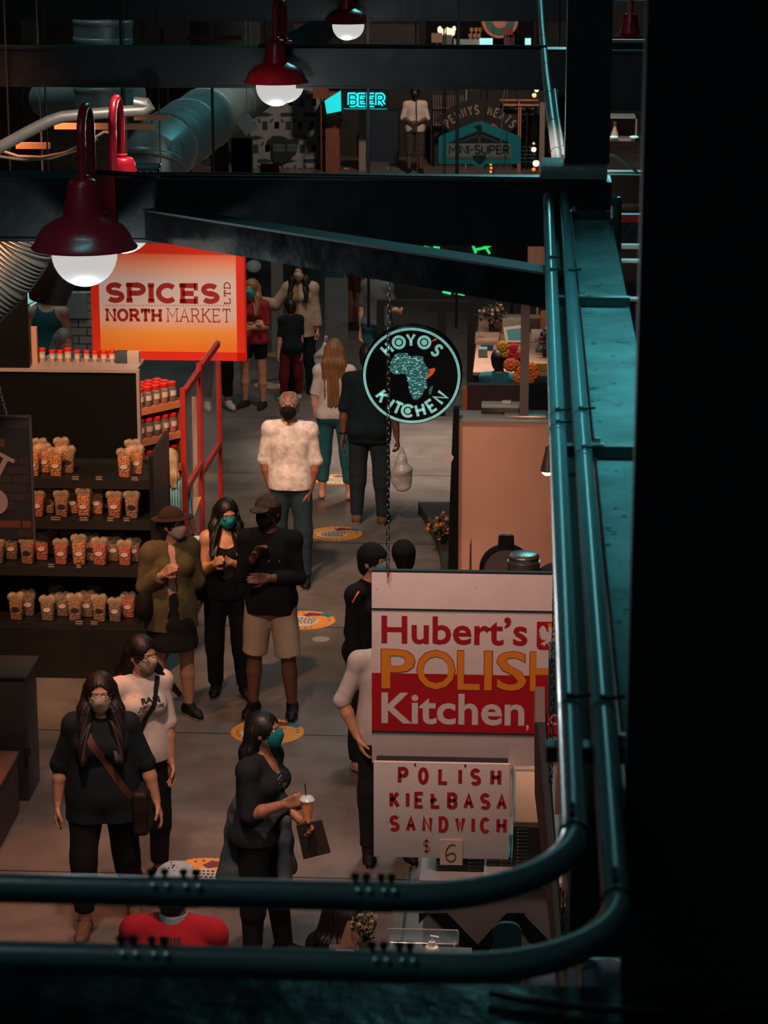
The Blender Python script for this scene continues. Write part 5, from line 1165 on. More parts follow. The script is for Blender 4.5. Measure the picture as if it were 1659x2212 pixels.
# black grill machines with slotted sides
for n_, (x0, y0, x1, y1, yy) in enumerate(((942,1852,1046,1888,YQ+.12),(1052,1852,1104,1888,YQ+.20),(1108,1786,1180,1884,YQ+.16))):
    l, r_, b, t = frame_at(x0, y0, x1, y1, yy); m_ = thing('grill_machine', ((l+r_)/2, yy, zk), ['low black machine with slotted vents below the price card','small black slotted machine beside the low one','tall black slotted machine under the yellow drink tank'][n_], 'machine', 'black counter machines')
    MB().bbox((l,yy,zk),(r_,yy+.3,t),.008).build('body', mat('machine_black', '#101011', .35, spec=.5), m_)
    for s_ in (.14,.80) if n_ < 2 else (.30,):
        v_ = MB(); x_ = l+(r_-l)*s_
        for k in range(int((t-zk)/.020)): v_.box((x_-.022,yy-.004,zk+.012+k*.020),(x_+.03,yy,zk+.018+k*.020))
        v_.build('vent', mat('vent_steel', '#4a4a4b', .3, .7), m_)
        v2 = MB()
        for k in range(int((t-zk)/.020)): v2.lathe([(.0035,0),(.0035,.003),(0,.004)], (x_-.028,yy,zk+.015+k*.020), (0,-1,0), n=8)
        v2.build('vent_studs', mat('stud', '#a89c94', .3, .6), m_)
l, r_, b, t = frame_at(1110, 1662, 1170, 1786, YQ+.22); dt = thing('drink_tank', ((l+r_)/2, YQ+.3, b), 'square clear tank of orange-yellow drink beside the sandwich board', 'dispenser')
MB().bbox((l+.008,YQ+.23,b+.004),(r_,YQ+.40,t-.02),.008).build('drink', mat('orange_drink', '#b8702a', .3, noise=.1, nscale=4), dt); MB().bbox((l,YQ+.22,b),(r_+.008,YQ+.41,t-.004),.01).build('tank', M_clear, dt); MB().bbox((l-.004,YQ+.215,t-.004),(r_+.012,YQ+.415,t+.012),.005).build('lid', mat('tank_lid', '#a08676', .3, alpha=.8), dt)
MB().tube([V(l-.015,YQ+.3,b+.02), V(l-.015,YQ+.3,t-.02)], .006, 8).build('level_tube', mat('level_tube', '#c8b0a0', .2), dt)
# low front counter with soap, tray and plant
YF = 11.35; zf = onY(930, 2072, YF).z; fl, fr_ = onY(715, 2070, YF).x, onY(1010, 2070, YF).x
fc = thing('front_counter', ((fl+fr_)/2, YF+.2, 0), 'low dark counter below the lower pipe, holding soap and a clear tray', 'counter')
MB().box((fl,YF-.2,0),(fr_,YF+.13,zf-.03)).build('base', mat('front_dark', '#181413', .6), fc); MB().bbox((fl-.02,YF-.22,zf-.03),(fr_+.02,YF+.15,zf),.006).build('countertop', mat('front_top', '#4a403a', .4), fc)
q = onY(933, 2072, YF-.03); sp_ = thing('soap_bottle', (q.x,YF-.03,zf), 'white pump soap bottle in front of the clear tray', 'bottle')
MB().lathe([(.034,0),(.036,.003),(.036,.07),(.032,.082),(.018,.088),(.016,.10)], (q.x,YF-.03,zf), n=24).build('bottle', mat('soap_white', '#c8b8ac', .35), sp_)
MB().lathe([(.017,.088),(.017,.108),(.006,.110),(.005,.135)], (q.x,YF-.03,zf), n=16).tube([V(q.x-.008,YF-.03,zf+.138), V(q.x+.034,YF-.035,zf+.134)], .006, 10).build('pump', mat('soap_pump', '#cdbfb4', .35), sp_)
l, r_, b, t = frame_at(838, 2008, 990, 2038, YF+.08); at_ = thing('clear_tray', ((l+r_)/2, YF+.08, zf), 'clear acrylic tray with shiny rounded rim behind the soap bottle', 'tray')
def rrect(x0, z0, x1, z1, r, n=5):
    out = []
    for cx, cz, a0 in ((x1-r,z1-r,0),(x0+r,z1-r,90),(x0+r,z0+r,180),(x1-r,z0+r,270)): out += [(cx+r*math.cos(math.radians(a0+90*i/n)), cz+r*math.sin(math.radians(a0+90*i/n))) for i in range(n+1)]
    return out
MB().tube([V(x,YF+.08,z) for x, z in rrect(l,b,r_,t,.012)], .004, 8, closed=True).build('rim', mat('acrylic_rim', '#a8988e', .12, alpha=.8, spec=.8), at_)
MB().box((l+.004,YF+.085,b),(r_-.004,YF+.089,t)).build('panel', M_clear, at_)
for x_ in (l+.02, r_-.02): MB().box((x_-.004,YF+.05,zf),(x_+.004,YF+.11,b+.004)).build('leg', M_clear, at_)
def plant(name, c, h, rad, n, label, cat, leafc, potr=None, poth=0, potc='#6b4a38', flc=None, lw=.016):
    r = thing(name, tuple(c), label, cat); rr = random.Random(int(c[0]*99)); c = Vector(c)
    if potr: MB().lathe([(potr*.8,0),(potr,poth),(potr*.9,poth),(potr*.85,poth*.85),(0,poth*.85)], c, n=20).build('pot', mat('pot'+potc, potc, .7), r)
    lf, stm, fl_ = MB(), MB(), MB()
    for i in range(n):
        a_ = rr.uniform(0, 2*PI); k = rr.random()**.6; e_ = c+V(math.cos(a_)*rad*k, math.sin(a_)*rad*k, poth+h*(1-.55*k*k)*rr.uniform(.6,1)); b_ = c+V(math.cos(a_)*rad*.15, math.sin(a_)*rad*.15, poth*.85)
        stm.tube([b_, (b_+e_)/2+V(0,0,h*.1), e_], .002, 5)
        for j in range(5):
            p_ = b_.lerp(e_, rr.uniform(.45,1)); d_ = V(rr.uniform(-1,1), rr.uniform(-1,1), rr.uniform(-.3,.8)).normalized(); s_ = d_.orthogonal().normalized(); L_ = lw*rr.uniform(1.4,2.6)
            lf.add([p_, p_+d_*L_*.5+s_*lw*.5, p_+d_*L_, p_+d_*L_*.5-s_*lw*.5], [(0,1,2,3),(3,2,1,0)])
        if flc and i % 3 == 0: fl_.sphere(e_, lw*.75, 8)
    stm.build('stems', mat('stem_green', '#3d3a1c', .7), r); lf.build('leaves', mat('leaf'+leafc, leafc, .6, noise=.3, nscale=20), r, smooth=False)
    if flc: fl_.build('blossoms', mat('blossom'+flc, flc, .6), r)
    return r
q = onY(788, 2060, YF+.06); plant('potted_plant', (q.x, YF+.06, zf), .17, .075, 26, 'small dry plant in a pot on the low counter, left of the tray', 'plant', '#5a4a2c', .035, .07, '#7a5a44', '#8f7a50')
q = onY(742, 2060, YF); tag(MB().bbox((q.x-.04,YF-.04,zf),(q.x+.05,YF+.02,zf+.035),.005).build('napkin_box', mat('napkin_pale', '#93a09e', .6)), 'pale napkin box at the left end of the low counter', 'box')
q = onY(752, 2000, YF+.1); sgn = thing('tent_card', (q.x,YF+.1,zf), 'leaning brown card by the dry plant on the low counter', 'card'); MB().prism([(0,0),(.09,0),(.11,.13),(.045,.14)], V(q.x-.05,YF+.1,zf), EX, V(0,.2,1).normalized(), .004).build('card', mat('tent_brown', '#8a5c46', .7), sgn)
q = onY(1096, 1990, YQ-.25); chr_ = thing('bar_chair', (q.x,YQ-.25,0), 'dark teal rounded chair back in front of the zigzag counter', 'chair')
zc_ = onY(1110, 1986, YQ-.25).z
MB().prism(rrect(q.x-.075,zc_-.42,q.x+.075,zc_,.06), V(0,YQ-.27,0), EX, EZ, .03).build('backrest', mat('chair_teal', '#1c4a50', .6), chr_); MB().bbox((q.x-.13,YQ-.58,zc_-.46),(q.x+.13,YQ-.27,zc_-.42),.02).build('seat', mat('chair_teal', '#1c4a50'), chr_)
for sx_ in (-.11,.11):
    for sy_ in (-.55,-.31): MB().tube([V(q.x+sx_,YQ+sy_,zc_-.46), V(q.x+sx_*1.15,YQ+sy_,0)], .014, 8).build('leg', M_blk, chr_)
# shelf behind the hanging sign with pot and pan lid
YP = 12.9; zp_ = onY(1000, 1300, YP+.55).z; dzp = onY(1000, 1236, YP).z-zp_; l, r_ = onY(905, 1240, YP).x, onY(1260, 1240, YP).x
tag(MB().bbox((YU and ux_(803)+.01, YU+.06, zp_-.05),(r_,YP+.55,zp_),.004).build('stall_roof', mat('roof_dark', '#1c1716', .6)), 'flat dark stall roof behind the top of the big hanging sign', 'roof')
q = onY(1131, 1236, YP); rp_ = (onY(1167,1215,YP).x-onY(1097,1215,YP).x)/2; pt_ = thing('steel_pot', (q.x,YP,zp_), 'stacked shiny steel pots on top of the stall, right of the pan lid', 'pot')
M_steel = mat('brushed_steel', '#a89a92', .28, .85, bump=.15, bscale=90)
MB().lathe([(rp_*.95,0),(rp_,.004),(rp_,.062+dzp),(rp_*1.03,.066+dzp),(rp_*1.03,.070+dzp),(rp_*.9,.070+dzp)], q*1+V(0,0,zp_-q.z), n=40).build('pot', M_steel, pt_); MB().lathe([(rp_*.93,.070+dzp),(rp_*.93,.090+dzp),(rp_*.97,.093+dzp),(rp_*.97,.097+dzp),(rp_*.86,.108+dzp),(rp_*.80,.110+dzp),(0,.110+dzp)], q*1+V(0,0,zp_-q.z), n=40).build('lid', M_steel, pt_)
l, r_, b, t = frame_at(1035, 1178, 1150, 1290, YP+.25); rl = (r_-l)/2; cl = V((l+r_)/2, YP+.28, t-rl)
pl_ = thing('pan_lid', (cl.x,YP+.28,zp_), 'round dark rimmed pan lid with a handle standing on the stall roof', 'lid')
MB().lathe([(0,0),(rl*.84,0),(rl*.86,-.01),(0,-.01)], cl, (0,1,0), n=48).build('disc', mat('lid_grey', '#5a4a44', .5, noise=.1), pl_); MB().lathe([(rl*.84,-.018),(rl,-.016),(rl,.012),(rl*.84,.012),(rl*.84,-.018)], cl, (0,1,0), n=48).build('rim', M_blk, pl_)
MB().prism([(-.045,rl*.9),(.045,rl*.9),(.042,rl+.045),(.03,rl+.052),(-.03,rl+.052),(-.042,rl+.045)], cl+V(0,.012,0), EX, EZ, .03).build('handle', M_blk, pl_)
q = onY(1015, 1237, YP+.2); tag(MB().prism([(-.006,0),(.010,0),(.006,.12+dzp),(.0,.12+dzp)], V(q.x,YP+.25,zp_), EX, EZ, .12).build('thin_tray', mat('tray_dark', '#4a352c', .6)), 'thin tray standing edge on, left of the pan lid', 'tray')
q = onY(1180, 1236, YP); tag(MB().sphere((q.x+.07,YP+.1,zp_+(dzp+.03)/2), (dzp+.03)/2, 16, (1,1,1)).build('dark_cloth', mat('rag_dark', '#2a1d1a', .9)), 'dark folded cloth on the stall roof beside the pipes', 'cloth')
# ------------------------------------------------------------------ half wall with counter top, flower stall behind
YV = floorY(1000, 1288); l, r_, b, t = frame_at(990, 913, 1222, 1200, YV); M_peach = mat('half_wall_peach', '#aa7c68', .65, noise=.06, nscale=3, bump=.1, bscale=90)
hw = thing('half_wall', ((l+r_)/2, YV, 0), 'tall peach half wall beside the pipes, lit by a warm bulb', 'wall panel')
MB().box((l,YV,0),(r_,YV+.12,t)).build('panel', M_peach, hw); MB().bbox((l-.015,YV-.03,t),(r_,YV+.32,t+.035),.005).build('cap', mat('cap_grey', '#6f6a64', .45), hw)
zv = t+.035
l2, r2, b2, t2 = frame_at(968, 880, 990, 1250, YV-.1); tag(MB().prism([(l2,0),(r2,0),(r2,onY(985,880,YV).z),(r2-.05,onY(985,880,YV).z),(l2+.01,.75)], V(0,YV+.05,0), EX, EZ, .12).build('partition', M_blk2), 'narrow black panel beside the left edge of the peach half wall', 'panel')
l3, r3, b3, t3 = frame_at(1124, 655, 1143, 905, YV+.1); ps = thing('display_pole', ((l3+r3)/2, YV+.1, zv), 'dark square pole on a steel base plate on the half wall', 'pole')
MB().box((l3,YV+.07,zv+.02),(r3,YV+.15,t3+.15)).build('pole', mat('pole_dark', '#1f1512', .5), ps); a_ = frame_at(1089, 898, 1180, 910, YV+.05); MB().bbox((a_[0],YV+.02,zv),(a_[1],YV+.26,zv+.022),.004).build('base_plate', mat('plate_steel', '#8a7b72', .35, .5), ps)
a_ = frame_at(1040, 880, 1126, 896, YV+.2); trr = thing('dark_tray', ((a_[0]+a_[1])/2, YV+.22, zv), 'low dark tray with a pale slab behind the pole', 'tray'); MB().bbox((a_[0],YV+.17,zv),(a_[1],YV+.32,zv+.055),.006).build('tray', M_blk, trr); MB().bbox((a_[0],YV+.16,zv+.056),(a_[1],YV+.32,zv+.085),.005).build('slab', mat('slab_grey', '#77706c', .5), trr); MB().bbox((a_[0]+.18,YV+.20,zv+.086),(a_[0]+.26,YV+.28,zv+.105),.006).build('dish', mat('dish_pale', '#a58f84', .5), trr)
# warm bulbs beside the pipes
for n_, (px, py, yy, lab, en) in enumerate(((1183,1018,YV-2.2,'small glowing spotlight peeping out left of the pipes, before the half wall',135),(1192,846,YV+1.5,'ring-edged spotlight peeping out beside the pipes above the half wall',0))):
    c = onY(px, py, yy); r = thing('spotlight', (c.x,yy,c.z-.02), lab, 'lamp', 'warm spotlights')
    ax = V(0,0,-1) if n_ == 0 else V(-.75,-.55,-.25).normalized(); 
    MB().lathe([(.052,0),(.058,.004),(.056,.02),(.040,.09),(.026,.15),(.020,.20),(0,.20)], c, -ax, n=24).build('reflector', mat('spot_metal', '#8d7a70', .35, .5), r); MB().lathe([(0,-.034),(.022,-.031),(.040,-.018),(.047,0),(.046,.010),(0,.010)] if n_ == 0 else [(.044,.0),(.056,.0),(.056,.006),(.044,.006),(.044,.0)], c, -ax, n=24).build('bulb', mat('bulb_warm', '#ffe6cc', .5, emit=4.0 if n_ == 0 else 1.0, ecol='#ffe0c0') if n_ == 0 else mat('bulb_rim', '#f0e8d8', .5, emit=.8), r)
    if n_: MB().lathe([(0,.004),(.044,.004),(.044,.008),(0,.008)], c, -ax, n=24).build('lens', mat('spot_lens', '#7a6258', .3), r)
    MB().tube([c-ax*.19, c-ax*.19+V(.03,0,.05), V(c.x+.03,yy,CEIL)], .006, 8).build('stem', M_beam, r)
    if en: light('SPOT', 'spotlight_beam', tuple(c+V(-.02,-.02,-.03)), en, (1.0,.60,.40), target=(onY(1080,1080,YV).x, YV, 1.2), spot=120, blend=.7, radius=.05)
# planter with dry plant at the foot of the panel
pts = [onZ(x, y, 0) for x, y in ((903,1106),(918,1130),(938,1168),(950,1205),(956,1262),(988,1262),(988,1106))]
plr = thing('floor_planter', tuple(sum(pts, V(0,0,0))/7), 'low dark curved planter box beside the aisle, left of the peach half wall', 'planter'); MB().prism([(p_.x,p_.y) for p_ in pts], V(0,0,0), EX, V(0,1,0), .10).build('box', mat('planter_dark', '#15120f', .6), plr); MB().prism([(p_.x,p_.y) for p_ in pts], V(0,0,.10), EX, V(0,1,0), .005).build('rim', mat('planter_rim', '#2c2620', .5), plr)
q = onZ(950, 1175, .1); plant('planter_shrub', (q.x+.03, q.y, .105), .34, .16, 40, 'dry brown leafed shrub with orange tips in the dark planter', 'plant', '#4a3a24', None, 0, '', '#b0602c', .026)
q = onY(967, 990, YV-.075); tag(MB().prism([(-.055,0),(0,.075),(.055,.01),(.01,-.08)], V(q.x,YV-.0705,q.z), EX, EZ, .003).build('paper_card', mat('card_white', '#a89890', .6)), 'small white card hung at an angle on the dark panel', 'card')
# low dark frame behind the round sign
YD = 28.5; zd = onY(900, 650, YD).z; x0, x1, x2, x3 = (onY(px, 700, YD).x for px in (822, 955, 1018, 880)); dfm = thing('barrier_frame', ((x0+x2)/2, YD, 0), 'black metal barrier frame standing behind the round sign', 'barrier')
MB().box((x0-.04,YD-.04,zd-.06),(x2,YD+.04,zd+.01)).build('top_rail', M_blk, dfm)
for x_ in (x0, x1, x2): MB().box((x_-.045,YD-.04,0),(x_+.045,YD+.04,zd-.06)).build('post', M_blk, dfm)
# dark wooden bench panel behind the half wall
l, r_, b, t = frame_at(999, 832, 1128, 905, YV+1.2); bp_ = thing('bench_back', ((l+r_)/2,YV+1.25,0), 'dark red-brown panel with orange end behind the half wall', 'panel'); MB().box((l+.04,YV+1.2,0),(r_,YV+1.3,t)).build('panel', mat('bench_brown', '#2a1210', .6, noise=.2), bp_); MB().box((l,YV+1.19,0),(l+.045,YV+1.31,t-.03)).build('end_post', mat('bench_orange', '#8a4624', .6), bp_)
# flower stall
YR = 27.0
def stand(px0, py0, px1, py1, Y, dep, name, col, label, cat, r=.01):
    l, r_, b, t = frame_at(px0, py0, px1, py1, Y); return tag(MB().bbox((l,Y,b),(r_,Y+dep,t),r).build(name, mat('c'+col, col, .65, noise=.15, nscale=12)), label, cat)
zt2 = onY(1060, 800, YR).z; l, r_ = onY(1022, 800, YR).x, onY(1240, 800, YR).x
ftb = thing('flower_table', ((l+r_)/2, YR+1.0, 0), 'long stall table under the flowers behind the half wall', 'table'); MB().bbox((l,YR-.1,zt2-.04),(r_,YR+3.4,zt2),.01).build('tabletop', mat('table_tan', '#8c6a58', .6, noise=.1), ftb)
for x_ in (l+.05, r_-.05):
    for y_ in (YR-.02, YR+3.3): MB().box((x_-.03,y_-.03,0),(x_+.03,y_+.03,zt2-.04)).build('leg', M_blk, ftb)
def onT(px, py): return onZ(px, py, zt2)
def tbox(px, py, w_, d_, h_, name, col, label, cat):
    q = onT(px, py); return tag(MB().bbox((q.x-w_/2,q.y-d_/2,zt2+.001),(q.x+w_/2,q.y+d_/2,zt2+h_),.008).build(name, mat('c'+col, col, .6, noise=.2, nscale=14)), label, cat)
tbox(1052,735,.28,.5,.05,'tan_mat','#b58670','pale tan board lying at the left of the flower table','board')
tbox(1052,756,.14,.1,.07,'teal_tin','#1d3a40','small dark teal tin at the left front of the flower table','tin')
tbox(1043,770,.10,.14,.10,'box','#5a6a70','grey blue carton at the left edge of the flower table','box')
tbox(1160,736,.14,.2,.12,'white_carton','#a89c94','white carton behind the pole on the flower table','box')
tbox(1166,760,.10,.1,.10,'grey_carton','#6f7a78','grey carton right of the pole on the flower table','box')
tbox(1176,722,.10,.3,.26,'orange_crate','#8f5230','orange brown crate at the back right of the flower table','crate')
tbox(1163,802,.20,.12,.10,'mustard_bag','#8a6a1c','mustard yellow bag at the right end of the flower table','bag')
tbox(1150,716,.26,.18,.14,'dark_basket','#3a2018','dark basket at the far end of the flower table','basket')
tbox(1085,714,.22,.2,.12,'brown_basket','#5a3a22','brown basket at the far left end of the flower table','basket')
tbox(1112,716,.3,.2,.16,'pale_sack','#8f8478','pale sack at the far end of the flower table, above the tablet','sack')
q = onT(1112, 742); tb_ = thing('tablet_stand', (q.x,q.y,zt2), 'white framed tablet with teal screen tilted on the flower table', 'tablet'); u_ = V(1,0,.08).normalized(); v_ = V(.12,.35,.93).normalized(); MB().prism([(-.11,.02),(.11,.0),(.14,.22),(-.16,.20)], q, u_, v_, .015).build('frame', mat('tablet_white', '#c8b8ac', .5), tb_); MB().prism([(-.08,.05),(.09,.04),(.11,.18),(-.12,.17)], q+V(0,-.018,.004), u_, v_, .004).build('screen', mat('tablet_screen', '#1b6a70', .3, emit=.12, ecol='#1f8a90'), tb_)
q = onY(1122, 826, 25.4); qf = V(q.x,25.4,0); bq_ = thing('paper_flowers', (q.x,25.4,0), 'tall bunch of yellow, pink and orange paper flowers behind the pole', 'flowers')
MB().lathe([(.09,0),(.11,.15),(.08,q.z-.08),(.09,q.z-.04)], qf, n=20).build('vase', mat('vase_black', '#0c0c0e', .3), bq_)
for px, py, rr_, col in ((1086,748,.045,'#c08a20'),(1092,762,.038,'#c08a20'),(1110,752,.04,'#c02030'),(1104,765,.038,'#b81a34'),(1121,770,.045,'#b8142c'),(1118,758,.035,'#c8902c'),(1103,787,.055,'#d8642c'),(1117,780,.045,'#c87a50'),(1128,800,.05,'#cf6428'),(1122,815,.05,'#d06a2c'),(1147,795,.05,'#d8682c'),(1152,808,.045,'#d06028'),(1146,818,.04,'#c85c28')):
    rr_ *= 1.3; c = onY(px, py, q.y); hd = MB()
    for k in range(9):
        a_ = 2*PI*k/9; d_ = V(math.cos(a_)*.55, -.25, math.sin(a_)*.55)*rr_; hd.sphere(c+d_, rr_*.55, 10)
    hd.sphere(c+V(0,-rr_*.3,0), rr_*.6, 10); f_ = hd.build('flower', mat('fl'+col, col, .7, noise=.15, nscale=30), bq_); MB().tube([c, c.lerp(q, .5)+V(.01,0,.02), q-V(0,0,.06)], .004, 6).build('stem', mat('stem_green', '#3d3a1c'), f_)
q = onT(1064, 716); plant('dried_bouquet', (q.x,q.y,zt2), .30, .2, 40, 'bunch of dried brown and white flowers at the back of the table', 'plant', '#4a382c', .05, .08, '#2a1a14', '#b09a88', .03)
q = onT(1180, 770); plant('red_bouquet', (q.x,q.y,zt2), .26, .16, 34, 'dark red bouquet at the right, half behind the pipes', 'plant', '#3a1414', .05, .08, '#2a1a14', '#b08a78', .03)
# ------------------------------------------------------------------ far stalls
YT = 51.0
def slab(px0, py0, px1, py1, Y, dep, name, m, label, cat, group=None):
    l, r_, b, t = frame_at(px0, py0, px1, py1, Y); s_ = MB().box((l,Y,b),(r_,Y+dep,t)); x_ = (l+r_)/2
    if b > .04: s_.box((x_-.012,Y+dep*.5,0),(x_+.012,Y+dep*.5+.02,b+.01))      # its stand
    elif b < 0: s_ = MB().box((l,Y,0),(r_,Y+dep,t))
    return tag(s_.build(name, m), label, cat, group)
pw = mat('pattern_tile', '#6e706e', .6, noise=.15, nscale=2)
l, r_, b, t = frame_at(540, 150, 706, 380, YT); pwl = thing('patterned_wall', ((l+r_)/2, YT, 0), 'grey stall wall papered with dark butcher tool shapes, left of the neon sign', 'wall panel')
MB().box((l,YT,0),(r_,YT+.1,t)).build('panel', pw, pwl)
kn, rg, lt2 = MB(), MB(), MB()
def pp(px, py): q = onY(px, py, YT-.004); return (q.x, q.z)
for i in range(-1, 4):
    for j in range(0, 5):
        cx_ = 553+i*50+25*0+ (20 if j % 2 else 0); cy_ = 223+j*50-25
        kn.prism([pp(cx_-17,cy_-4),pp(cx_+2,cy_-5),pp(cx_+18,cy_),pp(cx_+2,cy_+4),pp(cx_-17,cy_+4)], V(0,YT,0), EX, EZ, .004)
        kn.prism([pp(cx_-6,cy_+14),pp(cx_+5,cy_+14),pp(cx_+5,cy_+33),pp(cx_-6,cy_+33)], V(0,YT,0), EX, EZ, .004)
        for s_ in (-1, 1):
            kn.prism([pp(cx_+s_*18,cy_+10),pp(cx_+s_*15,cy_+8),pp(cx_+s_*9,cy_+16),pp(cx_+s_*12,cy_+18)], V(0,YT,0), EX, EZ, .004)
            lt2.prism([pp(cx_+s_*25-5,cy_+15),pp(cx_+s_*25+5,cy_+15),pp(cx_+s_*25+5,cy_+30),pp(cx_+s_*25-5,cy_+30)], V(0,YT,0), EX, EZ, .003)
kn.build('dark_pattern', mat('pattern_dark', '#14201f', .7), pwl, smooth=False); lt2.build('pale_pattern', mat('pattern_pale', '#929a97', .7), pwl, smooth=False)
bs = thing('animal_sign', tuple(onY(618, 355, YT-.06)), 'black animal-shaped sign with two small pale text blocks on the patterned wall', 'sign')
def bp2(px, py): q = onY(px, py, YT-.06); return (q.x, q.z)
MB().prism([bp2(*p_) for p_ in ((580,300),(595,294),(612,297),(628,302),(645,294),(648,300),(644,312),(642,328),(632,336),(626,342),(618,350),(606,352),(594,348),(588,338),(588,318),(578,310))], V(0,YT-.05,0), EX, EZ, .02).build('board', mat('animal_black', '#0b1414', .6), bs, smooth=False)
tb2 = MB()
for (x0, x1) in ((591,615),(621,642)):
    for ln in range(2):
        x_ = x0
        while x_ < x1-1: a_ = bp2(x_, 318+ln*9); c_ = bp2(x_+2.4, 311+ln*9); tb2.box((a_[0],YT-.074,a_[1]),(c_[0],YT-.07,c_[1])); x_ += 3.6
tb2.build('lettering', mat('animal_text', '#3f5557', .7), bs, smooth=False)
M_rust = mat('rust_wood', '#6e3a26', .7, noise=.25, nscale=6)
slab(703, 200, 733, 400, YT-.6, .3, 'orange_pillar', M_rust, 'rust orange pillar under the neon sign', 'pillar')
slab(676, 150, 708, 213, YT-1.0, .3, 'rust_fascia', M_rust, 'rust orange fascia board left of the neon sign', 'board')
slab(775, 230, 790, 400, YT-.3, .12, 'pale_post', mat('pale_post', '#776c62', .6), 'pale upright post right under the neon sign', 'post')
l, r_, b, t = frame_at(739, 186, 836, 236, YT-1.0); nb = thing('neon_sign', ((l+r_)/2, YT-1, b), 'dark box sign with glowing cyan neon word BEER', 'sign')
MB().box((l,YT-1,b),(r_,YT-.7,t)).build('box', mat('neon_box', '#08191c', .4), nb)
M_cy = mat('neon_cyan', '#20e0e8', .5, emit=.95, ecol='#22eef4'); M_cy2 = mat('neon_cyan_dim', '#1498a0', .5, emit=.30, ecol='#18a8b0')
nt_ = MB(); a0 = onY(751, 231, YT-1.0); a1 = onY(834, 200, YT-1.0); W2, H2 = a1.x-a0.x, a1.z-a0.z
strokes(nt_, 'BEER', V(a0.x,YT-1.02,a0.z), EX, EZ, W2, H2, .085, .012, gap=.34)
ni_ = MB(); strokes(ni_, 'BEER', V(a0.x+.027,YT-1.032,a0.z+.027), EX, EZ, W2-.054, H2-.054, .031, .006, gap=.34); ni_.build('tubing_gap', mat('neon_gap', '#0a3c42', .5, emit=.12, ecol='#10747c'), nb, smooth=False)
nt_.build('neon_tubing', M_cy, nb)
MB().box((l,YT-1.05,t-.03),(r_-.06,YT-.98,t)).box((l+.03,YT-1.05,b),(r_,YT-.98,b+.02)).build('edge_tube', M_cy2, nb)
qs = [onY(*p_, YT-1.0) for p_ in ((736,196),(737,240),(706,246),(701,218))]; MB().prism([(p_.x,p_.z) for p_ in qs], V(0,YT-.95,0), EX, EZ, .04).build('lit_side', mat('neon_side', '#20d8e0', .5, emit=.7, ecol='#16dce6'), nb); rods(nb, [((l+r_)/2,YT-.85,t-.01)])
# dark shop interior behind, shelves
slab(733, 100, 950, 420, YT+2.0, .1, 'shop_back', mat('shop_brown', '#1c1412', .7, noise=.3, nscale=2), 'dark brown shop interior behind the man in the white polo', 'wall panel')
slab(790, 240, 860, 380, YT+1.2, .5, 'blue_cooler', mat('cooler_blue', '#10242e', .5), 'dark blue cooler behind the pale post', 'cooler')
# meat stall with arched sign
slab(930, 195, 1185, 400, YT+.6, .1, 'meat_stall_back', mat('meat_back', '#15120f', .7, noise=.3, nscale=3), 'dark back wall of the meat stall', 'wall panel')
cg = mat('corrugated', '#57483c', .6)
for n_, (x0, y0, x1, y1) in enumerate(((935,206,1004,236),(935,240,962,272))):
    l, r_, b, t = frame_at(x0, y0, x1, y1, YT+.4); m_ = MB(); k = int((r_-l)/.05)
    m_.box((l,YT+.45,0),(l+.03,YT+.47,t)).box((l,YT+.45,b),(r_,YT+.46,b+.04))
    for i in range(k): m_.box((l+i*(r_-l)/k,YT+.4,b),(l+(i+.55)*(r_-l)/k,YT+.45,t))
    tag(m_.build('ribbed_sheet', cg), ['tan ribbed panel left above the arched meat sign','tan ribbed panel left of the arched meat sign, lower one'][n_], 'panel')
c = onY(1036, 336, YT); sc_ = (onY(1136,336,YT).x-c.x)/100; ar = thing('arched_sign', (c.x,YT,c.z), 'black arched sign with tan letters above the teal house-shaped sign', 'sign')
MB().ring(c+V(0,.06,0), 62*sc_, 121*sc_, EX, EZ, .05, 40, math.radians(38), math.radians(142)).build('arch', mat('arch_black', '#0b0a09', .6), ar)
al = MB()
txt = "PENNYS MEATS"; n_ = len(txt)
for i, ch in enumerate(txt):
    if ch == ' ': continue
    a_ = math.radians(136-i*(92/(n_-1))); d_ = V(math.cos(a_),0,math.sin(a_)); u2 = V(d_.z,0,-d_.x); strokes(al, ch, c+V(0,.005,0)+d_*88*sc_-u2*5*sc_, u2, d_, 10.5*sc_, 21*sc_, 3.4*sc_, .01)
al.build('lettering', mat('arch_tan', '#8a7460', .6), ar, smooth=False)
rods(ar, [(c.x,YT+.03,c.z+110*sc_)]); pk = MB(); q = onY(1000, 300, YT)
pk.prism([(x*sc_, z*sc_) for x, z in ((-36,30),(-30,40),(-8,60),(4,75),(6,66),(2,56),(12,60),(28,70),(40,60),(46,44),(30,50),(10,45),(-15,32))], c+V(0,.02,0), EX, EZ, .02)
pk.build('pig_shape', mat('pig_pink', '#b05a4c', .6), ar, smooth=False)
slab(1165, 222, 1176, 400, YT-.2, .12, 'pale_post', mat('pale_post', '#776c62'), 'pale upright post at the right end of the meat stall', 'post')
slab(1080, 215, 1162, 218, YT-.2, .06, 'lit_rail', mat('rail_copper', '#b0745a', .5), 'upper copper rail at the meat stall', 'rail'); slab(1086, 225, 1164, 229, YT-.2, .06, 'lit_rail', mat('rail_copper', '#b0745a'), 'lower copper rail at the meat stall', 'rail')
l, r_, b, t = frame_at(1108, 230, 1160, 372, YT+.3); cb_ = thing('menu_board', ((l+r_)/2,YT+.3,b), 'black menu board with pale lines at the right of the meat stall', 'board'); MB().box((l,YT+.3,b),(r_,YT+.36,t)).build('board', M_blk2, cb_)
ml = MB(); rr = random.Random(9)
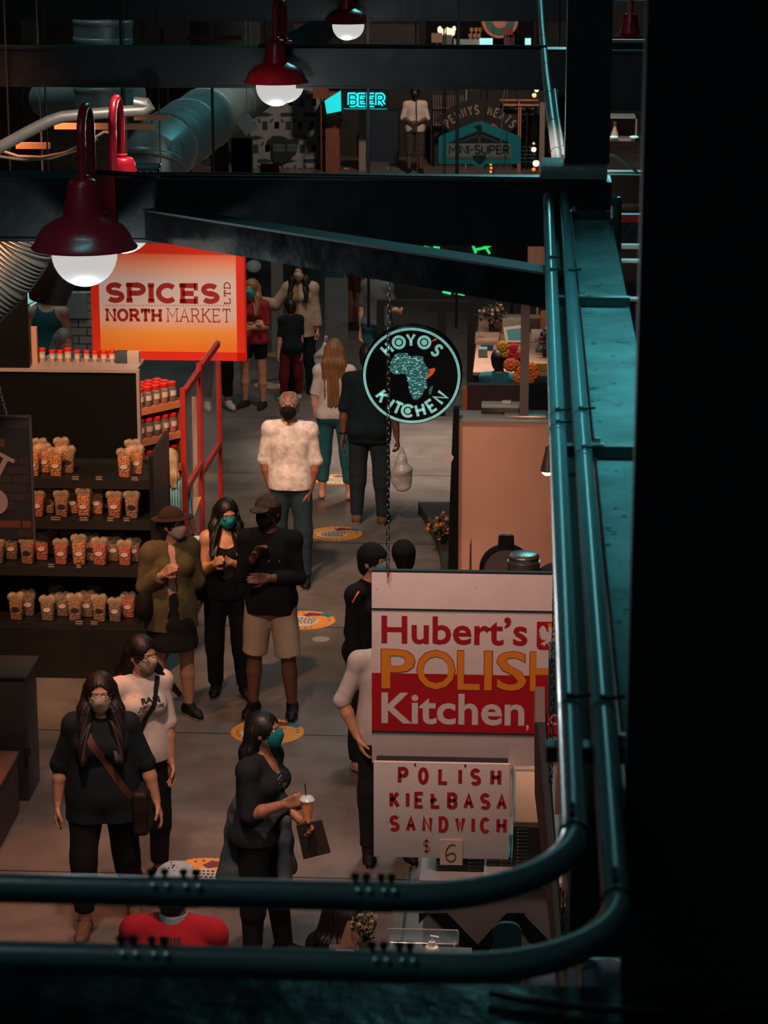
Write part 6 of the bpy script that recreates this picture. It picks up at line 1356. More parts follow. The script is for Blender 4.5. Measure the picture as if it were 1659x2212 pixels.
for y_ in (233,246,316,324,332,340,348):
    x_ = 1112
    while x_ < 1154:
        w_ = rr.uniform(2,7); a_ = onY(x_, y_+3, YT+.29); c_ = onY(x_+w_, y_, YT+.29); ml.box((a_.x,YT+.29,a_.z),(c_.x,YT+.295,c_.z)); x_ += w_+2
ml.build('lettering', mat('menu_text', '#5a5f5e', .7), cb_, smooth=False)
for n_, (px, py, rad, col, em_, Yb) in enumerate(((1159,194,.045,'#fff0d8',1.0,48),(1154,206,.045,'#ffc890',.9,48),(1153,310,.025,'#ffc8a0',.6,48),(1153,323,.05,'#fff0d0',1.0,48),(1158,353,.065,'#fff4e0',1.0,48),(1153,366,.035,'#ff8a3a',.9,48),(1060,355,.026,'#ff8a30',.9,48),(1061,363,.026,'#ff8a30',.9,48),(1060,371,.026,'#ff8a30',.9,48))):
    q = onY(px, py, Yb); lab = 'glowing %s bulb, %s' % ('white' if em_ == 1.0 else 'orange', ['topmost at the right of the meat stall','just under the topmost white one','tiniest, halfway down the right post','beside the menu board','largest, low at the right post','lowest at the right post','top of three under the teal sign','middle of three under the teal sign','bottom of three under the teal sign'][n_])
    r = thing('string_bulb', (q.x,Yb,q.z-rad), lab, 'bulb', 'glowing bulbs at the meat stall'); MB().sphere(q, rad, 14).build('bulb', mat('bulb'+col, col, .5, emit=em_, ecol=col), r); MB().lathe([(rad*.45,0),(rad*.45,rad*.9),(0,rad*.9)], q+V(0,0,rad*.85), n=10).build('socket', M_blk, r); rods(r, [(q.x+(n_-4)*.006,Yb+(n_-4)*.010,q.z+rad)], .0025)
# teal house-shaped hanging sign
YM = 37.0
def mp_(px, py): q = onY(px, py, YM); return (q.x, q.z)
q = onY(1036, 357, YM); ms = thing('house_sign', tuple(q), 'teal house-shaped hanging sign with grey name board and bird', 'sign')
MB().prism([mp_(*p_) for p_ in ((947,298),(952,293),(1030,263),(1042,263),(1120,294),(1125,299),(1125,351),(1122,354),(1052,354),(1036,363),(1020,354),(950,354),(947,351))], V(0,YM+.05,0), EX, EZ, .05).build('board', mat('house_teal', '#0f8084', .5, emit=.05, ecol='#0f8084'), ms)
MB().prism([mp_(*p_) for p_ in ((966,310),(1104,310),(1104,342),(966,342))], V(0,YM,0), EX, EZ, .01).build('name_board', mat('house_grey', '#8a8a84', .6), ms)
MB().prism([mp_(*p_) for p_ in ((968,309),(1036,281),(1102,309))], V(0,YM,0), EX, EZ, .008).prism([mp_(*p_) for p_ in ((1021,335),(1050,335),(1050,341),(1036,354),(1021,341))], V(0,YM-.010,0), EX, EZ, .008).prism([mp_(*p_) for p_ in ((1031,288),(1041,288),(1041,276),(1040,270),(1034,269),(1023,274),(1030,278))], V(0,YM,0), EX, EZ, .012).build('bird', mat('house_dark', '#10282b', .6), ms)
MB().prism([mp_(*p_) for p_ in ((990,308),(1036,289),(1082,308),(1076,308),(1036,293),(996,308))], V(0,YM-.008,0), EX, EZ, .004).prism([mp_(*p_) for p_ in ((1034,290),(1038,290),(1038,308),(1034,308))], V(0,YM-.008,0), EX, EZ, .004).build('roof_lines', mat('house_line', '#4f5a5c', .6), ms)
mt_ = MB(); a0, a1 = onY(969, 333, YM), onY(1102, 313, YM); strokes(mt_, 'MINI-SUPER', V(a0.x,YM-.010,a0.z), EX, EZ, a1.x-a0.x, a1.z-a0.z, .028, .004, .26); mt_.build('lettering', mat('house_letters', '#1f3e42', .6), ms, smooth=False)
sm = MB(); x_ = 970
while x_ < 1102:
    if not 1019 < x_ < 1052: a_ = onY(x_, 341, YM); c_ = onY(x_+1.6, 337.5, YM); sm.box((a_.x,YM-.013,a_.z),(c_.x,YM-.010,c_.z))
    x_ += 3.1
sm.build('small_lettering', mat('house_small', '#3a4a4c', .6), ms, smooth=False)
for px in (957, 1116): 
    q = onY(px, 292, YM); MB().tube([V(q.x,YM+.02,q.z), V(q.x,YM+.02,CEIL)], .006, 6).build('hanger', M_chain, ms)
q = onY(1082, 365, YM-.4); tag(MB().tube([V(q.x,YM-.4,q.z), V(onY(1084,270,YM).x,YM-.4,onY(1084,270,YM).z), V(onY(1090,190,YM).x,YM-.4,onY(1090,190,YM).z), V(onY(1095,120,YM).x,YM-.4,ZB)], .010, 6).build('pale_rope', mat('rope_pale', '#6d716e', .7)), 'pale rope hanging down across the teal house-shaped sign', 'rope')
q = onY(903, 378, 40); q2 = onY(899, 230, 40); tag(MB().tube([q-V(0,0,.3), q2, V(q2.x-.02,40,ZB)], .012, 6).build('pale_rope', mat('rope_pale', '#6d716e')), 'pale rope hanging down in front of the man in the white polo far off', 'rope')
# ------------------------------------------------------------------ green neon half hidden by the diagonal brace
YN = 34.0; gn = thing('green_neon_sign', tuple(onY(980, 560, YN)), 'green neon letters half hidden behind the beam above the round sign', 'sign')
M_gr = mat('neon_green', '#30e070', .5, emit=.8, ecol='#2ee878')
for pl in ([(915,533),(938,540),(948,547),(924,535)],[(936,534),(950,536)],[(1020,526),(1028,547)],[(1040,520),(1058,548)],[(1024,540),(1050,535),(1060,530)]): MB().tube([onY(x, y, YN) for x, y in pl], .018, 8).build('neon_tube', M_gr, gn)
MB().bbox((onY(900,560,YN).x,YN+.06,onY(900,575,YN).z),(onY(1075,560,YN).x,YN+.1,onY(900,500,YN).z),.01).build('backing', mat('neon_back', '#0b1412', .5), gn); rods(gn, [(onY(960,560,YN).x,YN+.08,onY(900,540,YN).z)])
g2 = thing('green_neon_strip', tuple(onY(980, 634, 30)), 'two short green neon strokes just under the brace above the barrier frame', 'neon')
for pl in ([(956,629),(974,634)],[(982,632),(1004,636)]): MB().tube([onY(x, y, 30) for x, y in pl], .02, 8).build('neon_tube', M_gr, g2); rods(g2, [tuple(onY(pl[0][0], pl[0][1], 30))])
slab(1075, 495, 1140, 590, 31, .1, 'dark_door', M_blk2, 'dark door behind the brace, left of the warm curtain', 'door'); slab(1140, 520, 1185, 610, 30.5, .05, 'warm_curtain', mat('curtain_warm', '#a87862', .8, noise=.3, nscale=8, stretch=(8,8,.5)), 'warm lit curtain left of the pipes above the brace end', 'curtain')
# ------------------------------------------------------------------ ducts and pipes under the roof
M_duct = mat('galvanised', '#7f8f8e', .42, .55, noise=.18, nscale=3, bump=.1, bscale=30)
def duct(pts, rads, label, seams=(), m=M_duct, n=36, name='duct'):
    root = thing(name, tuple(Vector(pts[0])-V(0,0,rads[0])), label, 'duct', 'ventilation ducts')
    MB().tube(pts, 0, n, rads=rads).build('tube', m, root)
    for t in seams:
        i = min(len(pts)-2, int(t*(len(pts)-1))); f = t*(len(pts)-1)-i; p_ = Vector(pts[i]).lerp(Vector(pts[i+1]), f); d_ = (Vector(pts[i+1])-Vector(pts[i])).normalized(); r0 = rads[i]+(rads[i+1]-rads[i])*f
        MB().tube([p_-d_*.03, p_-d_*.02, p_+d_*.02, p_+d_*.03], 0, n, rads=[r0, r0*1.025, r0*1.025, r0]).build('joint_band', m, root)
    k = len(pts)//2; rods(root, [tuple(Vector(pts[k])+V(0,0,rads[k]*.9))])
    return root
Ya, Yb = 24.0, 42.0; P0 = onY(345, 345, Ya); P1 = onY(330, 300, Ya+1.0); a0 = onY(372, 292, Ya+2.2)
pA, pB = onY(355, 318, Ya), onY(700, 78, Yb)
duct([pA, pA.lerp(pB,.15), pA.lerp(pB,.3), pA.lerp(pB,.5), pA.lerp(pB,.75), pB], [.33]*6, 'long round metal duct running away to the upper right behind the lamps', (.12,.22,.36,.5,.65,.8))
el_ = [pA+(pA-pB).normalized()*(-.2), pA, onY(330, 345, Ya-.5), onY(322, 400, Ya-.6), onY(322, 470, Ya-.6)]
duct(el_, [.31,.31,.30,.28,.28], 'curved duct elbow turning down below the long metal duct', (.5,))
duct([onY(222, -60, 27), onY(222, 60, 27), onY(222, 160, 27), onY(225, 238, 27)], [.315]*4, 'upright teal-lit round duct at the top left', (.3,.42,.55,.68,.8))
duct([onY(90, 215, 28.5), onY(190, 208, 28), onY(290, 205, 27.6)], [.19,.19,.19], 'short dark cross duct at the foot of the upright duct', (.5,))
# ribbed flexible duct, left
R0 = []; cen = [onY(x, y, 15.5) for x, y in ((-120,700),(-50,655),(10,595),(50,535),(75,470),(85,400))]
fine = []
for i in range(len(cen)-1):
    for k in range(16): fine.append(cen[i].lerp(cen[i+1], k/16))
rad = [.185+.008*(1 if k % 2 else -1) for k in range(len(fine))]; M_flex = mat('flex_duct', '#73807f', .5, .4, noise=.1)
duct(fine, rad, 'ribbed flexible duct curving down at the left edge', m=M_flex)
duct([onY(120, 560, 16.0), onY(112, 600, 16.0), onY(104, 650, 16.0)], [.14,.16,.125], 'dark funnel-shaped duct end beside the ribbed duct', m=mat('duct_dark', '#1a1e1f', .5, .3))
# silver conduit with bend
tag(MB().tube([onY(x, y, 14.5) for x, y in ((-40,345),(0,318),(60,285),(105,262),(135,252),(200,246),(280,240),(312,238),(324,231),(318,224),(290,221))], .034, 16).build('silver_conduit', mat('conduit_silver', '#8c9c9c', .35, .6, noise=.1)), 'shiny silver conduit sweeping along the left above the first beam', 'pipe')
for n_, pts in enumerate(([(0,325),(40,338),(90,340),(140,330),(180,312),(225,285),(260,288)],[(0,338),(50,345),(110,342),(165,325),(210,300)])): tag(MB().tube([onY(x, y, 14.8) for x, y in pts], .009, 8).build('hanging_cable', mat('cable_pale', '#7c7468', .5)), ['upper pale cable sagging below the silver conduit','lower pale cable sagging below the silver conduit'][n_], 'cable', 'sagging cables')
M_bar = mat('strut_orange', '#a4704e', .5)
for n_, (x0, x1, y_, Yx) in enumerate(((35,108,311,16.5),(118,332,269,17.0),(290,365,250,17.6))):
    a_, c_ = onY(x0, y_, Yx), onY(x1, y_, Yx); r = thing('trapeze_hanger', ((a_.x+c_.x)/2, Yx, a_.z-.03), ['left trapeze hanger bar under the silver conduit','longest trapeze hanger bar, behind the goosenecks','right trapeze hanger bar before the long duct'][n_], 'hanger', 'trapeze hangers')
    MB().box((a_.x,Yx-.02,a_.z-.03),(c_.x,Yx+.02,a_.z+.01)).build('bar', M_bar, r)
    rx = a_.x+(c_.x-a_.x)*(.72 if n_ else .75); MB().tube([V(rx,Yx,a_.z-.9+(.2 if n_ else .4)), V(rx,Yx,a_.z+.08)], .006, 6).build('rod', mat('rod', '#8a6a54', .4, .5), r); rods(r, [(rx,Yx,a_.z+.07)], .005)
# scattered lit goods seen far off between the beams
far = [(45,27,82,95,40,'curtain_pale','#8d7468','pale lit curtain glimpsed at the upper left','curtain'),(60,96,82,101,40,'lit_ledge','#8a6a5a','small lit ledge under the pale curtain','ledge'),(50,190,66,200,40,'orange_goods','#8a5a3a','left cluster of small orange goods at the left edge under the second beam','goods'),(66,186,84,200,40,'orange_goods','#a06a48','right cluster of small orange goods at the left edge under the second beam','goods'),
 (312,180,360,238,46,'red_banner','#8a1c16','dark red banner behind the gooseneck loops','banner'),(300,35,313,60,46,'pale_carton','#6b6a68','pale carton right of the upright duct, upper one','box'),(300,85,313,103,46,'pale_carton','#8f8880','pale carton right of the upright duct, lower one','box'),(346,58,352,103,46,'red_post','#98201a','thin red post at the top left between the beams','post'),(334,50,346,60,46,'lit_sign','#a08a7a','small lit panel beside the thin red post','panel'),
 (400,78,520,86,44,'orange_shelf','#a4704e','orange lit shelf between the top beams','shelf'),(410,48,560,100,47,'grey_machine','#46504f','grey machinery block behind the orange shelf','machine'),(366,185,450,240,46,'brown_stack','#3a2a22','brown stack of goods behind the long duct','stack'),(455,300,492,372,44,'orange_stand','#8a4a1e','orange frame standing low behind the ducts','frame'),(500,300,545,375,44,'dark_case','#141312','dark case right of the orange frame','case'),(562,355,602,378,44,'orange_box','#a8642a','orange box low in front of the patterned wall','box'),
 (635,52,905,103,54,'dim_wall','#2b2624','dim wall panel between the two top beams','wall panel')]
for x0, y0, x1, y1, Yx, nm, col, lab, cat in far: slab(x0, y0, x1, y1, Yx, .12, nm, mat('far'+col, col, .7, noise=.3, nscale=5), lab, cat)
q = onY(534, 268, 23.6); u_ = V(.6,0,-.8); v_ = V(.8,0,.6); tag(MB().prism([(-.08,-.07),(.08,-.07),(.08,.07),(-.08,.07)], q, u_, v_, .05).tube([q+V(0,-.025,.05), V(q.x,q.y-.025,CEIL)], .004, 6).build('tilted_box', mat('tilt_grey', '#717b7a', .5)), 'tilted pale grey box right of the long duct', 'box')
# bright odds and ends between the top beams
YO = 52.0
def disc(px, py, rpx, Y, m, nm, lab, cat):
    c = onY(px, py, Y); r_ = onY(px+rpx, py, Y).x-c.x; return tag(MB().lathe([(0,0),(r_,0),(r_,.04),(0,.04)], c, (0,-1,0), n=28).build(nm, m), lab, cat)
rs = thing('ring_sign', tuple(onY(1072, 100, YO)), 'round orange and teal sign cut off by the farthest beam', 'sign')
c = onY(1080, 42, YO); rr_ = onY(1120,42,YO).x-c.x
MB().lathe([(0,0),(rr_,0),(rr_,.03),(0,.03)], c, (0,-1,0), n=40).build('disc', mat('ring_orange', '#b0745a', .6), rs); MB().lathe([(rr_*.45,0),(rr_*.82,0),(rr_*.82,.02),(rr_*.45,.02),(rr_*.45,0)], c+V(0,-.03,0), (0,-1,0), n=40).build('ring', mat('ring_teal', '#2b5a52', .6), rs); rods(rs, [(c.x,YO-.015,c.z+rr_*.9)])
slab(1065, 20, 1086, 66, YO+.3, .05, 'copper_shelf', mat('c_copper', '#4a2a1e', .6), 'dark copper shelf behind the ring sign', 'shelf')
for n_, (x0, y0) in enumerate(((1015,60),(1025,60),(1034,60),(1012,73),(1022,73),(1031,73))): slab(x0, y0, x0+7, y0+8, YO, .05, 'copper_cup', mat('c_cup', '#a06a4a', .5), 'copper cup, %s in the %s row of the far shelf' % (['left','middle','right'][n_ % 3], ['upper','lower'][n_//3]), 'cup', 'copper cups')
gl = thing('glowing_jars', tuple(onY(965, 76, YO)), 'cluster of glowing white jars between the top beams', 'lights')
for px, py, rp in ((950,64,5),(955,71,6),(966,66,5),(972,71,7),(981,62,4),(978,70,5)): c = onY(px, py, YO); r_ = onY(px+rp,py,YO).x-c.x; MB().lathe([(r_*.7,-r_*1.3),(r_,-r_*.6),(r_,r_*.6),(r_*.5,r_*1.4),(0,r_*1.4)], c, n=12).build('jar', mat('jar_glow', '#ffe8d0', .5, emit=.8, ecol='#ffe2c4'), gl)
q = onY(966, 80, YO); MB().box((q.x-.2,YO-.08,q.z-.05),(q.x+.2,YO+.08,q.z-.02)).box((q.x-.02,YO-.02,0),(q.x+.02,YO+.02,q.z-.05)).build('stand', M_blk, gl)
slab(932, 72, 955, 92, YO-.2, .1, 'tan_bag', mat('c_tan', '#8a6a56', .7), 'tan bag under the glowing jars', 'bag'); slab(955, 76, 976, 100, YO-.3, .1, 'grey_bag', mat('c_grey', '#5a5a56', .7), 'grey bag beside the tan bag', 'bag')
slab(980, 85, 1036, 101, YO-1, .1, 'pale_cooler', mat('c_pale', '#7d8482', .5), 'pale cooler top between the top beams', 'cooler'); 
for x0, x1, lab in ((1036,1064,'bright cyan white screen beside the pale cooler'),(1134,1147,'small bright cyan screen near the long pipe')):
    l, r_, b, t = frame_at(x0, 83, x1, 99, YO-1.1); sc2 = thing('lit_screen', ((l+r_)/2,YO-1.1,0), lab, 'screen'); MB().box((l,YO-1.1,b),(r_,YO-1.02,t)).build('screen', mat('lit_scr', '#90dcdc', .5, emit=.75, ecol='#9aeaea'), sc2); MB().box(((l+r_)/2-.012,YO-1.03,0),((l+r_)/2+.012,YO-1.0,b+.05)).build('stand', M_blk, sc2)

slab(1088, 62, 1108, 75, YO-.5, .08, 'red_box', mat('c_redlit', '#7a1210', .6), 'red box between the top beams', 'box'); slab(1088, 76, 1112, 100, YO-.4, .08, 'dark_red_box', mat('c_dred', '#2c0c0b', .6), 'dark red box under the red one', 'box'); slab(920, 40, 1180, 104, YO+1.4, .1, 'partition', M_blk2, 'black wall panel behind the glowing jars', 'wall panel')
# gap between the two right-hand columns
def gap(y0, y1, Y, nm, col, lab, cat, x0=1310, x1=1392, dep=.06, **k):
    l, r_, b, t = frame_at(x0, y0, x1, y1, Y); return tag(MB().box((l,Y,b),(r_+.06,Y+dep,t)).box((r_+.06,Y,0),(r_+.11,Y+dep,t)).build(nm, mat('gap'+col+nm, col, .45, **k), None, False), lab, cat)
gap(0,6,20,'pale_rail','#4a6a6c','topmost pale rail in the gap between the right columns','rail'); gap(86,92,17.0,'pale_rail','#6c7a78','pale rail across the red lamp in the right gap','rail'); gap(92,240,17.3,'dark_fascia','#0a0c0c','dark fascia board in the right gap under the red lamp','board'); gap(108,112,17.2,'teal_rail','#2a5a5c','teal rail below the red lamp in the right gap','rail')
gs = thing('display_case', tuple(onY(1350, 306, 26)), 'small lit display case with a white bottle in the right gap', 'case')
l, r_, b, t = frame_at(1300, 252, 1376, 305, 26)
MB().box((r_+.1,26,0),(r_+.2,26.3,b+.03)).box((r_,26,b),(r_+.2,26.3,b+.03)).build('stand', M_blk, gs)
MB().box((l,26,t-.02),(r_,26.3,t)).box((l,26,b),(r_,26.3,b+.03)).box((r_-.015,26,b),(r_,26.3,t)).build('frame', mat('case_frame', '#8a8a84', .4, .4), gs); MB().box((l,26.3,b),(r_,26.32,t)).build('back_panel', mat('case_back', '#2a1712', .7), gs)
q = onY(1328, 286, 26.1); tag(MB().lathe([(.04,0),(.04,.03),(.02,.08),(.018,.14),(.025,.16),(0,.17)], V(q.x,26.12,b+.03), n=18).build('white_bottle', mat('bottle_pale', '#b09a8c', .4)), 'white bottle inside the display case in the right gap', 'bottle')
for px in (1326,1370): q = onY(px, 297, 25.9); tag(MB().sphere((q.x,25.95,q.z), .03, 12, (1.6,1,.5)).build('case_light', mat('case_light', '#a8d8d8', .5, emit=.5, ecol='#b0e4e4')), '%s small white light under the display case' % ('left' if px < 1350 else 'right'), 'light')
tag(MB().tube([onY(x, y, 10.2) for x, y in ((1314,334),(1330,338),(1350,350),(1368,365),(1376,373))], .006, 8).build('ribbed_cable', mat('cable_teal', '#4a7a7c', .4)), 'thin ribbed cable arching in the right gap', 'cable')
gap(371,377,10.2,'pale_rail','#7aa0a0','bright rail at the level of the cover plate in the right gap','rail',1306,1386); gap(378,440,10.6,'dark_board','#080a0a','dark board under the bright rail in the right gap','board')
l, r_, b, t = frame_at(1318, 432, 1343, 545, 9.0); cn = thing('grey_canister', ((l+r_)/2, 9.0, b), 'grey cylindrical canister with domed cap beside the ledge', 'canister')
MB().lathe([((r_-l)/2,0),((r_-l)/2,t-b),((r_-l)*.4,t-b+.004)], ((l+r_)/2,9.05,b), n=24).build('body', mat('canister', '#3f4a4a', .4, .5, noise=.3, nscale=20), cn); MB().sphere(((l+r_)/2-.008,9.05,t), (r_-l)*.36, 16, (1,1,.7)).build('cap', mat('canister_cap', '#3a6264', .25, .4), cn)
gap(464,480,12,'red_bar','#9a1a1c','red bar in the right gap above the ledge','bar',1340); gap(480,530,13,'speckled_board','#262b2a','dark speckled board below the red bar in the right gap','board',1340,noise=.8,nscale=60); gap(530,538,11.5,'pale_rail','#7aa0a0','upper of two short pale rails beside the ledge','rail',1343); gap(563,568,11.2,'pale_rail','#7aa0a0','lower of two short pale rails beside the ledge','rail',1343); gap(646,651,10.4,'pale_rail','#7aa0a0','short pale rail beside the ledge near the second strut','rail',1360)
# clear plastic screens in the aisle, peach fixtures between the pipes
M_sheet = mat('plastic_sheet', '#8a8a8a', .25, alpha=.35, spec=.7, bump=.4, bscale=4, noise=.2)
slab(586, 540, 612, 760, 31.5, .01, 'plastic_screen', M_sheet, 'clear hanging plastic screen left of the woman in the cardigan', 'screen'); slab(702, 600, 752, 745, 33, .01, 'plastic_screen', M_sheet, 'clear hanging plastic screen right of the woman in the cardigan', 'screen')
q = onY(548, 575, 31); tag(MB().sphere(q, .10, 16, (1,1,.8)).tube([q+V(0,0,.07), V(q.x,31,CEIL)], .004, 6).build('clear_bag', M_clear), 'crumpled clear bag hanging above the woman in the red shirt', 'bag')
slab(1250, 1700, 1262, 2070, 11.2, .05, 'peach_post', mat('peach_lit', '#b0765c', .6), 'peach lit post seen between the two pipes near their elbows', 'post'); slab(1212, 1960, 1236, 2000, 11.3, .03, 'peach_card', mat('peach_card', '#a87058', .6), 'peach card behind the chain between the pipes', 'card'); slab(1200, 1560, 1250, 1760, 11.7, .03, 'partition', mat('peach_lit', '#b0765c'), 'peach panel behind the pipes beside the edge-on board', 'panel')
tag(MB().chain(onY(1221, 1925, 11.0), onY(1219, 2050, 11.0), .05, .005).build('chain', M_chain), 'short heavy chain between the pipe elbows and the edge-on board', 'chain')
# ------------------------------------------------------------------ floor stickers
def sticker(px, py, wpx, lab, rz=0):
    c = onZ(px, py, .001); R_ = wpx/2/ppm(c.y, 0); r = thing('floor_sticker', (c.x,c.y,0), lab, 'sticker', 'round floor stickers')
    n = 44; P = []
    for i in range(2*n): a_ = PI*i/n; k = R_*(1.0 if i % 2 else .95); P.append((k*math.cos(a_), k*math.sin(a_)))
    UX, UY = V(math.cos(rz),math.sin(rz),0), V(-math.sin(rz),math.cos(rz),0)
    MB().prism(P, c, UX, UY, .002).build('disc', mat('sticker_orange', '#b87a30', .5, noise=.15, nscale=12), r)
    MB().prism([(R_*.58*math.cos(2*PI*i/32)-R_*.12, R_*.52*math.sin(2*PI*i/32)-R_*.12) for i in range(32)], c+V(0,0,.002), UX, UY, .001).build('centre', mat('sticker_white', '#a89c90', .5), r)
    t_ = MB(); rr = random.Random(px)
    for ln in range(4):
        x_ = -R_*(.55-.05*abs(ln-1.5))
        while x_ < R_*.3: w_ = rr.uniform(.05,.12)*R_; y_ = R_*(.16-.17*ln); t_.prism([(x_,y_),(x_+w_,y_),(x_+w_,y_+R_*.09),(x_,y_+R_*.09)], c+V(0,0,.003), UX, UY, .0006); x_ += w_+R_*.04
    for i in range(26):
        a_ = 2*PI*i/26; x_, y_ = R_*.80*math.cos(a_), R_*.80*math.sin(a_)
        if i % 13 < 9: t_.prism([(x_+R_*.05*math.cos(a_+q)*1.0, y_+R_*.05*math.sin(a_+q)) for q in (.6,2.5,3.7,5.7)], c+V(0,0,.002), UX, UY, .0006)
    t_.build('lettering', mat('sticker_ink', '#3a2a20', .6), r, smooth=False)
    MB().prism([(R_*x,R_*y) for x, y in ((-.1,.55),(.1,.80),(.42,.72),(.5,.5),(.2,.45),(.05,.35))], c+V(0,0,.003), UX, UY, .001).build('purple_mark', mat('sticker_purple', '#5a2438', .5), r, smooth=False)
    MB().prism([(R_*x,R_*y) for x, y in ((.40,.70),(.62,.78),(.85,.55),(.8,.38),(.52,.46))], c+V(0,0,.003), UX, UY, .001).build('teal_mark', mat('sticker_teal', '#1f5a66', .5), r, smooth=False)
sticker(725, 1153, 118, 'orange round floor sticker right of the man in the white polo, nothing on it'); sticker(658, 1340, 136, 'orange round floor sticker beside the man in khaki shorts'); sticker(578, 1581, 164, 'orange round floor sticker behind the head of the woman holding a cup'); sticker(440, 1890, 190, 'orange round floor sticker nearest, cut by the upper pipe')
sticker(722, 1036, 92, 'orange round floor sticker under the feet of the blonde woman in jeans'); sticker(588, 832, 80, 'orange round floor sticker behind the man in the white polo, before the red shirt woman'); sticker(612, 766, 74, 'farthest orange round floor sticker, beside the child')
c = onZ(693, 1381, .001); tag(MB().lathe([(0,0),(.075,0),(.075,.002),(0,.002)], c, n=24).build('floor_disc', mat('floor_plug', '#8f8a84', .5)), 'small plain grey disc on the floor below the second sticker', 'disc')
# ------------------------------------------------------------------ people
BLK = cloth('black', '#0c0d0e', noise=.2); NAVY = cloth('navy', '#11181c', noise=.2); WHT = cloth('white', '#b9aca4'); TEE = cloth('tee_white', '#bcaea6'); JEAN = cloth('dark_jean', '#1a2c34', noise=.3); TJEAN = cloth('teal_jean', '#24555c', noise=.3)
SHB = cloth('shoe_black', '#0d0d0d', .6); SHBR = cloth('shoe_brown', '#5a4032', noise=.5, nscale=60); SHW = cloth('shoe_white', '#a89c94'); SAND = cloth('sandal', '#2a1a12')
MBLK = cloth('mask_black', '#0b0b0c'); MTEAL = cloth('mask_teal', '#1f7f86'); MFLO = cloth('mask_floral', '#a08878', noise=.5, nscale=38); MPINK = cloth('mask_pink', '#a8786e'); MBLUE = cloth('mask_blue', '#2f9fa8')
def bag_at(p, w_, h_, m, name, label, cat, n=.012, handle=True, yaw=0):
    """soft carrier bag whose handles meet at p"""
    p = np.array(p); S = Solid(n); S.ell(p-np.array([0,0,h_*.66]), (w_*.5,w_*.33,h_*.34), None, .03); S.cone(p-np.array([0,0,h_*.5]), p-np.array([0,0,h_*.28]), w_*.36, w_*.14, .05)
    if handle:
        for s_ in (-1, 1): S.cone(p-np.array([s_*w_*.12,0,h_*.3]), p-np.array([s_*.006,0,-.01]), w_*.05, .011, .02)
    S.disp = wrinkles(.010, 4, 2.2); o = S.build(name, m, None); return tag(o, label, cat)
M_plastic = mat('carrier_white', '#a6a29e', .35, spec=.5, bump=.6, bscale=30)
# two women in front, lower left
a = person('woman in dark tee with brown crossbody strap, glasses and flowered mask, lower left', (215,1445), 1.69, yaw=8, g=1.27, sk=0, shirt=NAVY, sleeve=.62, hem=-.09, pants=BLK, phem=.90, shoes=SHBR, hair='dark', hlen=.20, hairside=2, mask=MFLO, glasses=True,
    arms=[((-.36,.05,-1),(-.06,-.10,-1)), ((.37,.05,-1),(.26,-.12,-1))], legs=[((-.05,-.22,-1),(-.02,.05,-1)), ((.05,.12,-1),(.04,.35,-.95))], h=.007)
strap(a, a['sh'][0]+a['sd']*.05+a['up']*.02, a['pel']+a['sd']*.19-a['up']*.02, .045, mat('strap_brown', '#4a2414', .6), 'bag_strap')
hb_ = a['pel']+a['sd']*.235-a['up']*.10+a['fwd']*.03; S = Solid(.009); S.ebox(hb_, (.05,.11,.14), None, .03); S.disp = wrinkles(.005, 8); tag(S.build('shoulder_bag', cloth('bag_brown', '#1f1310', .6)), 'dark brown shoulder bag at the hip of the woman in the dark tee', 'bag')
b = person('woman in a white printed tee with black strap and windblown dark hair, looking right', (298,1368), 1.68, yaw=32, hyaw=52, hpitch=-4, g=1.08, sk=0, shirt=TEE, sleeve=.58, hem=-.03, pants=BLK, phem=.92, shoes=SHB, hair='black', hlen=.16, hairside=1, mask=MFLO, glasses=True,
    arms=[((-.2,.2,-1),(.05,-.2,-1)), ((.16,-.1,-1),(.10,-.25,-1))], legs=[((-.05,.15,-1),(-.02,.3,-1)), ((.07,-.1,-1),(-.02,.02,-1))], h=.007)
strap(b, b['neck']+b['sd']*.10-b['up']*.01, b['pel']-b['sd']*.12+b['up']*.04, .032, mat('strap_black', '#0a0b0c', .6), 'bag_strap')
def ram(t, c, ux, uy):
    put_text(t, 'RAM', c+ux*-.06+uy*.012, ux, uy, .125, .034, .001, .05); put_text(t, 'AGRICULTURE', c+ux*-.082+uy*-.018, ux, uy, .165, .020, .001, .02)
    for q in ((-.095,.056,.19,.004),(-.095,-.03,.19,.004),(-.095,-.03,.004,.09),(.091,-.03,.004,.09)): o_ = c+ux*q[0]+uy*q[1]; t.prism([(0,0),(q[2],0),(q[2],q[3]),(0,q[3])], o_, ux, uy, .001)
print_on(b, ram, b['chest']+b['fwd']*.3+b['up']*.005+b['sd']*.01, b['sd'], b['up'], mat('print_black', '#141414', .7), 'tee_print')
# woman with a cup
c = person('woman with long black hair and teal mask holding an iced drink', (560,1535), 1.60, yaw=68, hyaw=74, hpitch=8, g=1.15, sk=1, shirt=cloth('char_tee', '#141a1d', noise=.2), sleeve=.55, hem=-.03, neckline='v', pants=BLK, phem=.97, shoes=SHB, hair='black', hlen=.25, mask=cloth('mask_deepteal', '#0f5a60'),
    arms=[((.08,-.2,-1),(.90,-.25,.42)), ((.10,0,-1),(.42,-.4,-.25))], hands=('grip','grip'), legs=[((-.02,-.02,-1),(-.03,.05,-1)), ((.12,0,-1),(.10,.05,-1))], tied=cloth('jacket_grey', '#3a4246', noise=.2), h=.007)
def pr3(t, cc, ux, uy):
    for i in range(5): t.prism([(0,0),(.09-.01*i,0),(.09-.01*i,.008),(0,.008)], cc+ux*(-.04)+uy*(.05-.02*i), ux, uy, .001)
    t.prism([(.0,.0),(.03,.0),(.035,.03),(.01,.04),(-.01,.02)], cc+ux*(.03)-uy*.05, ux, uy, .0015)
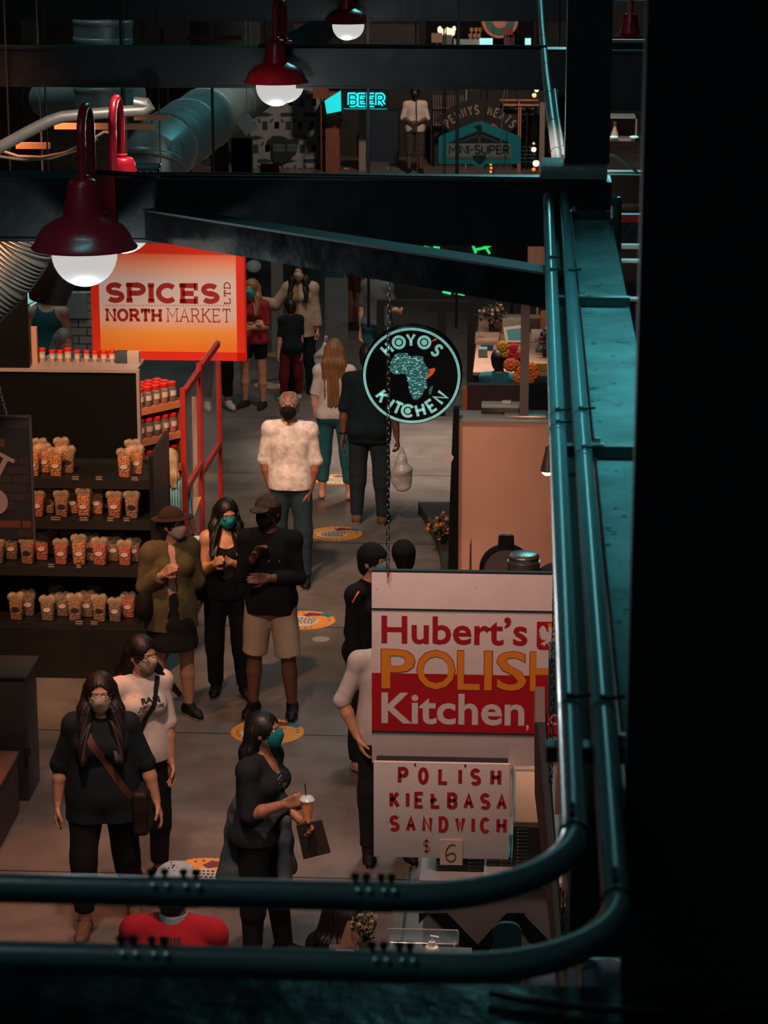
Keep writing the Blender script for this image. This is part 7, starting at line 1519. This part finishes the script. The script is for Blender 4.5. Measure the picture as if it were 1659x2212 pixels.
print_on(c, pr3, c['chest']+c['fwd']*.3-c['sd']*.03+c['up']*.0, c['sd'], c['up'], mat('print_grey', '#4f5356', .7), 'tee_print')
d_ = nrm(c['wr'][0]-c['el'][0]); cp = c['wr'][0]+d_*.10+np.array([.045,-.02,-.055]); cu = thing('iced_drink', tuple(cp-np.array([0,0,.06])), 'clear plastic cup of orange iced drink with domed lid and straw in her hand', 'cup')
cc = Vector(cp); 
MB().lathe([(.026,-.058),(.036,.045),(0,.045)], cc, n=24).build('drink', mat('iced_tea', '#c8702a', .25, noise=.25, nscale=30), cu); MB().lathe([(.028,-.062),(.041,.06)], cc, n=24).build('cup', mat('cup_plastic', '#d8d0c8', .08, alpha=.10, spec=.8), cu)
MB().lathe([(.044,.058),(.045,.064),(.040,.070),(.030,.082),(.012,.086),(0,.086)], cc, n=24).build('lid', mat('cup_lid', '#b8c4c2', .15, alpha=.75), cu); MB().tube([cc+V(.0,0,-.03), cc+V(-.012,0,.16)], .0035, 8).build('straw', mat('straw_dark', '#1d2a2c', .4), cu)
fp = c['wr'][1]+np.array([.07,-.05,-.10]); tag(MB().add([Vector(fp)+V(*q) for q in ((-.09,-.01,.09),(.06,-.02,.13),(.11,.0,-.08),(-.05,.01,-.13),(-.09,.01,.09),(.06,0,.13),(.11,.02,-.08),(-.05,.03,-.13))], [(0,3,2,1),(4,5,6,7),(0,1,5,4),(1,2,6,5),(2,3,7,6),(3,0,4,7)]).build('brown_folder', mat('folder_brown', '#2b201a', .6)), 'dark brown folder held under the iced drink', 'folder')
# olive jacket woman
e = person('woman in an olive jacket and brown brimmed hat, looking right beside the popcorn shelves', (365,1096), 1.66, yaw=30, hyaw=58, hpitch=6, g=1.05, sk=0, shirt=cloth('tee_pink', '#a8807a'), sleeve=.3, hem=-.06, jacket=cloth('olive', '#4a4029', noise=.2), skirt=BLK, shoes=SHB, hair='dark', hlen=.17, mask=cloth('mask_cream', '#a08a80'), hat=cloth('hat_brown', '#2f1c14', noise=.2),
    arms=[((-.22,-.05,-1),(.62,-.5,.55)), ((.22,.05,-1),(-.80,-.5,.10))], hands=('fold','fold'), h=.0075)
hb_ = e['pel']-e['sd']*.22+e['up']*.05+e['fwd']*.03; S = Solid(.01); S.ell(hb_, (.075,.11,.13), None, .02); S.disp = wrinkles(.006, 18); tag(S.build('shoulder_bag', BLK), 'black slouchy bag at the hip of the woman in the olive jacket', 'bag')
# couple in black
f = person('woman in black tank and trousers with teal mask and glasses, both hands on a phone', (487,1073), 1.61, yaw=8, hyaw=22, hpitch=-10, g=1.0, sk=0, shirt=BLK, sleeve=0, neckline='tank', hem=-.03, pants=BLK, phem=.97, pflare=.006, shoes=SHB, hair='black', hlen=.17, hairside=2, mask=MTEAL, glasses=True,
    arms=[((-.12,-.05,-1),(.42,-.75,.45)), ((.16,-.05,-1),(-.55,-.70,.45))], hands=('fold','fold'), legs=[((-.05,.05,-1),(.0,.1,-1)), ((.05,-.1,-1),(.06,.05,-1))], h=.0075)
q = (f['wr'][0]+f['wr'][1])/2+np.array([0,-.085,.03]); ph = thing('phone', tuple(q-np.array([0,0,.06])), 'dark phone held by the woman in the black tank', 'phone'); MB().bbox(q-np.array([.034,.006,.066]), q+np.array([.034,.004,.066]), .004).build('body', mat('phone_black', '#0b0c0d', .2), ph)
hb_ = f['pel']-f['sd']*.20+f['up']*.02; S = Solid(.01); S.ebox(hb_, (.05,.07,.09), None, .03); tag(S.build('small_bag', BLK), 'small black bag at the hip of the woman in the black tank', 'bag')
g_ = person('man in long black shirt, khaki shorts and camouflage cap, hand at his chin', (582,1066), 1.76, yaw=-6, hyaw=-22, hpitch=-3, g=1.02, female=False, sk=3, shirt=cloth('black_shirt', '#0b0e10', noise=.2), sleeve=.9, hem=-.06, pants=cloth('khaki', '#97836f', noise=.1), phem=.50, pflare=.012, shoes=SHB, hair='dark', mask=MBLK, cap=cloth('camo', '#3c3026', noise=.8, nscale=18),
    arms=[((-.12,-.15,-1),(.48,-.55,.85)), ((.18,-.1,-1),(-.90,-.55,.12))], hands=('chin','fold'), legs=[((-.10,.05,-1),(-.04,.02,-1)), ((.10,-.05,-1),(.06,.1,-1))], h=.0075)
pm = MB()
def emb(t, cc, ux, uy): [t.prism([(0,0),(.012,0),(.016,.01),(.004,.012)], cc+ux*x, ux, uy, .001) for x in (-.02,.055)]
print_on(g_, emb, g_['chest']+g_['fwd']*.3+g_['sd']*.03-g_['up']*.04, g_['sd'], g_['up'], mat('print_tan', '#7a6a5a', .7), 'emblem')
# man in white polo
i_ = person('man in patterned white polo, black mask, hands in pockets, mid-aisle', (625,841), 1.80, yaw=-2, g=1.0, female=False, sk=4, shirt=cloth('polo_print', '#b3aaa6', noise=.35, nscale=16), sleeve=.56, hem=-.035, neckline='polo', pants=JEAN, phem=.98, shoes=SHB, hair='grey', bald=True, mask=MBLK,
    arms=[((-.22,.06,-1),(.22,-.12,-1)), ((.22,.06,-1),(-.22,-.12,-1))], hands=('pocket','pocket'), h=.0085)
# blonde and man in navy, seen from behind
j = person('blonde long-haired woman in white tee and teal jeans, walking away', (722,731), 1.66, yaw=178, g=1.0, sk=2, shirt=WHT, sleeve=.5, hem=-.02, pants=TJEAN, phem=.86, hair='blondbrown', hlen=.30, shoes=None,
    arms=[((-.24,.02,-1),(.10,-.1,-1)), ((.2,.02,-1),(.05,-.1,-1))], legs=[((-.06,.05,-1),(-.05,-.05,-1)), ((.10,-.12,-1),(.06,.02,-1))], h=.009)
k = person('man in navy tee walking away, half behind the round sign', (797,741), 1.81, yaw=176, g=1.1, female=False, sk=3, shirt=cloth('navy_tee', '#0d1a20', noise=.2), sleeve=.55, hem=-.07, pants=cloth('slate_jean', '#1c262b', noise=.3), phem=.98, shoes=SHBR, hair='dark',
    arms=[((-.24,.02,-1),(-.04,-.08,-1)), ((.22,.02,-1),(.12,-.12,-1))], hands=('hang','grip'), legs=[((-.05,.06,-1),(-.03,.05,-1)), ((.07,-.05,-1),(.02,.05,-1))], h=.009)
MB().tube([Vector(k['wr'][0]-nrm(k['wr'][0]-k['el'][0])*.03+np.array([math.cos(t)*.034,math.sin(t)*.034,0])) for t in [2*PI*q/14 for q in range(14)]], .010, 8, closed=True).build('wristwatch', mat('watch_black', '#0b0b0b', .4), k['root'])
bag_at(k['wr'][1]+np.array([.05,-.02,-.09]), .22, .44, M_plastic, 'plastic_bag', 'white plastic bag carried by the man in navy, behind the chain', 'bag')
# background shoppers
l_ = person('woman in red tee and blue mask, arms folded, right of the spice sign', (545,601), 1.55, yaw=-18, g=1.0, sk=2, shirt=cloth('red_tee', '#8f2430'), sleeve=.5, hem=-.03, pants=BLK, phem=.28, shoes=SAND, hair='blond', hlen=.16, hairside=2, mask=MBLUE, arms=[((-.1,-.05,-1),(.70,-.6,.2)), ((.14,-.05,-1),(-.75,-.6,.05))], hands=('fold','fold'), h=.0105)
m_ = person('woman in cream cardigan over a tan top, long dark hair', (648,565), 1.60, yaw=-8, g=1.0, sk=2, shirt=cloth('tan_top', '#8a6a44'), sleeve=.3, hem=-.04, jacket=cloth('cardigan', '#a48c78'), pants=cloth('ink', '#10191c'), phem=.98, shoes=SHB, hair='dark', hlen=.18, hairside=2, mask=cloth('mask_pale', '#a49488'), arms=[((-.55,-.1,-.8),(-.85,-.2,.25)), ((.16,0,-1),(.14,-.1,-1))], hands=('hang','grip'), h=.0105)
bag_at(m_['wr'][1]+np.array([.11,-.08,-.09]), .30, .40, M_plastic, 'plastic_bag', 'white plastic bag held by the woman in the cream cardigan', 'bag')
person('child in dark tee and red trousers standing by the woman in the cardigan', (628,646), 1.24, yaw=-150, g=.95, sk=2, shirt=cloth('ink', '#10191c'), sleeve=.5, hem=-.06, pants=cloth('red_trouser', '#5a1418'), phem=.93, shoes=SHW, hair='dark', arms=[((-.15,-.1,-1),(-.12,-.2,-1)), ((.1,0,-1),(0,-.1,-1))], legs=[((-.08,-.1,-1),(-.02,0,-1)), ((.06,.1,-1),(.0,.1,-1))], h=.0105)
q = onZ(768, 712, 0); person('bare-legged person in brown shorts and sandals behind the diagonal brace', pos=(q.x,q.y), H=1.72, yaw=-70, sk=4, shirt=cloth('dull_teal', '#24484c'), pants=cloth('brown_short', '#3c2218'), phem=.42, shoes=SAND, hair='dark', h=.012, female=False)
person('person in blue jeans seen to the right of the bare-legged one, behind the chain', (815,556), 1.72, yaw=150, sk=2, shirt=cloth('dull_grey', '#4a4f50'), pants=TJEAN, shoes=SHB, hair='dark', h=.012, arms=[((-.2,0,-1),(-.05,-.1,-1)), ((.3,-.1,-1),(.2,-.6,.1))])
q = onZ(470, 884, 0); person('person in black trousers and white shoes, hidden behind the spice sign', pos=(q.x,q.y), H=1.72, yaw=20, sk=2, shirt=BLK, pants=BLK, phem=.90, shoes=SHW, hair='dark', h=.012)
person('far off man in white polo between the neon and arched signs', (897,188), 1.72, yaw=0, g=1.05, female=False, sk=3, shirt=cloth('polo_far', '#b5a79c'), sleeve=.6, hem=-.05, neckline='polo', pants=cloth('grey_short', '#3a3430'), phem=.52, pflare=.015, shoes=SHB, hair='black', mask=MBLK, arms=[((-.3,-.1,-1),(.65,-.6,-.25)), ((.3,-.1,-1),(-.65,-.6,-.25))], hands=('fold','fold'), h=.013)
# people in the stalls
person('grey-haired woman in pale blue top and pink mask behind the red-lidded tubs', (135,708), 1.65, yaw=42, hpitch=-16, sk=2, shirt=cloth('pale_blue', '#7fb0b8'), sleeve=.5, pants=BLK, hair='grey', hlen=.05, mask=MPINK, h=.010)
ap = person('person in a dark teal apron seen from behind, head hidden by the ducts', (100,606), 1.76, yaw=176, g=1.15, female=False, sk=0, shirt=cloth('apron_teal', '#1f4a4e'), sleeve=0, neckline='tank', hem=-.2, pants=BLK, hair='dark', h=.012)
for s_ in (-1,1): strap(ap, ap['neck']-ap['sd']*s_*.10, ap['chest']+ap['sd']*s_*.12-ap['up']*.10, .03, BLK, 'apron_strap')
q = onY(362, 969, 20.35); STR = cloth('striped_shirt', '#2c6070'); N, LK, PB = nodes(STR)
wv = N.new('ShaderNodeTexWave'); wv.inputs['Scale'].default_value = 14; wv.inputs['Distortion'].default_value = 1.2; tcn = N.new('ShaderNodeTexCoord'); LK(tcn.outputs['Object'], wv.inputs['Vector']); rp = N.new('ShaderNodeValToRGB'); rp.color_ramp.elements[0].color = (*lin('#1f5466'),1); rp.color_ramp.elements[1].color = (*lin('#6a98a0'),1); LK(wv.outputs[0], rp.inputs[0]); LK(rp.outputs[0], PB.inputs['Base Color'])
person('woman in blue striped shirt with pale hair, seen from behind at the spice shelves', pos=(q.x,q.y), H=q.z, yaw=165, sk=2, shirt=STR, sleeve=.6, hem=-.1, pants=BLK, hair='greyblond', hlen=.10, h=.009, arms=[((-.15,.05,-1),(0,.2,-1)), ((.15,.05,-1),(.1,.5,-.6))])
n_ = person('dark-capped person in black jacket with orange piping, behind the big hanging sign', (798,1173), 1.70, yaw=52, hyaw=62, sk=0, shirt=cloth('jacket_black', '#0b0d0f', noise=.2), sleeve=.92, hem=-.08, pants=cloth('charcoal', '#121416'), hair='black', beanie=MBLK, mask=cloth('mask_steel', '#5a7078'), arms=[((-.12,-.05,-1),(.25,-.35,-1)), ((.15,0,-1),(.3,-.4,-.5))], h=.0085)
strap(n_, n_['sh'][0]+n_['sd']*.07+n_['up']*.0, n_['sh'][0]-n_['sd']*.01-n_['up']*.07, .012, mat('piping_orange', '#d0541c', .5, emit=.05), 'piping', d=(.1,1,-.2))
person('person in grey tee bending an arm, mostly hidden by the big hanging sign', (836,1316), 1.72, yaw=14, g=1.1, female=False, sk=0, shirt=cloth('grey_tee', '#a39894'), sleeve=.6, hem=-.05, pants=cloth('charcoal', '#121416'), shoes=SHB, hair='dark', mask=MBLK, arms=[((-.42,-.1,-1),(.42,-.2,-.95)), ((.3,0,-1),(0,-.2,-1))], h=.008)
q = onZ(866, 1180, 1.56); person('person in black cap beside the orange-piped jacket, seen above the hanging sign', pos=(q.x+.02,q.y+.1), H=1.57, yaw=200, sk=1, shirt=BLK, sleeve=.9, pants=BLK, hair='black', beanie=MBLK, h=.009)
r_ = person('man in red shirt and white cap seen from behind between the two near pipes', (372,1869), 1.72, yaw=178, g=1.36, female=False, sk=0, shirt=cloth('red_shirt', '#a81c24'), sleeve=.6, hem=-.1, pants=BLK, shoes=SHB, hair='dark', cap=cloth('cap_white', '#a8a6a4'), h=.007)
S = Solid(.007); S.cone(r_['neck']-r_['up']*.035, r_['neck']+r_['up']*.03, .078, .070, .01, flat=True, flata=True); S.cone(r_['neck']-r_['up']*.06, r_['neck']+r_['up']*.06, .058, .055, 0, '-'); S.build('neck_scarf', cloth('scarf_white', '#9a9490'), r_['root'])
def blk(t, cc, ux, uy):
    rr = random.Random(2)
    for ln in range(3):
        x_ = -.045
        while x_ < .04: w2 = rr.uniform(.010,.02); t.prism([(x_,.032-.034*ln),(x_+w2,.032-.034*ln),(x_+w2,.058-.034*ln),(x_,.058-.034*ln)], cc, ux, uy, .001); x_ += w2+.005
print_on(r_, blk, r_['chest']-r_['fwd']*.35+r_['up']*.06-r_['sd']*0, -r_['sd'], r_['up'], mat('print_dark', '#2a0a0c', .7), 'shirt_print', d=r_['fwd'])
def stool(p, z_, lab, col='#15120f'):
    s_ = thing('stool', (p[0],p[1],0), lab, 'stool'); MB().lathe([(0,z_-.05),(.17,z_-.05),(.18,z_-.03),(.17,z_),(0,z_)], (p[0],p[1],0), n=28).build('seat', mat('stool_seat', col, .5), s_)
    for t in range(4): a_ = PI/4+PI/2*t; MB().tube([V(p[0]+.12*math.cos(a_),p[1]+.12*math.sin(a_),z_-.05), V(p[0]+.19*math.cos(a_),p[1]+.19*math.sin(a_),0)], .014, 8).build('leg', M_blk, s_)
SIT = [((-.15,-1,-.08),(0,.08,-1)), ((.15,-1,-.08),(0,.08,-1))]
def seated(px, py, Yv, H, label, yaw, **k):
    q = onY(px, py, Yv); ya = math.radians(yaw); R_ = Matrix.Rotation(ya, 3, 'Z'); lg = [tuple(tuple(R_ @ Vector(v)) for v in l) for l in SIT]
    if (R_ @ Vector((1,0,0))).x < 0: lg = lg[::-1]
    p = person(label, pos=(q.x,q.y), H=H, yaw=yaw, legs=lg, **k); stool(p['pel'], p['pel'][2]-.118*H, 'dark round stool under the '+label.split(',')[0].replace('person with','person of').replace('seated ','')[:60]); return p
seated(738, 1980, 11.86, 1.64, 'seated dark-haired person below the upper pipe, left of the dry plant', 150, sk=0, shirt=BLK, sleeve=.6, pants=BLK, hair='dark', hlen=.05, h=.009)
seated(1250, 1892, 11.6, 1.66, 'seated person in blue denim shirt behind the edge-on board', 200, sk=0, shirt=cloth('denim', '#3a4a58'), sleeve=.9, pants=BLK, hair='dark', h=.010, g=1.2, female=False)
seated(1078, 742, 26.2, 1.62, 'seated dark-haired person in teal shirt at the flower stall', 170, sk=0, shirt=cloth('teal_shirt', '#1f4f58'), sleeve=.6, pants=BLK, hair='black', h=.011)
